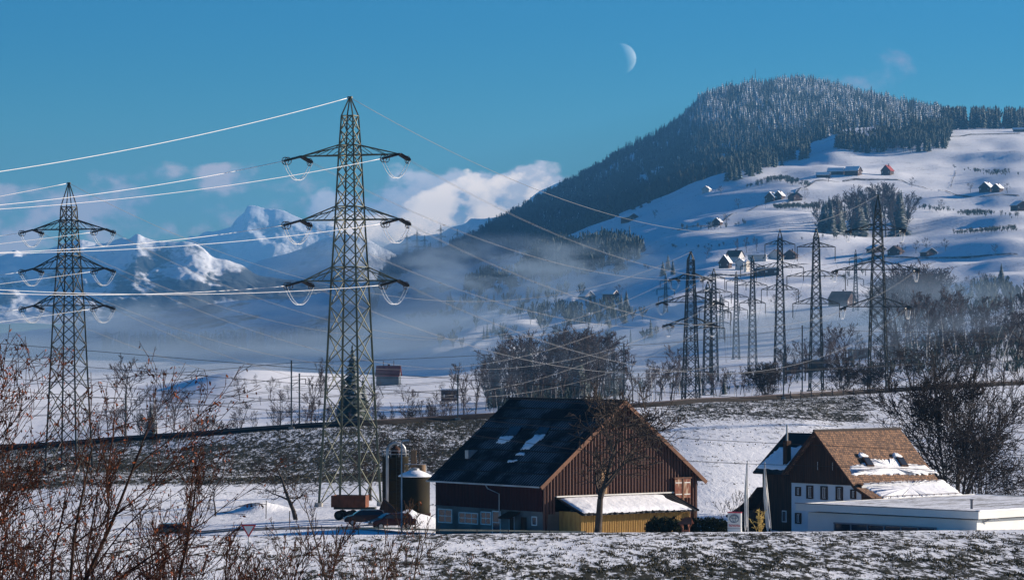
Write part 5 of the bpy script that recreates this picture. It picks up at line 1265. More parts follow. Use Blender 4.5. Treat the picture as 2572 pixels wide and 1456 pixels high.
# ------------------------------------------------------------------ signs, poles, small things
MT['sign_red'] = mat('sign_red', (0.5, 0.02, 0.03), 0.4, (0.45, 0.02, 0.03))
Y = 215; c = at(624.5, 1328, Y); t = thing('yield_sign', (c.x, Y, gz(624, Y)), 'red and white triangular yield sign behind the foreground twigs', 'sign')
zc = c.z - gz(624, Y); a = 0.5
def tri(mb, s_, y0, y1): mb.add([(-s_, y0, zc + s_ * 0.62), (s_, y0, zc + s_ * 0.62), (0, y0, zc - s_ * 1.1), (-s_, y1, zc + s_ * 0.62), (s_, y1, zc + s_ * 0.62), (0, y1, zc - s_ * 1.1)], [(0, 2, 1), (3, 4, 5), (0, 1, 4, 3), (1, 2, 5, 4), (2, 0, 3, 5)])
mb = MB(); tri(mb, 0.5, -0.02, 0.0); mb.build('red_border', MT['sign_red'], t)
mb = MB(); tri(mb, 0.335, -0.03, -0.021); mb.build('white_panel', MT['white_paint'], t)
mb = MB(); mb.tube([(0, 0.04, -0.5), (0, 0.04, zc + 0.3)], 0.035, 8); mb.build('post', MT['zinc'], t)
Y = 300; c = at(1009, 1107, Y); z_ = gz(1009, Y); t = thing('street_lamp', (c.x, Y, z_), 'slim grey street lamp in front of the silos', 'street lamp')
hh = c.z - z_; mb = MB(); mb.tube([(0, 0, -0.5), (0, 0, hh * 0.5), (0, 0, hh - 0.15), (0.1, 0, hh)], [0.085, 0.07, 0.055, 0.05], 8); mb.build('pole', MT['zinc'], t, True)
mb = MB(); mb.hexa([(0.05, -0.13, hh - 0.06), (0.7, -0.1, hh + 0.02), (0.7, 0.1, hh + 0.02), (0.05, 0.13, hh - 0.06), (0.05, -0.1, hh + 0.12), (0.65, -0.06, hh + 0.15), (0.65, 0.06, hh + 0.15), (0.05, 0.1, hh + 0.12)]); mb.build('lamp_head', MT['zinc'], t)
Y = 290; c = at(2208 + 15, 1220, 300)
# advertising stele
Y = 284; k = Y / F; c = at(1846, 1337, Y); zg = gz(1846, Y)
t = thing('company_sign', (c.x, Y, zg), 'white upright company sign with red lettering beside the flagpoles', 'sign', None, R(-20))
top = zv(1287, Y) - zg; w2 = 0.6
mb = MB(); mb.box(-w2, w2, -0.22, 0.22, -0.6, top); mb.build('panel', MT['render'], t, False, 0.02)
mb = MB(); mb.box(-w2 - 0.02, w2 + 0.02, -0.24, 0.24, top, top + 0.08); mb.build('red_cap', MT['sign_red'], t)
MT['chrome'] = mat('grey_emblem', (0.22, 0.27, 0.31), 0.35, (0.16, 0.2, 0.24), 2.0, metal=0.4)
def ell(mb, cx, cz, a, b, r, n=28):
    mb.tube([(cx + a * math.cos(q * 2 * math.pi / n), -0.25, cz + b * math.sin(q * 2 * math.pi / n)) for q in range(n + 1)], r, 6, False)
mb = MB(); zc = top - 0.48
ell(mb, 0, zc, 0.4, 0.34, 0.035); mb.build('emblem_ring', MT['chrome'], t)
mb = MB(); ell(mb, 0, zc + 0.12, 0.3, 0.13, 0.028); mb.build('emblem_ring', MT['chrome'], t)
mb = MB(); ell(mb, 0, zc + 0.02, 0.12, 0.33, 0.028); mb.build('emblem_ring', MT['chrome'], t)
cu = bpy.data.curves.new('lettering', 'FONT'); cu.body = 'TOYOTA'; cu.size = 0.25; cu.align_x = 'CENTER'; cu.extrude = 0.01; cu.offset = 0.008
to = bpy.data.objects.new('lettering', cu); link(to); bpy.context.view_layer.update()
me = bpy.data.meshes.new_from_object(to.evaluated_get(bpy.context.evaluated_depsgraph_get())); me.materials.clear(); me.materials.append(MT['sign_red']); bpy.data.objects.remove(to)
to = mobj('lettering', me, t); to.location = (0, -0.235, top - 1.17); to.rotation_euler = (R(90), 0, 0)
mb = MB(); mb.box(-w2, w2, -0.226, -0.218, top - 1.34, top - 1.31); mb.build('joint', MT['grey_trim'], t)
# flags
MT['flag'] = mat('white_flag_cloth', (0.75, 0.74, 0.7), 0.85, (0.66, 0.65, 0.62), 1.2)
def flag(u0, v0, u1, v1, Y, label, fw):
    p0, p1 = at(u0, v0, Y), at(u1, v1, Y); p0.z = gz(u0, Y) - 0.4
    t = thing('flagpole', p0, label, 'flag')
    d = p1 - p0; mb = MB(); mb.tube([(0, 0, 0), d * 0.5, d], [0.07, 0.055, 0.035], 8); mb.build('pole', MT['zinc'], t, True)
    mb = MB(); mb.lathe([(0.03, 0), (0.07, 0.05), (0.07, 0.1), (0.02, 0.14)], 10); b_ = mb.build('finial', MT['zinc'], t); b_.location = d
    vs = []; fs = []; nz_, nx_ = 24, 8
    for i in range(nz_ + 1):
        f = i / nz_; P_ = d * (0.985 - 0.8 * f); wd = fw * 0.8 * (0.1 + 0.9 * min(1, f * 2.2)) * (1 if f < 0.93 else 1 - (f - 0.93) * 5)
        for j in range(nx_ + 1):
            g = j / nx_; vs.append((P_.x - 0.05 - wd * g, P_.y + 0.10 * math.sin(g * 9 + f * 3) * (0.4 + f), P_.z - 0.5 * g * f))
    for i in range(nz_):
        for j in range(nx_): b = i * (nx_ + 1) + j; fs.append((b, b + nx_ + 1, b + nx_ + 2, b + 1))
    o = MB().add(vs, fs).build('cloth', MT['flag'], t, True); m_ = o.modifiers.new('thick', 'SOLIDIFY'); m_.thickness = 0.02
flag(1878.5, 1337, 1877, 1160, 284, 'furled white flag on the upright pole beside the company sign', 0.3)
flag(1939, 1335, 1921, 1164, 288, 'furled white flag on the leaning pole in front of the farmhouse', 0.4)
# little roofed wooden feeder
Y = 279; c = at(1722, 1337, Y); zg = gz(1722, Y); t = thing('bird_feeder', (c.x, Y, zg), 'small reddish wooden shelter with a pitched roof in front of the hedge', 'shelter', None, R(-14))
b0 = zv(1337, Y) - zg
MT['red_wood'] = mat('reddish_wood', (0.24, 0.095, 0.06), 0.8, (0.14, 0.06, 0.04), 2.0)
mb = MB(); zr0, ze0 = zv(1299, Y) - zg, zv(1315, Y) - zg
mb.hexa([(-0.62, -0.55, ze0), (-0.05, -0.0, zr0), (0.5, -0.0, zr0), (0.62, -0.55, ze0), (-0.62, -0.5, ze0 + 0.05), (-0.05, 0.05, zr0 + 0.05), (0.5, 0.05, zr0 + 0.05), (0.62, -0.5, ze0 + 0.05)]); mb.build('roof', MT['red_wood'], t)
mb = MB(); mb.hexa([(-0.62, 0.55, ze0), (-0.05, 0.0, zr0), (0.5, 0.0, zr0), (0.62, 0.55, ze0), (-0.62, 0.5, ze0 + 0.05), (-0.05, -0.05, zr0 + 0.05), (0.5, -0.05, zr0 + 0.05), (0.62, 0.5, ze0 + 0.05)]); mb.build('roof', MT['red_wood'], t)
for x in (-0.25, 0.28):
    mb = MB(); mb.box(x - 0.06, x + 0.06, -0.06, 0.06, -0.3, zr0 - 0.1); mb.beam((x, 0, ze0 - 0.35), (x, -0.4, ze0), 0.06); mb.beam((x, 0, ze0 - 0.35), (x + (0.25 if x > 0 else -0.25), 0, ze0 - 0.02), 0.06); mb.build('post', MT['red_wood'], t)
mb = MB(); mb.box(-0.3, 0.33, -0.08, 0.08, ze0 - 0.62, ze0 - 0.5); mb.build('crossbar', MT['red_wood'], t)
# low barrier in front of the barn
MT['rope'] = mat('tan_tape', (0.42, 0.36, 0.25), 0.8, (0.3, 0.26, 0.18), 2.0)
Y = 276; t = thing('tape_fence', at(1200, 1335, Y), 'low tan tape fence along the road in front of the barn', 'fence'); o_ = at(1200, 1335, Y); pr = None; rl = MB()
for u_, v_ in ((845, 1327), (900, 1326), (950, 1325), (1008, 1327), (1100, 1330), (1198, 1331), (1277, 1332), (1380, 1334), (1470, 1335)):
    p = at(u_, v_, Y); zb = gz(u_, Y); mb = MB(); mb.beam(Vector((p.x, Y, zb - 0.3)) - o_, Vector((p.x, Y, p.z + 0.1)) - o_, 0.07); mb.build('post', MT['oldwood'], t)
    q = p - o_
    if pr is not None: rl.beam(pr, q, 0.035, 0.14)
    pr = q
rl.build('tape', MT['rope'], t)
for u_, v0, v1, Y_, lb in ((668, 1256, 1286, 352, 'thin wooden stake beside the snow pile at left'), (727, 1282, 1306, 340, 'short wooden stake on the snow right of the pile'), (745, 1290, 1303, 338, 'tiny wooden stake just right of another stake')):
    zb = gz(u_, Y_); p = at(u_, v0, Y_); mb = MB(); mb.tube([(0, 0, -0.4), (0.03, 0, p.z - zb)], 0.05, 6); o = mb.build('stake', MT['bark']); o.location = (p.x, Y_, zb); tag(o, lb, 'stake')
# ------------------------------------------------------------------ leafless trees
def seg_mesh(name, S, material, sides=4):
    """S: rows of x0 y0 z0 r0 x1 y1 z1 r1 -> open tapered prisms"""
    S = np.asarray(S, float); A = S[:, 0:3]; B = S[:, 4:7]; ra = S[:, 3:4]; rb = S[:, 7:8]
    d = B - A; ln = np.linalg.norm(d, axis=1, keepdims=True); d = d / np.maximum(ln, 1e-6)
    up = np.where(np.abs(d[:, 2:3]) < 0.9, np.array([[0, 0, 1.0]]), np.array([[1.0, 0, 0]]))
    x = np.cross(d, up); x /= np.linalg.norm(x, axis=1, keepdims=True); y = np.cross(d, x)
    V = []
    for c, r in ((A, ra), (B, rb)):
        for k in range(sides):
            a = 2 * math.pi * k / sides; V.append(c + (x * math.cos(a) + y * math.sin(a)) * r)
    V = np.stack(V, 1); n = len(S); Q = []
    b = np.arange(n)[:, None] * 2 * sides
    for k in range(sides):
        k2 = (k + 1) % sides; Q.append(np.concatenate([b + k, b + k2, b + sides + k2, b + sides + k], 1))
    return np_mesh(name, V.reshape(-1, 3), np.concatenate(Q), material, True)
def grow(seed, H, spread=0.5, trunk_h=0.22, stems=1, levels=4, kids=(9, 6, 5, 3), crook=0.25, up=0.25, rad=0.02, rmin=0.012, ang=(35, 70), lean=0.0, ratio=(0.62, 0.5, 0.5, 0.5), first=0.3, fan=1.0):
    rs = random.Random(seed); trunk = []; crown = []; tips = []
    def branch(p, d, ln, r, lev):
        nseg = 6 if lev == 0 else (5 if lev == 1 else (3 if lev == 2 else 2)); pts = [p]; dd = d.copy(); rr = [r]
        for i in range(nseg):
            c = crook * (0.5 if lev == 0 else 1)
            dd = (dd + Vector((rs.gauss(0, c), rs.gauss(0, c), rs.gauss(0, c * 0.6) + up * (0.35 if lev else 0.1)))).normalized()
            pts.append(pts[-1] + dd * ln / nseg); rr.append(max(r * (1 - 0.85 * (i + 1) / nseg), rmin))
            (trunk if lev == 0 else crown).append((*pts[-2], rr[-2], *pts[-1], rr[-1]))
        tips.append((pts[-1], dd))
        if lev >= levels - 1: return
        nk = kids[lev]
        for k in range(nk):
            f = (trunk_h if lev == 0 else first) + (1 - (trunk_h if lev == 0 else first)) * (k + rs.random()) / nk; f = min(f, 0.98)
            i = min(int(f * nseg), nseg - 1); q = pts[i].lerp(pts[i + 1], f * nseg - i)
            ax_d = (pts[i + 1] - pts[i]).normalized(); a = R(rs.uniform(*ang)) * (1.1 - 0.35 * f if lev == 0 else 0.85)
            side = ax_d.orthogonal().normalized(); side.rotate(Matrix.Rotation(rs.uniform(0, 6.283), 3, ax_d))
            nd = (ax_d * math.cos(a) + side * math.sin(a)).normalized()
            if lev == 0: l2 = H * spread * (0.55 + 0.55 * math.sin(math.pi * min(1, (f - trunk_h) / (1 - trunk_h) * 0.9 + 0.15))) * rs.uniform(0.75, 1.15)
            else: l2 = ln * ratio[lev] * rs.uniform(0.6, 1.2) * (1.15 - 0.5 * f)
            branch(q, nd, l2, max(rr[i] * (0.55 if lev else 0.5), rmin), lev + 1)
    for s_ in range(stems):
        if stems == 1: p0 = Vector((0, 0, -0.4)); d0 = Vector((lean, 0, 1)).normalized(); h = H
        else:
            a = 6.283 * s_ / stems + rs.random(); o_ = rs.uniform(0.15, 0.5) * (0.05 * H + 0.2)
            p0 = Vector((math.cos(a) * o_, math.sin(a) * o_, -0.4)); d0 = Vector((math.cos(a) * rs.uniform(.1, .55) * fan + lean, math.sin(a) * rs.uniform(.1, .5) * fan, 1)).normalized(); h = H * rs.uniform(0.7, 1.02)
        branch(p0, d0, h + 0.4, H * rad * (1 if stems == 1 else 0.6), 0)
    return trunk, crown, tips
def tree_proto(name, seed, H, tmat, cmat, **kw):
    tr, cr, tips = grow(seed, H, **kw)
    t = bpy.data.objects.new(name, None); link(t)
    mobj('trunk', seg_mesh('trunk', tr, tmat, 6), t); mobj('crown', seg_mesh('crown', cr, cmat, 3), t)
    return t
PROTO = {}
def make_protos():
    D = {}
    D['orchard'] = [tree_proto('orchard_tree', 10 + i, 6.0, MT['bark'], MT['twig_dark'], spread=0.5, kids=(9, 7, 5, 3), crook=0.3, up=0.25, rad=0.028, rmin=0.016, ang=(40, 80), trunk_h=0.3) for i in range(3)]
    D['round'] = [tree_proto('round_bare_tree', 20 + i, 10.0, MT['bark'], MT['twig_brown'], spread=0.48, kids=(12, 7, 5, 3), crook=0.18, up=0.3, rad=0.022, rmin=0.034, ang=(30, 65), trunk_h=0.18) for i in range(3)]
    D['tall'] = [tree_proto('tall_bare_tree', 30 + i, 16.0, MT['bark'], MT['twig_brown'], spread=0.3, kids=(15, 7, 5, 3), crook=0.14, up=0.4, rad=0.015, rmin=0.042, ang=(25, 50), trunk_h=0.2) for i in range(4)]
    D['birch'] = [tree_proto('birch_tree', 40 + i, 14.0, MT['birch'], MT['twig_brown'], spread=0.22, kids=(14, 7, 5, 2), crook=0.16, up=0.05, rad=0.010, rmin=0.024, ang=(20, 45), trunk_h=0.3) for i in range(3)]
    D['bush'] = [tree_proto('bare_bush', 50 + i, 4.0, MT['bark'], MT['twig_dark'], stems=6, spread=0.45, kids=(7, 6, 4, 2), crook=0.25, up=0.25, rad=0.016, rmin=0.02, ang=(25, 60), trunk_h=0.15) for i in range(3)]
    D['slim'] = [tree_proto('slender_bare_tree', 60 + i, 11.0, MT['bark_grey'], MT['twig_brown'], spread=0.2, kids=(12, 6, 4, 2), crook=0.16, up=0.5, rad=0.010, rmin=0.024, ang=(20, 50), trunk_h=0.2) for i in range(3)]
    D['larch'] = [tree_proto('larch_tree', 70 + i, 14.0, MT['bark'], MT['twig_dark'], spread=0.24, kids=(26, 6, 3, 2), crook=0.06, up=0.0, rad=0.012, rmin=0.024, ang=(75, 100), trunk_h=0.12) for i in range(2)]
    return D
PROTO = make_protos()
def spruce_proto(seed, H, rad, lv=20, per=11, frost=0.55):
    v, q, a = boughs(lv, per, H, rad, seed, 0.38, 0.4, 0.02)
    # second, thinner layer for raggedness
    v2, q2, a2 = boughs(lv + 4, per + 3, H * 0.98, rad * 0.8, seed + 50, 0.2, 0.5, 0.02)
    V_ = np.concatenate([v, v2]); Q_ = np.concatenate([q, q2 + len(v)]); A_ = np.concatenate([a, a2]) * frost
    t = bpy.data.objects.new('spruce_tree', None); link(t)
    mobj('crown', np_mesh('crown', V_, Q_, MT['conifer'], False, {'frost': A_}), t)
    mobj('trunk', seg_mesh('trunk', [(0, 0, -0.5, H * 0.014, 0, 0, H * 0.5, H * 0.009), (0, 0, H * 0.5, H * 0.009, 0, 0, H * 0.98, 0.03)], MT['bark'], 6), t)
    return t
PROTO['spruce'] = [spruce_proto(80 + i, 15.0, r_) for i, r_ in enumerate((2.9, 2.4, 3.4))]
PH = {'orchard': 6.0, 'round': 10.0, 'tall': 16.0, 'birch': 14.0, 'bush': 4.0, 'slim': 11.0, 'larch': 14.0, 'spruce': 15.0}
NAMES = {'orchard': 'gnarled bare orchard tree', 'round': 'round bare tree', 'tall': 'tall bare tree', 'birch': 'white stemmed birch', 'bush': 'bare bush', 'slim': 'slender bare tree', 'larch': 'bare larch', 'spruce': 'dark spruce'}
def Yfor(u, v, Yg):
    ys = np.linspace(Yg * 0.62, Yg * 1.5, 240); z = height((u - 1286) / F * ys, ys); vv = HV - F * z / ys
    c = np.abs(vv - v) + np.abs(ys / Yg - 1) * 3
    return float(ys[int(np.argmin(c))])
_used = set()
_tr = random.Random(5)
def plant(kind, u, vtop, Y, label, group=None, wide=1.0, idx=None, vbase=None, cat=None):
    """stand a tree on the ground at column u, distance Y, its top at height vtop of the frame"""
    lst = PROTO[kind]; i = _tr.randrange(len(lst)) if idx is None else idx % len(lst); p = lst[i]
    g = on(u, Y); h = at(u, vtop, Y).z - g.z
    s_ = max(h, 0.8) / PH[kind]; rz = _tr.uniform(0, 6.28)
    sc = (s_ * wide, s_ * wide, s_)
    if (kind, i) in _used: o = dup(p, g, rz, sc)
    else: o = p; o.location = g; o.rotation_euler = (0, 0, rz); o.scale = sc; _used.add((kind, i))
    return tag(o, label, cat or ('bush' if kind == 'bush' else 'tree'), group)
# --- single trees near the farm and along the railway (kind, column, top, distance, label)
for a in (
    ('round', 315, 935, 655, 'broad hazy bare tree, leftmost beyond the railway', 1.0), ('slim', 272, 985, 660, 'thin bare tree left of the broad hazy one', 1.2),
    ('birch', 396, 990, 668, 'pale birch just right of a dark fir beyond the railway', 1.3), ('round', 436, 1000, 665, 'bare tree right of the pale birch beyond the railway', .9),
    ('larch', 490, 1018, 655, 'small dark tree with level branches, beyond the railway at left', 1.0), ('larch', 470, 1038, 658, 'smallest larch like tree beyond the railway at left', 1.0),
    ('round', 604, 1024, 655, 'brownish domed tree alone beyond the railway', 1.5), ('bush', 555, 1055, 650, 'low thin bush left of the brownish domed tree', 1.2),
    ('round', 705, 1000, 650, 'loose bare shrub tree left of the tallest railway mast', 1.0), ('tall', 780, 942, 660, 'tall bare tree between the short mast and the green pylon', 1.1),
    ('round', 770, 1010, 648, 'low spreading tree at the foot of the tall bare one', 1.2), ('round', 822, 915, 1100, 'hazy tree behind the left legs of the green pylon', 1.0),
    ('round', 945, 1000, 640, 'bare tree just right of the green pylon legs', 1.0), ('round', 1022, 996, 700, 'domed grey tree below the red roofed house', 1.2),
    ('slim', 988, 1015, 700, 'thin tree left of the domed grey one', 1.2), ('round', 1092, 1002, 690, 'reddish bare tree right of the domed grey one', 0.9),
    ('tall', 1165, 925, 800, 'bare tree behind the single mast left of the barn roof', 1.1), ('tall', 1195, 918, 820, 'dark bare tree at the left end of the copse', 1.0), ('slim', 1128, 950, 760, 'slim bare tree left of the single mast', 1.3),
    ('tall', 1590, 893, 700, 'bare tree just right of the pair of railway masts', 1.1),
    ): plant(a[0], a[1], a[2], a[3], a[4], None, a[5])
for a in (
    ('spruce', 379, 1010, 665, 'small dark fir beyond the railway at left', 1.1, 0), ('spruce', 885, 862, 690, 'tall frosted spruce behind the legs of the green pylon', 1.0, 2), ('spruce', 862, 930, 700, 'shorter spruce left of the tall frosted one behind the pylon', 1.1, 1), ('spruce', 912, 945, 700, 'shorter spruce right of the tall frosted one behind the pylon', 1.1, 0),
    ): plant(a[0], a[1], a[2], a[3], a[4], 'trees behind the green pylon', a[5], a[6])
# near farm
def big_tree(name, label, u, Y, H, seed, cat='tree', tm='bark', cm='twig_dark', group=None, rz=0.0, **kw):
    tr, cr, tips = grow(seed, H, **kw)
    g = on(u, Y); t = thing(name, g, label, cat, group, rz)
    mobj('trunk', seg_mesh('trunk', tr, MT[tm], 8), t); mobj('crown', seg_mesh('crown', cr, MT[cm], 4), t)
    return t, tips
MT['twig_walnut'] = mat('walnut_twig', (0.045, 0.034, 0.028), 0.9, (0.075, 0.06, 0.05), 0.4)  # walnut twigs, paler than the dark twigs
big_tree('walnut_tree', 'leafless walnut with a leaning dark trunk in front of the barn gable', 1500, 281, 10.0, 107, cm='twig_walnut', spread=0.6, kids=(15, 10, 7, 5), crook=0.24, up=0.2, rad=0.034, rmin=0.028, ang=(42, 85), trunk_h=0.30, lean=0.1)
big_tree('pear_tree', 'gnarled bare fruit tree in the snow left of the rusty trailer', 745, 345, 7.4, 112, spread=0.5, kids=(10, 8, 6, 4), crook=0.3, up=0.15, rad=0.035, rmin=0.018, ang=(45, 95), trunk_h=0.2)
big_tree('fruit_tree', 'bare fruit tree behind the snowy lidded silo', 1052, 420, 8.0, 116, spread=0.5, kids=(9, 8, 6, 3), crook=0.3, up=0.15, rad=0.028, rmin=0.022, ang=(45, 90), trunk_h=0.3)
big_tree('fruit_tree', 'bare fruit tree behind the tall dark silo', 930, 395, 7.6, 118, spread=0.5, kids=(9, 8, 6, 3), crook=0.3, up=0.15, rad=0.03, rmin=0.022, ang=(45, 90), trunk_h=0.2)
big_tree('fruit_tree', 'small bare fruit tree among shrubs at the left below the railway', 540, 365, 4.0, 119, spread=0.5, kids=(8, 7, 5, 3), crook=0.3, up=0.15, rad=0.03, rmin=0.018, ang=(45, 90), trunk_h=0.2)
big_tree('ash_tree', 'huge many stemmed bare tree rising behind the farmhouse', 2400, 372, 14.6, 131, stems=9, spread=0.46, kids=(10, 9, 7, 4), crook=0.18, up=0.25, rad=0.022, rmin=0.026, ang=(30, 65), trunk_h=0.22)
big_tree('ash_tree', 'low drooping bare tree right of the huge one behind the farmhouse', 2455, 362, 9.6, 133, stems=6, spread=0.55, kids=(10, 8, 7, 4), crook=0.2, up=-0.1, rad=0.02, rmin=0.026, ang=(40, 80), trunk_h=0.2)
big_tree('oak_tree', 'dense dark bare tree behind the top of the huge one', 2362, 560, 11.5, 135, spread=0.62, kids=(13, 8, 6, 4), crook=0.26, up=0.2, rad=0.035, rmin=0.03, ang=(40, 85), trunk_h=0.32)
big_tree('pruned_tree', 'small pruned fruit tree alone on the slope at the far right', 2503, 520, 4.6, 137, spread=0.6, kids=(9, 7, 5, 3), crook=0.3, up=0.1, rad=0.045, rmin=0.022, ang=(60, 95), trunk_h=0.45)
big_tree('bare_shrub', 'small bare shrub right of the huge tree above the garage roof', 2545, 318, 3.0, 139, cat='bush', stems=6, spread=0.4, kids=(6, 6, 4, 2), crook=0.2, rad=0.02, rmin=0.014, ang=(20, 50))
big_tree('bare_shrub', 'bare young tree behind the company sign', 1848, 298, 3.9, 141, cat='bush', stems=4, spread=0.4, kids=(5, 4, 3, 2), crook=0.2, rad=0.018, rmin=0.012, ang=(20, 50))
for (u_, Y_, H_, sd_, lb) in ((2115, 735, 8.0, 151, 'dense rounded bare bush between the two right hand pylons'), (1925, 690, 7.0, 153, 'ragged bare bush left of the pale mast behind the fence'), (2190, 745, 6.0, 155, 'dark bush at the foot of the biggest right pylon')):
    big_tree('thorn_bush', lb, u_, Y_, H_, sd_, cat='bush', stems=7, spread=0.5, kids=(9, 7, 6, 3), crook=0.28, up=0.15, rad=0.022, rmin=0.03, ang=(35, 75), trunk_h=0.1)
for (u_, Y_, H_, sd_, lb) in ((2235, 770, 9.0, 161, 'bare tree just right of the biggest right pylon'), (2290, 742, 8.5, 163, 'dense bare tree around the left bracket mast'), (2395, 800, 10.5, 165, 'bare tree with a forked trunk right of the tall mast'), (2447, 765, 10.5, 167, 'tall crooked bare tree right of the forked one'),
                         (2480, 770, 7.0, 169, 'smaller crooked bare tree near the right edge'), (2552, 880, 15.0, 171, 'big dark bare tree at the right edge above the fence'), (2330, 725, 7.5, 173, 'low dark bare tree between the two bracket masts')):
    big_tree('bare_tree', lb, u_, Y_, H_, sd_, spread=0.52, kids=(11, 8, 6, 3), crook=0.28, up=0.2, rad=0.032, rmin=0.03, ang=(40, 80), trunk_h=0.24)
# --- woods: a copse left of centre, strips behind the railway, woods on the right
rs5 = random.Random(77)
def ordn(n):
    a = 'first second third fourth fifth sixth seventh eighth ninth tenth eleventh twelfth thirteenth fourteenth fifteenth sixteenth seventeenth eighteenth nineteenth twentieth'.split()
    if n <= 20: return a[n - 1]
    t_ = {2: 'twenty', 3: 'thirty', 4: 'forty', 5: 'fifty'}[n // 10]
    return t_ + '-' + a[n % 10 - 1] if n % 10 else t_[:-1] + 'ieth'
def wood(kinds, poly_u, Yr, vt, n, labf, group, wide=(0.9, 1.3)):
    us_ = [poly_u[0] + (poly_u[1] - poly_u[0]) * (i + rs5.uniform(0.1, 0.9)) / n for i in range(n)]
    ks_ = [rs5.choice(kinds) for _ in us_]; cnt_ = {}
    for i, u_ in enumerate(us_):
        k = ks_[i]; cnt_[k] = cnt_.get(k, 0) + 1; Y_ = rs5.uniform(*Yr); t_ = np.interp(u_, [p[0] for p in vt], [p[1] for p in vt]) + rs5.uniform(-3, 16)
        plant(k, u_, float(t_), Y_, (ordn(cnt_[k]) + ' ' + NAMES[k] + ' from the left ' + labf(k).replace(NAMES[k] + ' ', '')) if ks_.count(k) > 1 else 'only ' + labf(k), group + ', ' + NAMES[k] + 's', rs5.uniform(*wide))
cop = [(1205, 960), (1235, 905), (1280, 885), (1330, 862), (1380, 868), (1430, 850), (1480, 845), (1520, 860), (1550, 905), (1575, 950)]
wood(['tall', 'tall', 'slim', 'round'], (1215, 1570), (850, 960), cop, 46, lambda k: NAMES[k] + ' in the barn copse', 'copse behind the barn', (1.0, 1.5))
wood(['slim', 'birch', 'slim'], (1210, 1640), (800, 850), [(1205, 985), (1300, 950), (1500, 950), (1640, 960)], 26, lambda k: NAMES[k] + ' along the front of the barn copse', 'copse edge', (0.9, 1.3))
for (u_, v_, lb) in ((1246, 888, 'conifer poking out at the left end of the copse'), (1330, 862, 'spiky conifer on the left shoulder of the copse'), (1378, 868, 'middle conifer among the bare copse trees'), (1420, 858, 'conifer just right of the middle of the copse top'), (1453, 852, 'conifer near the highest part of the copse')):
    plant('spruce', u_, v_, 900, lb, None, 0.95)
wood(['slim', 'birch', 'tall', 'slim', 'slim'], (1600, 1990), (770, 900), [(1600, 930), (1660, 905), (1700, 900), (1760, 925), (1850, 930), (1990, 900)], 46, lambda k: NAMES[k] + ' in the strip behind the ringed pylon', 'strip of wood behind the pylons', (0.9, 1.4))
plant('round', 1685, 892, 800, 'reddish bushy tree left of the ringed pylon', None, 1.0); plant('spruce', 1818, 940, 850, 'lone dark fir between the ringed pylon and its neighbours', None, 1.1)
wood(['tall', 'slim', 'round', 'slim'], (1960, 2260), (860, 1010), [(1960, 880), (2050, 870), (2120, 840), (2180, 850), (2260, 810)], 22, lambda k: NAMES[k] + ' behind the middle right pylons', 'wood behind the middle right pylons', (1.0, 1.4))
wood(['tall', 'birch', 'round', 'slim', 'birch'], (2240, 2590), (900, 1080), [(2240, 800), (2300, 770), (2380, 790), (2450, 800), (2590, 780)], 38, lambda k: NAMES[k] + ' in the wood above the right railway', 'wood above the railway at right', (1.0, 1.5))
wood(['round', 'tall'], (2250, 2640), (1120, 1300), [(2250, 740), (2380, 745), (2450, 770), (2640, 740)], 18, lambda k: NAMES[k] + ' in the upper right wood', 'upper right hand wood', (1.0, 1.5))
for (u_, v_, Y_, lb) in ((2400, 752, 1060, 'biggest bare tree standing above the wood at right'), (2462, 755, 1090, 'twin crowned bare tree right of the biggest one above the wood')): plant('tall', u_, v_, Y_, lb, None, 1.3)
plant('larch', 2487, 795, 980, 'tall larch with tiered level branches at the right edge of the wood', None, 1.3); plant('spruce', 2140, 862, 1000, 'slim dark conifer left of the biggest pylon shaft', None, 0.7); plant('spruce', 2252, 812, 1150, 'pointed dark conifer right of the biggest pylon shaft', None, 0.8)
wood(['round', 'slim', 'round', 'bush'], (240, 1215), (640, 720), [(240, 1030), (430, 1035), (560, 1050), (700, 1030), (820, 1015), (960, 1025), (1080, 1010), (1215, 985)], 34, lambda k: NAMES[k] + ' along the far side of the railway', 'row of bare trees along the railway', (0.8, 1.2))
wood(['orchard', 'round', 'orchard'], (420, 1200), (950, 1350), [(420, 985), (600, 955), (800, 950), (1000, 960), (1200, 950)], 16, lambda k: NAMES[k] + ' on the valley fields', 'scattered trees on the valley fields', (1.0, 1.3))
# left: hazy valley trees
for a in (('orchard', 620, 950, 1200, 'left one of two hazy orchard trees on the valley rise'), ('orchard', 646, 945, 1200, 'right one of two hazy orchard trees on the valley rise'), ('orchard', 703, 955, 1200, 'single hazy orchard tree right of the pair'), ('orchard', 655, 998, 1000, 'round hazy orchard tree on the near side of the valley rise'), ('orchard', 683, 986, 1050, 'small hazy orchard tree on the near side of the valley rise'),
          ('tall', 500, 962, 1150, 'hazy bare tree left of the misty barn gable'), ('tall', 520, 985, 1150, 'hazy bare tree right in front of the misty barn'), ('round', 1160, 985, 900, 'bushy tree between the single mast and the copse'), ('round', 1120, 1010, 760, 'low bare tree left of the single mast')): plant(a[0], a[1], a[2], a[3], a[4])
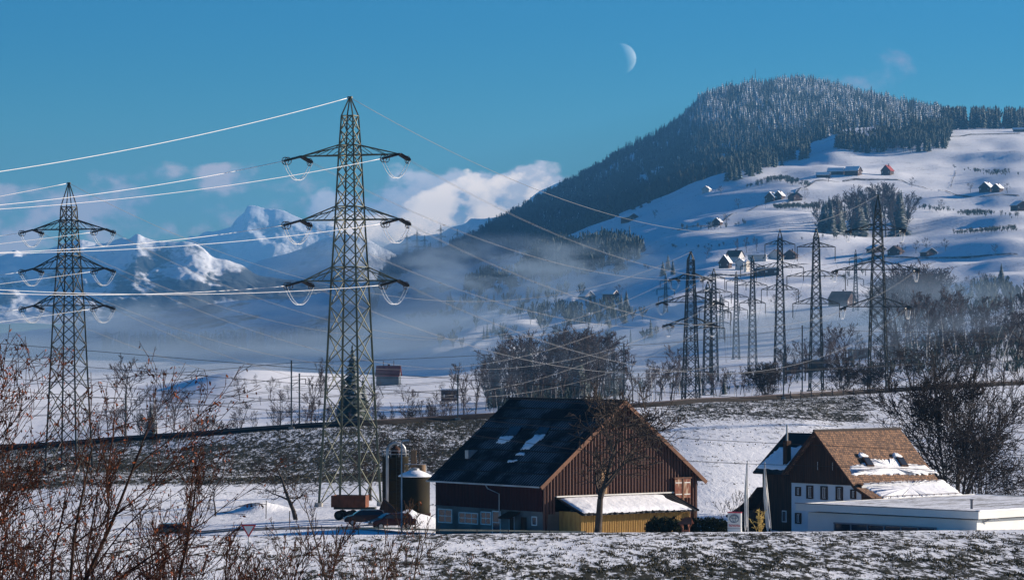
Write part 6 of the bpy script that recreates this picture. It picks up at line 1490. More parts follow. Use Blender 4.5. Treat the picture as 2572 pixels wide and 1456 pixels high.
# --- hill pasture: single trees
for a in (('round', 1645, 530, 3400, 'bare tree right of the lowest barn on the snow hill'), ('round', 1826, 541, 3000, 'bare tree beside the tiny hut on the snow hill'), ('round', 1855, 503, 3350, 'small tree left of the twin gabled farm'), ('round', 1811, 470, 3600, 'faint tree near the crest of the snow hill'),
          ('slim', 1923, 505, 3250, 'leaning thin tree in front of the twin gabled farm'), ('larch', 2022, 463, 3250, 'tall larch right of the twin gabled farm'), ('round', 1985, 487, 3200, 'bushy tree beside the twin gabled farm'), ('round', 2290, 450, 3250, 'bare tree on the slope below the half timbered house'),
          ('round', 2365, 505, 2900, 'dark round tree alone below the right pasture'), ('round', 2437, 463, 3150, 'bare tree left of the paired barns'), ('round', 2530, 465, 3150, 'bare tree right of the paired barns'), ('round', 2080, 440, 3500, 'tree beside the long snowy farm'),
          ('round', 2500, 618, 2600, 'lone round tree at the right on the lower pasture'), ('round', 2375, 605, 2500, 'round tree right of the small snowy barn'), ('round', 2328, 603, 2520, 'wide tree behind the small snowy barn'), ('round', 2300, 610, 2500, 'tree left of the wide one near the small snowy barn'), ('round', 2268, 612, 2500, 'second tree left of the wide one near the small snowy barn'),
          ('spruce', 1615, 597, 2950, 'lone dark spruce at the right edge of the misty wood'), ('spruce', 1678, 638, 2500, 'dark conifer clump in the mist below the lone spruce'), ('spruce', 1690, 650, 2450, 'short conifer right of the misty clump'), ('spruce', 1665, 655, 2450, 'short conifer left of the misty clump'),
          ('tall', 1850, 603, 2700, 'leftmost of the row of hazy trees above the hamlet'), ('tall', 1875, 600, 2700, 'second of the row of hazy trees above the hamlet'), ('tall', 1900, 598, 2700, 'third of the row of hazy trees above the hamlet'), ('round', 1775, 625, 2500, 'hazy round tree left of the hamlet'),
          ('spruce', 2515, 660, 1750, 'tall dark spruce above the wood at the right edge'), ('round', 2460, 690, 1650, 'pale bare tree left of the tall spruce'), ('round', 2485, 695, 1650, 'second pale bare tree left of the tall spruce'), ('round', 2435, 700, 1600, 'bare tree at the left of the pale pair'), ('spruce', 2378, 702, 1500, 'small dark conifer left of the pale bare trees'),
          ('round', 1945, 745, 2000, 'hazy round tree behind the slim middle pylon'), ('round', 2000, 735, 2000, 'hazy round tree between the two middle pylons'), ('round', 2150, 740, 1900, 'bare tree right of the rounded bush house'),
          ('round', 1552, 720, 2050, 'hazy tree on the bright snow left of the ringed pylon'), ('round', 1535, 745, 2000, 'small hazy tree left of another on the bright snow'), ('spruce', 1560, 735, 1950, 'misty dark tree by the white roofed barn'), ('spruce', 1573, 728, 1950, 'taller misty dark tree by the white roofed barn')):
    hp_ = {'round': 21, 'spruce': 34, 'tall': 32, 'larch': 38, 'slim': 17}[a[0]] * (3000 / a[3]) ** 0.8
    plant(a[0], a[1], a[2], Yfor(a[1], a[2] + hp_, a[3]), a[4], 'trees on the snow hill', 1.25)
wood(['spruce', 'spruce', 'tall'], (2055, 2115), (2650, 2850), [(2055, 515), (2080, 488), (2115, 500)], 16, lambda k: NAMES[k] + ' in the left hill grove', 'hill grove left', (0.9, 1.2))
wood(['spruce', 'tall', 'tall'], (2115, 2285), (2700, 2950), [(2115, 505), (2150, 485), (2230, 465), (2260, 470), (2285, 500)], 34, lambda k: NAMES[k] + ' in the right hill grove', 'hill grove right', (1.1, 1.5))
wood(['tall', 'round'], (2180, 2370), (1350, 1600), [(2180, 760), (2240, 720), (2290, 695), (2330, 685), (2370, 720)], 34, lambda k: NAMES[k] + ' in the hazy grove right of the biggest pylon', 'hazy grove right of the biggest pylon', (1.2, 1.8))
wood(['tall', 'round'], (1750, 1800), (1750, 1900), [(1750, 765), (1800, 770)], 5, lambda k: NAMES[k] + ' in the small hazy group behind the ringed pylon', 'hazy group behind the ringed pylon', (1.1, 1.5))
# woods that read as one mass
def mass(name, poly, Y0, Y1, sp, seed, hgt, con, frostv, label):
    u, v, P = fill(poly, Y0, Y1, sp, seed)
    if len(u) == 0: print('EMPTY', label); return
    rs = np.random.RandomState(seed); S = rs.uniform(hgt[0], hgt[1], len(P)); pk = np.where(rs.rand(len(P)) < con, rs.randint(0, 5, len(P)), rs.randint(5, 9, len(P)))
    tag(scatter_mesh(name, P, S, np.full(len(P), frostv), SPR + BRD, MT['conifer'], pk), label, 'wood', None, 'stuff'); print(name, label, len(P))
mass('dark_wood_block', [(2100,372),(2165,356),(2300,338),(2380,322),(2392,335),(2378,372),(2320,384),(2200,386),(2160,384)], 3300, 4600, 9, 31, (15, 22), 0.35, 0.05, 'dark block of forest on the upper right pasture')
for q_, l_ in (([(2366,326),(2366,296),(2426,296),(2426,326)], 'left clump of tall conifers on the right skyline'), ([(2438,324),(2438,296),(2510,296),(2510,324)], 'middle clump of tall conifers on the right skyline'), ([(2522,324),(2522,300),(2720,296),(2720,324)], 'right clump of tall conifers on the right skyline')):
    mass('skyline_wood', q_, 3950, 5000, 12, 32, (20, 31), 0.95, 0.5, l_)
mass('spur_wood', [(1830,440),(1870,420),(1950,405),(2000,398),(2035,372),(2030,398),(1960,418),(1880,447),(1820,458)], 3300, 4600, 11, 33, (16, 24), 0.75, 0.15, 'dark spur of forest running down onto the snow slope')
mass('small_wood', [(2098,372),(2110,360),(2160,352),(2160,378),(2100,380)], 3300, 4600, 12, 36, (20, 28), 0.9, 0.4, 'few conifers at the left end of the dark block')
mass('misty_wood', [(1330,660),(1380,636),(1430,628),(1510,622),(1590,622),(1605,650),(1560,680),(1440,700),(1380,715),(1300,720)], 2300, 3700, 11, 34, (14, 24), 0.15, 0.1, 'misty wood on the lower left flank of the snow hill')
mass('misty_wood', [(1160,720),(1240,700),(1300,720),(1290,750),(1180,752)], 2000, 4200, 16, 35, (12, 20), 0.3, 0.1, 'second misty wood lower on the flank of the snow hill')
mass('hedge_row', [(1870,472),(1905,460),(1935,452),(1965,448),(1998,457),(2040,466),(2038,472),(1990,466),(1950,456),(1910,470)], 3000, 3900, 5, 37, (4, 7), 0.0, 0.0, 'curving dark hedge below the long snowy farm')
mass('hedge_row', [(1940,520),(2060,516),(2060,526),(1945,528)], 2700, 3300, 5, 38, (4, 6), 0.0, 0.0, 'dark hedge below the twin gabled farm')
mass('hedge_row', [(2385,585),(2550,575),(2555,583),(2390,590)], 2300, 2900, 5, 39, (3, 5), 0.0, 0.0, 'long dark hedge on the lower right pasture')
for i_, (a_, b_, l_) in enumerate((((2390, 420), (2572, 440), 'thin hedge line high on the right pasture'), ((2300, 520), (2560, 545), 'long thin hedge across the right pasture'), ((1700, 575), (1900, 560), 'broken hedge left of the grove on the snow hill'),
        ((1660, 620), (1860, 612), 'hedge line above the hamlet'), ((2010, 600), (2180, 590), 'hedge line left of the biggest pylon tip'), ((2050, 700), (2180, 690), 'bushy line below the hamlet'), ((1450, 690), (1640, 672), 'dark bushy line on the shaded flank'), ((1250, 790), (1560, 770), 'hedge line across the valley fields'), ((1000, 800), (1250, 775), 'hedge line in the misty village'))):
    mass('hedge_row', [(a_[0], a_[1]), (b_[0], b_[1]), (b_[0], b_[1] + 5), ((a_[0] + b_[0]) / 2, (a_[1] + b_[1]) / 2 + 11), (a_[0], a_[1] + 5)], 1500, 4000, 9, 60 + i_, (2.5, 7), 0.0, 0.0, l_)
mass('valley_wood', [(1300,800),(1480,770),(1620,780),(1620,812),(1480,830),(1320,830)], 1500, 2600, 22, 40, (9, 15), 0.1, 0.1, 'scattered hazy woodland in the valley right of centre')
mass('valley_wood', [(1100,770),(1260,745),(1470,730),(1500,750),(1400,775),(1120,800)], 1900, 3200, 26, 41, (9, 15), 0.2, 0.1, 'scattered hazy woodland in the valley left of centre')
mass('ridge_wood', [(250,905),(250,790),(480,755),(700,745),(900,700),(1010,700),(1010,905)], 4400, 5300, 26, 42, (20, 30), 0.8, 0.02, 'dark spruces along the low misty ridge at left')
mass('hill_wood', [(2300,760),(2420,735),(2572,720),(2640,720),(2640,800),(2400,815),(2300,810)], 1150, 1700, 16, 43, (8, 13), 0.1, 0.05, 'hazy brushwood on the lower right hillside')

mass('undergrowth', [(2230,860),(2600,810),(2600,950),(2230,955)], 850, 1120, 7.5, 44, (3, 7), 0.02, 0.0, 'dark brushwood along the foot of the wood above the railway')
mass('undergrowth', [(1600,935),(1960,930),(2230,890),(2230,945),(1960,975),(1600,1000)], 800, 1050, 12, 47, (1.5, 4), 0.0, 0.0, 'scattered low brush behind the pylons')
mass('undergrowth', [(1215,930),(1560,930),(1570,1030),(1215,1035)], 830, 960, 7, 45, (3, 7), 0.1, 0.0, 'dark brushwood filling the copse behind the barn')
mass('valley_wood', [(1100,830),(1800,800),(1800,850),(1500,870),(1100,880)], 1300, 2400, 30, 46, (7, 12), 0.1, 0.0, 'thin hazy hedges on the valley floor')
for k, lst in PROTO.items():
    for i, p in enumerate(lst):
        if (k, i) not in _used:
            for c in list(p.children): bpy.data.objects.remove(c)
            bpy.data.objects.remove(p)
# ------------------------------------------------------------------ houses on the hill and in the valley
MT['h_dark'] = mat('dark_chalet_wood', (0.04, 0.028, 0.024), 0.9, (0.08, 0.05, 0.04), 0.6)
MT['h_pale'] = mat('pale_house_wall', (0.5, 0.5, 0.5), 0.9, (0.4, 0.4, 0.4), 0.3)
MT['h_lit'] = mat('sunlit_house_wall', (0.75, 0.68, 0.58), 0.9, (0.66, 0.6, 0.52), 0.3)  # white walls with the warm sunlight put into their colour
MT['h_red'] = mat('red_brown_roof', (0.3, 0.06, 0.05), 0.9, (0.2, 0.045, 0.04), 0.5)
MT['h_brown'] = mat('brown_roof', (0.09, 0.06, 0.05), 0.9, (0.05, 0.035, 0.03), 0.5)
def cottage(label, u, vb, Yg, wpx, wallpx, roofpx, yaw, wall, roof, depth=1.2, kind='gable', storeys=1, group=None, fixY=False, name='farmhouse', cat='house'):
    Y = Yg if fixY else Yfor(u, vb, Yg); k = Y / F; g = on(u, Y); g.z = min(g.z, at(u, vb, Y).z + 1.5)
    w2 = wpx * k / 2; h = wallpx * k; r = roofpx * k; d2 = w2 * depth
    t = thing(name, g, label, cat, group, R(yaw))
    mb = MB()
    if kind == 'gable':   # ridge along local y, gable faces -y
        mb.add([(-w2, -d2, -3), (w2, -d2, -3), (w2, d2, -3), (-w2, d2, -3), (-w2, -d2, h), (w2, -d2, h), (w2, d2, h), (-w2, d2, h), (0, -d2, h + r * .96), (0, d2, h + r * .96)],
               [(0, 1, 5, 8, 4), (2, 3, 7, 9, 6), (1, 2, 6, 5), (3, 0, 4, 7)])
    else: mb.box(-w2, w2, -d2, d2, -3, h)
    mb.build('wall', MT[wall], t)
    if kind == 'gable':
        for s_ in (-1, 1):
            e = 1.16; a = (s_ * w2 * e, -d2 * 1.1, h - r * 0.16); b = (s_ * w2 * e, d2 * 1.1, h - r * 0.16); c = (0, d2 * 1.1, h + r); d = (0, -d2 * 1.1, h + r)
            th = 0.35 if roof == 'snow' else 0.2
            ro = MB().add([a, b, c, d] + [(p[0], p[1], p[2] + th) for p in (a, b, c, d)], [(3, 2, 1, 0), (4, 5, 6, 7), (0, 1, 5, 4), (1, 2, 6, 5), (2, 3, 7, 6), (3, 0, 4, 7)]).build('roof', MT['h_brown' if roof == 'snow' else roof], t)
            if roof == 'snow':
                q = [Vector(p) + Vector((0, 0, th + 0.04)) for p in (a, b, c, d)]; q = [p.lerp(sum(q, Vector()) / 4, 0.03) for p in q]
                MB().hexa(q + [p + Vector((0, 0, 0.4)) for p in q]).build('roof_snow', MT['snow'], ro)
        mb = MB(); mb.box(w2 * 0.3 - 0.4, w2 * 0.3 + 0.4, -0.4, 0.4, h + r * 0.4, h + r * 1.25); mb.build('chimney', MT['h_dark'], t)
    else:
        mb = MB(); mb.box(-w2 * 1.06, w2 * 1.06, -d2 * 1.06, d2 * 1.06, h, h + 0.4); ro = mb.build('roof', MT['h_brown'], t)
        mb = MB(); mb.box(-w2 * 1.04, w2 * 1.04, -d2 * 1.04, d2 * 1.04, h + 0.4, h + 0.85); mb.build('roof_snow', MT['snow'], ro)
    if wallpx > 6:
        n = max(2, int(w2 / 2.2)); wm = MT['glass'] if wall != 'h_dark' else MT['h_pale']
        for fl in range(storeys):
            zc = h * (fl + 0.55) / storeys
            for i in range(n):
                x = -w2 * 0.72 + 1.44 * w2 * i / (n - 1)
                mb = MB(); mb.box(x - w2 * .09, x + w2 * .09, -d2 - 0.06, -d2 + 0.05, zc - h * .14 / storeys, zc + h * .17 / storeys); mb.build('window', wm, t)
            for i in range(2):
                y = -d2 * 0.5 + d2 * i
                mb = MB(); mb.box(w2 - 0.05, w2 + 0.06, y - w2 * .09, y + w2 * .09, zc - h * .14 / storeys, zc + h * .17 / storeys); mb.build('window', MT['glass'], t)
    return t
MT['h_shade'] = mat('shaded_house_wall', (0.11, 0.13, 0.15), 0.9, (0.08, 0.095, 0.11), 0.3)  # blue shade on the wall is put into its colour
HG = 'farms on the snow hill'; HM = 'houses of the hillside hamlet'; HV_ = 'houses in the misty valley'; HW = 'houses in the wood at right'
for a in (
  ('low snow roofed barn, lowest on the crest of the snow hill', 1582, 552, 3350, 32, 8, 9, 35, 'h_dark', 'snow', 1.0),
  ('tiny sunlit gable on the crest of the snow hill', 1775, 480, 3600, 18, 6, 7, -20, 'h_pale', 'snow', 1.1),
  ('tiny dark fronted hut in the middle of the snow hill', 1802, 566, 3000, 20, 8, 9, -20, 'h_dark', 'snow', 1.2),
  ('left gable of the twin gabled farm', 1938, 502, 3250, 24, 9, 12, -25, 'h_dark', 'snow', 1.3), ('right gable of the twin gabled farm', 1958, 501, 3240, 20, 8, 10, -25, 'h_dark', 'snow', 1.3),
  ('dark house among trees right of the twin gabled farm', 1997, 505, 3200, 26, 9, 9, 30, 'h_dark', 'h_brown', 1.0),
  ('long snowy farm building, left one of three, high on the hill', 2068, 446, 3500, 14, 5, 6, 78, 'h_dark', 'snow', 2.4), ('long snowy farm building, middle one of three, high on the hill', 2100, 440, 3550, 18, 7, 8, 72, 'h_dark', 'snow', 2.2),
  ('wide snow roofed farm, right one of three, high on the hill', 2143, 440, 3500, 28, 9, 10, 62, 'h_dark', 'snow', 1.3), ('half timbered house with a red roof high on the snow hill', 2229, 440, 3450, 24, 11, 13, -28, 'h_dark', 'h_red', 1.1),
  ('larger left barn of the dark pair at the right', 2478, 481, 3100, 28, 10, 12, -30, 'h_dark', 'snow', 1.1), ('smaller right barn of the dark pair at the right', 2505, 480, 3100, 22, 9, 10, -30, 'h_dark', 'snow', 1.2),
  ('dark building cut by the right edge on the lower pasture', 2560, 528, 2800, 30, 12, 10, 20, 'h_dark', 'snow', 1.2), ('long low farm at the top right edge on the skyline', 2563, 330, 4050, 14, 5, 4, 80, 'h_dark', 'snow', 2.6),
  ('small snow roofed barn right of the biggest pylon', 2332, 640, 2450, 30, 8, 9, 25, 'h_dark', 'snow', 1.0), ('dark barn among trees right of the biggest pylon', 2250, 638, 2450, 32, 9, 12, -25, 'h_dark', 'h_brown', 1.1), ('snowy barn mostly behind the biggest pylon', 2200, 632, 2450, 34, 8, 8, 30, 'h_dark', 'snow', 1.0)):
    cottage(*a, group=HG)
for a in (
  ('half timbered dark gable house at the left of the hamlet', 1822, 672, 2300, 26, 14, 17, -22, 'h_dark', 'snow', 1.0), ('broad brown roofed house at the top of the hamlet', 1846, 655, 2400, 36, 12, 14, 62, 'h_pale', 'h_brown', 1.0),
  ('pale blue shaded house in the middle of the hamlet', 1860, 676, 2250, 22, 18, 8, -20, 'h_pale', 'snow', 0.9), ('snow topped long flat building of the hamlet', 1902, 656, 2400, 46, 13, 3, -8, 'h_pale', 'snow', 0.5, 'flat'),
  ('gabled house behind the slim middle pylon', 1950, 652, 2450, 34, 10, 15, -20, 'h_pale', 'h_brown', 1.0), ('dark gabled barn right of the slim middle pylon', 1986, 650, 2450, 32, 10, 12, -15, 'h_dark', 'h_brown', 1.0), ('long dark shed at the bottom of the hamlet', 1925, 692, 2250, 64, 15, 4, -5, 'h_dark', 'snow', 0.4, 'flat')):
    cottage(*a, group=HM)
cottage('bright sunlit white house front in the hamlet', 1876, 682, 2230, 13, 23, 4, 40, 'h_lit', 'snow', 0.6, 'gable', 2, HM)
for a in (
  ('dark roofed house in haze left of the biggest pylon', 2115, 768, 1650, 52, 16, 20, 60, 'h_dark', 'h_brown', 1.0), ('pale roofed barn in haze, left one of two', 1474, 752, 2000, 30, 7, 12, 35, 'h_pale', 'snow', 1.0), ('dark roofed barn in haze, right one of two', 1534, 752, 1950, 28, 10, 8, 60, 'h_dark', 'snow', 1.1),
  ('small white house in mist left of centre', 1195, 762, 2700, 20, 10, 7, 20, 'h_lit', 'snow', 0.9), ('white house in mist beside the lowest right arm of the green pylon', 1068, 738, 2900, 26, 9, 7, 40, 'h_lit', 'snow', 0.9), ('white house in mist right behind the green pylon', 1012, 742, 2900, 20, 8, 6, 20, 'h_pale', 'snow', 1.0),
  ('grey house in mist on the bright slope', 1120, 730, 3000, 24, 9, 8, -30, 'h_pale', 'snow', 1.0),
  ('left one of two white roofed barns in the mist at left', 243, 864, 3600, 22, 6, 9, 60, 'h_pale', 'snow', 1.0), ('right one of two white roofed barns in the mist at left', 266, 864, 3600, 24, 6, 9, 60, 'h_pale', 'snow', 1.0), ('tall pale house beside the white roofed barns in mist', 296, 858, 3500, 20, 14, 9, -20, 'h_pale', 'h_brown', 1.0), ('sunlit house in the mist right of the left pylon', 364, 852, 3500, 24, 12, 8, 30, 'h_lit', 'snow', 1.0),
  ('sunlit chalet under the low wooded ridge', 450, 820, 4300, 22, 8, 6, 30, 'h_lit', 'snow', 1.0), ('long sunlit building under the low wooded ridge', 500, 812, 4400, 30, 6, 4, 10, 'h_lit', 'snow', 0.7)):
    cottage(*a, group=HV_)
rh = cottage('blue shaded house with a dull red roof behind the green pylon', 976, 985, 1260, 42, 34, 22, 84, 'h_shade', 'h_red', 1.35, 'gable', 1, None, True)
for x_ in (-0.5, 0.5):
    mb = MB(); mb.tube([(0, x_ * 4, 8.0), (0, x_ * 4, 10.6)], 0.14, 6); mb.build('roof_finial', MT['h_dark'], rh)
cottage('misty dark barn with a pale right gable in the valley at left', 527, 1041, 1180, 44, 20, 22, 58, 'h_dark', 'h_brown', 0.9, 'gable', 1, None, True, 'barn', 'barn')
cottage('blue green flat box shed between the red roofed house and the copse', 1128, 1006, 980, 38, 24, 3, 8, 'h_dark', 'h_brown', 0.6, 'flat', 1, None, True, 'shed', 'shed')
for a in (
  ('wide dark roofed villa in the wood at the right', 2495, 812, 1130, 62, 14, 16, 70, 'h_dark', 'h_brown', 0.9), ('white annex of the villa in the wood at right', 2537, 820, 1120, 14, 20, 3, 20, 'h_lit', 'snow', 0.8, 'flat'), ('flat snow topped house at the right edge above the wood', 2575, 806, 1150, 50, 26, 3, 12, 'h_pale', 'snow', 0.8, 'flat'),
  ('snow roofed house half hidden by reddish trees', 2314, 824, 1150, 40, 12, 8, 68, 'h_dark', 'snow', 1.0), ('modern white topped house behind the slim pylons', 2050, 882, 1000, 60, 26, 3, -6, 'h_dark', 'snow', 0.4, 'flat'), ('terrace wing of the modern house, to its left', 1995, 884, 1010, 46, 22, 3, -6, 'h_dark', 'snow', 0.4, 'flat'),
  ('small pale box house left of the modern house', 1928, 892, 1080, 26, 16, 3, 5, 'h_pale', 'snow', 0.6, 'flat'), ('dark flat roofed house left of the biggest pylon shaft', 2155, 852, 1080, 50, 22, 3, -6, 'h_dark', 'h_brown', 0.5, 'flat')):
    cottage(*a, group=HW, fixY=True)

# ------------------------------------------------------------------ hedges by the farm
def hedge(label, u0, u1, Y, vtop, seed, sp=0.35):
    rs = np.random.RandomState(seed); x0, x1 = (u0 - 1286) / F * Y, (u1 - 1286) / F * Y; n = int((x1 - x0) / 0.05)
    V = []; Q = []; A = []; zb = gz((u0 + u1) / 2, Y) - 0.3; zt = at(0, vtop, Y).z
    for i in range(n * 34):
        x = rs.uniform(x0, x1); e = min((x - x0), (x1 - x)); top = zb + (zt - zb) * min(1, 0.75 + e * 0.4) * (0.82 + 0.22 * float(rs.rand())); z = zb + (top - zb) * rs.uniform(0, 1) ** 0.6; y = Y + rs.uniform(-0.7, 0.7)
        d = rs.normal(size=3); d[2] = abs(d[2]) * 1.2; d /= np.linalg.norm(d); s_ = rs.uniform(0.12, sp); p = np.array([x, y, z]); q = np.cross(d, rs.normal(size=3)); q /= np.linalg.norm(q)
        b = len(V); V += [p - q * 0.09, p + q * 0.09, p + d * s_]; Q.append((b, b + 1, b + 2)); A += [0, 0, 0]
    me = np_mesh('hedge', np.array(V), np.array(Q), MT['hedge'], False, {'frost': A}); o = mobj('hedge', me); return tag(o, label, 'hedge')
MT['hedge'] = mat('dark_evergreen', (0.012, 0.018, 0.008), 0.9, (0.05, 0.05, 0.015), 2.0, thr=(0.5, 0.8))
hedge('dark clipped bush in front of the ochre lean-to wall', 1622, 1712, 284, 1300, 1)
hedge('long dark ragged hedge between the bird feeder and the company sign', 1700, 1832, 287, 1302, 2)
hedge('dark evergreen bushes at the foot of the farmhouse left of the leaning flag', 1858, 1935, 290, 1306, 3)
# sunlit yellowish shrub between the flags
tr, cr, tips = grow(300, 1.9, stems=9, spread=0.14, fan=0.35, kids=(8, 6, 4, 2), levels=4, crook=0.15, up=-0.25, rad=0.02, rmin=0.02, ang=(20, 50), trunk_h=0.2)
MT['straw'] = mat('straw_shrub', (0.62, 0.46, 0.16), 0.8, (0.45, 0.32, 0.1), 2.0)
g = on(1908, 285); g.z += 0.4; t = thing('ornamental_grass', g, 'yellow sunlit drooping grass clump between the two flags', 'plant'); mobj('blades', seg_mesh('blades', tr + cr, MT['straw'], 3), t)

# ------------------------------------------------------------------ foreground trees, their feet below the picture
MT['fg_bark'] = mat('wet_dark_bark', (0.05, 0.026, 0.017), 0.75, (0.028, 0.017, 0.013), 2.0)
MT['fg_bark2'] = mat('tan_bark', (0.09, 0.06, 0.04), 0.8, (0.05, 0.034, 0.025), 2.0)
def leaf_mesh(name, tips, seed, size, per, material, droop=0.6, prob=1.0):
    rs = np.random.RandomState(seed); V = []; Q = []
    for p, d in tips:
        if rs.rand() > prob: continue
        for k in range(per):
            c = np.array(p) - np.array(d) * rs.uniform(0, 0.25) + rs.normal(size=3) * 0.03; a = rs.normal(size=3) * 0.6; a[2] -= droop; a /= np.linalg.norm(a); b_ = np.cross(a, rs.normal(size=3)); b_ /= np.linalg.norm(b_)
            s_ = size * rs.uniform(0.6, 1.5); b = len(V); V += [c, c + a * s_ * .5 + b_ * s_ * .22, c + a * s_, c + a * s_ * .5 - b_ * s_ * .22]; Q.append((b, b + 1, b + 2, b + 3))
    return np_mesh(name, np.array(V), np.array(Q), material)
def fg_tree(label, u, vtop, Y, seed, stems, name='hazel_tree', tw='twig_red', bark='fg_bark', leaf=0.06, per=2, prob=1.0, lean=0.0, kids=(13, 7, 5, 3), spread=0.34, ang=(18, 42), levels=4, up=0.3, rmin=0.006, th=0.3, rad=0.014):
    g = on(u, Y); H = at(u, vtop, Y).z - g.z
    tr, cr, tips = grow(seed, H, stems=stems, spread=spread, kids=kids, levels=levels, crook=0.16, up=up, rad=rad, rmin=rmin, ang=ang, trunk_h=th, lean=lean, first=0.15, fan=0.42)
    t = thing(name, g, label, 'tree', 'bare trees in the near foreground')
    mobj('trunk', seg_mesh('trunk', tr, MT[bark], 7), t); mobj('crown', seg_mesh('crown', cr, MT[tw], 4), t)
    if per: mobj('dry_leaves', leaf_mesh('dry_leaves', tips, seed, leaf, per, MT['dry_leaf'], prob=prob), t)
for a in (
    dict(label='tallest reddish twiggy tree filling the left edge of the foreground', u=-70, vtop=985, Y=70, seed=401, stems=6, lean=0.09, spread=0.38, kids=(12, 8, 5, 4), rad=0.019, up=0.2, ang=(25, 60), leaf=0.08, per=2),
    dict(label='reddish twiggy tree leaning right in front of the left pylon', u=0, vtop=1120, Y=67, seed=403, stems=3, lean=0.04, spread=0.28, kids=(9, 7, 5, 3), rad=0.017, up=0.2, ang=(25, 60), leaf=0.07, per=1),
    dict(label='slender twiggy tree right of the left pylon in the foreground', u=290, vtop=1120, Y=73, seed=405, stems=2, lean=0.02, spread=0.22, kids=(14, 7, 5, 3), leaf=0.05, per=1, ang=(15, 35)),
    dict(label='twiggy tree crossing the olive car in the foreground', u=450, vtop=1240, Y=76, seed=407, stems=3, lean=0.03, spread=0.22, kids=(14, 7, 5, 2), leaf=0.045, per=1, ang=(15, 38)),
    dict(label='dense twiggy tree left of the yield sign', u=540, vtop=1270, Y=74, seed=409, stems=4, lean=-0.02, spread=0.22, kids=(14, 7, 5, 2), leaf=0.045, per=1, ang=(15, 38)),
    dict(label='upright twiggy tree right of the yield sign', u=690, vtop=1290, Y=78, seed=411, stems=3, lean=0.0, spread=0.18, kids=(12, 6, 5, 2), leaf=0.045, per=1, ang=(12, 35)),
    dict(label='tan twiggy tree with hanging catkins below the rusty trailer', u=850, vtop=1270, Y=80, seed=413, stems=3, lean=0.03, spread=0.26, kids=(13, 6, 5, 2), leaf=0.06, per=1, tw='fg_tan', bark='fg_bark', ang=(20, 48)),
    dict(label='pale branching tree in front of the squat silo', u=985, vtop=1240, Y=84, seed=415, stems=3, lean=0.03, spread=0.2, kids=(10, 5, 4, 2), leaf=0.05, per=1, prob=0.5, tw='fg_tan', bark='fg_bark2', ang=(18, 42)),
    ):
    if 'fg_tan' not in MT: MT['fg_tan'] = mat('tan_twig', (0.08, 0.05, 0.034), 0.8, (0.035, 0.022, 0.016), 1.2)
    fg_tree(**a)

MT['lane'] = snow_mat('trodden_lane', tint=(0.5, 0.5, 0.52), amp=0.05, scale=0.3, gcol=((0.06, 0.05, 0.045), (0.1, 0.09, 0.08)))
def lane(pts, Yg, wd=3.0):
    P_ = [(u_, Yfor(u_, v_, Yg)) for u_, v_ in pts]; vs = []; fs = []; k = 0
    for (a, b) in zip(P_[:-1], P_[1:]):
        for q in range(14):
            f = q / 14; u_ = a[0] + (b[0] - a[0]) * f; Y_ = a[1] + (b[1] - a[1]) * f; x = (u_ - 1286) / F * Y_
            for o_ in (-wd, 0, wd):
                y = Y_ + o_; vs.append((x, y, float(height(np.array([x]), np.array([y]))[0]) + 0.35))
            if k: c = 3 * k; fs += [(c - 3, c - 2, c + 1, c), (c - 2, c - 1, c + 2, c + 1)]
            k += 1
    o = MB().add(vs, fs).build('path', MT['lane'], None, True); a_ = o.data.attributes.new('grass', 'FLOAT', 'POINT'); a_.data.foreach_set('value', [0.8] * len(vs)); tag(o, kind='structure')
lane([(2380, 345), (2440, 338), (2572, 334)], 4000, 6); lane([(1960, 512), (2050, 455), (2150, 448), (2260, 452), (2400, 488), (2572, 492)], 3300, 5); lane([(1700, 580), (1800, 572), (1930, 510)], 3100, 4)
lane([(1780, 690), (1880, 690), (2000, 665), (2200, 645), (2350, 650), (2572, 640)], 2400, 4); lane([(2388, 470), (2402, 425)], 3300, 2)
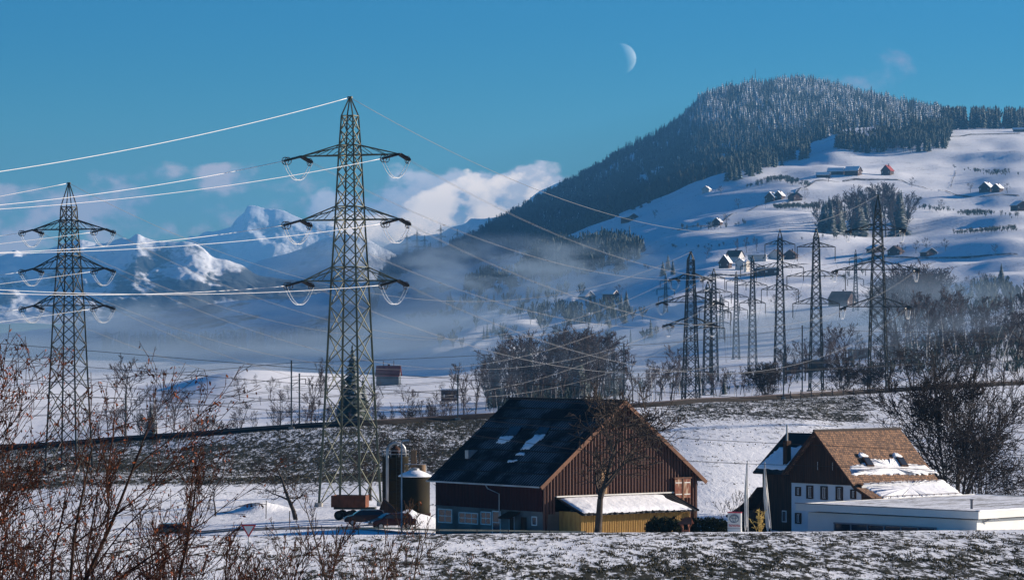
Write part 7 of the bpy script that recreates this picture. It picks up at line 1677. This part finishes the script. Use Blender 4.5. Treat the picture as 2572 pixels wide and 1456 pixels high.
# ------------------------------------------------------------------ air
hz, t = new_mat('blue_haze')
pv = N(t, 'ShaderNodeVolumePrincipled', i_Density=6e-5, i_Anisotropy=0.2)
pv.inputs['Color'].default_value = (0.10, 0.34, 0.72, 1)
o = N(t, 'ShaderNodeOutputMaterial'); L(t, pv.outputs[0], o.inputs['Volume'])
mb = MB(); mb.box(-15000, 15000, -100, 25800, -61.5, 1030)
tag(mb.build('haze', hz), kind='stuff')
def mist(label, u, v, Y, rx, ry, rz, dens, seed, sc):
    m, t = new_mat('valley_mist')
    tc = N(t, 'ShaderNodeTexCoord')
    ln = N(t, 'ShaderNodeVectorMath', operation='LENGTH'); L(t, tc.outputs['Object'], ln.inputs[0])
    f = N(t, 'ShaderNodeMapRange', interpolation_type='SMOOTHSTEP'); f.inputs['From Min'].default_value = 1.0; f.inputs['From Max'].default_value = 0.25; f.inputs['To Min'].default_value = 0.0; f.inputs['To Max'].default_value = 1.0
    L(t, ln.outputs['Value'], f.inputs['Value'])
    mp = N(t, 'ShaderNodeMapping'); mp.inputs['Scale'].default_value = sc; mp.inputs['Location'].default_value = (seed * 1.7, seed * 0.9, seed)
    nz = N(t, 'ShaderNodeTexNoise', i_Scale=1.0, i_Detail=5.0, i_Roughness=0.6); L(t, tc.outputs['Object'], mp.inputs[0]); L(t, mp.outputs[0], nz.inputs['Vector'])
    g = N(t, 'ShaderNodeMapRange'); g.inputs['From Min'].default_value = 0.47; g.inputs['From Max'].default_value = 0.60; g.inputs['To Max'].default_value = 1.0; L(t, nz.outputs['Fac'], g.inputs['Value'])
    m1 = N(t, 'ShaderNodeMath', operation='MULTIPLY'); L(t, f.outputs[0], m1.inputs[0]); L(t, g.outputs[0], m1.inputs[1])
    m2 = N(t, 'ShaderNodeMath', operation='MULTIPLY'); L(t, m1.outputs[0], m2.inputs[0]); m2.inputs[1].default_value = dens
    pv = N(t, 'ShaderNodeVolumePrincipled', i_Anisotropy=0.1); pv.inputs['Color'].default_value = (0.32, 0.46, 0.66, 1); L(t, m2.outputs[0], pv.inputs['Density'])
    o = N(t, 'ShaderNodeOutputMaterial'); L(t, pv.outputs[0], o.inputs['Volume'])
    mb = MB(); mb.lathe([(max(math.sin(math.pi * k / 8), 0.001) * 1.04, -math.cos(math.pi * k / 8) * 1.04) for k in range(9)], 16)
    ob = mb.build('mist', m); ob.location = at(u, v, Y); ob.scale = (rx, ry, rz)
    return tag(ob, label, None, None, 'stuff')
mist('blue mist filling the valley at left', 560, 850, 3300, 480, 1000, 52, 0.0024, 1, (3.4, 2.6, 1.6))
mist('thin mist over the valley floor in the middle', 1150, 860, 2300, 420, 800, 36, 0.0042, 2, (2.5, 2.2, 1.2))
mist('drifting mist on the lower flank of the snow hill', 1330, 690, 2500, 170, 330, 34, 0.006, 3, (4.0, 2.8, 2.2))
mist('mist at the foot of the forested hill', 1060, 690, 3700, 220, 420, 60, 0.006, 4, (4.0, 2.8, 2.2))
mist('low mist lying on the valley fields at left', 560, 900, 1900, 330, 520, 17, 0.0045, 8, (2.2, 2.2, 1.0))
mist('wisp of mist rising left of the green pylon', 420, 800, 3900, 110, 200, 26, 0.009, 11, (3.0, 2.4, 1.8))
mist('wisp of mist over the misty village', 1000, 760, 3000, 100, 200, 22, 0.009, 12, (3.0, 2.4, 1.8))
mist('wisp of mist climbing the forest edge', 1240, 640, 3600, 90, 160, 30, 0.010, 13, (3.0, 2.4, 1.8))
mist('thin blue mist in the wood at right', 2380, 850, 1010, 120, 170, 15, 0.0055, 9, (3.0, 2.4, 1.6))
mist('thin blue mist in and around the copse behind the barn', 1400, 930, 900, 75, 110, 15, 0.0055, 10, (3.0, 2.4, 1.6))
mist('pale mist behind the pylons at right', 1900, 830, 1450, 150, 330, 18, 0.0045, 5, (2.6, 2.2, 1.2))
mist('blue mist behind the biggest pylon', 2330, 770, 1330, 90, 120, 18, 0.006, 6, (2.0, 2.0, 1.2))
# moon, lit by the same sun; its dark part is cut from the shape
mm, t = new_mat('moon_rock')
di = N(t, 'ShaderNodeBsdfDiffuse'); tr = N(t, 'ShaderNodeBsdfTransparent'); ad = N(t, 'ShaderNodeAddShader'); o = N(t, 'ShaderNodeOutputMaterial')
nz = N(t, 'ShaderNodeTexNoise', i_Scale=0.004, i_Detail=4.0); tc = N(t, 'ShaderNodeTexCoord'); L(t, tc.outputs['Object'], nz.inputs['Vector'])
mx = N(t, 'ShaderNodeMix', data_type='RGBA'); mx.inputs[6].default_value = (0.08, 0.09, 0.1, 1); mx.inputs[7].default_value = (0.3, 0.3, 0.3, 1)
L(t, nz.outputs['Fac'], mx.inputs[0]); L(t, mx.outputs[2], di.inputs[0]); L(t, di.outputs[0], ad.inputs[0]); L(t, tr.outputs[0], ad.inputs[1]); L(t, ad.outputs[0], o.inputs[0])
mp = at(1560, 148, 90000); mr_ = 38 / F * 90000
n_ = 40; mv = []; mf = []
tocam = -Vector(mp).normalized(); su = sdir.normalized()
e1 = (su - tocam * su.dot(tocam)).normalized(); e2 = tocam.cross(e1)      # e1 points from the disc's middle to the sunlit limb
term = su.dot(tocam)                                                       # where the terminator crosses the middle
for i in range(n_ + 1):
    a_ = math.pi * (i / n_ - 0.5)
    for k in range(13):
        lo = math.asin(max(-1, min(1, 1.0))) ; th0 = math.pi / 2 - math.acos(-term) if False else math.atan2(-term, math.sqrt(1 - term * term))
        ph = th0 + (math.pi / 2 - th0) * k / 12
        d_ = (e1 * math.sin(ph) + tocam * math.cos(ph)) * math.cos(a_) + e2 * math.sin(a_)
        mv.append(d_ * mr_)
for i in range(n_):
    for k in range(12): mf.append((i * 13 + k, i * 13 + k + 1, (i + 1) * 13 + k + 1, (i + 1) * 13 + k))
mb = MB().add(mv, mf)
mo = mb.build('moon', mm, None, True); mo.location = mp
tag(mo, 'pale half moon high in the blue sky', 'moon')
print('objects', len(bpy.data.objects))
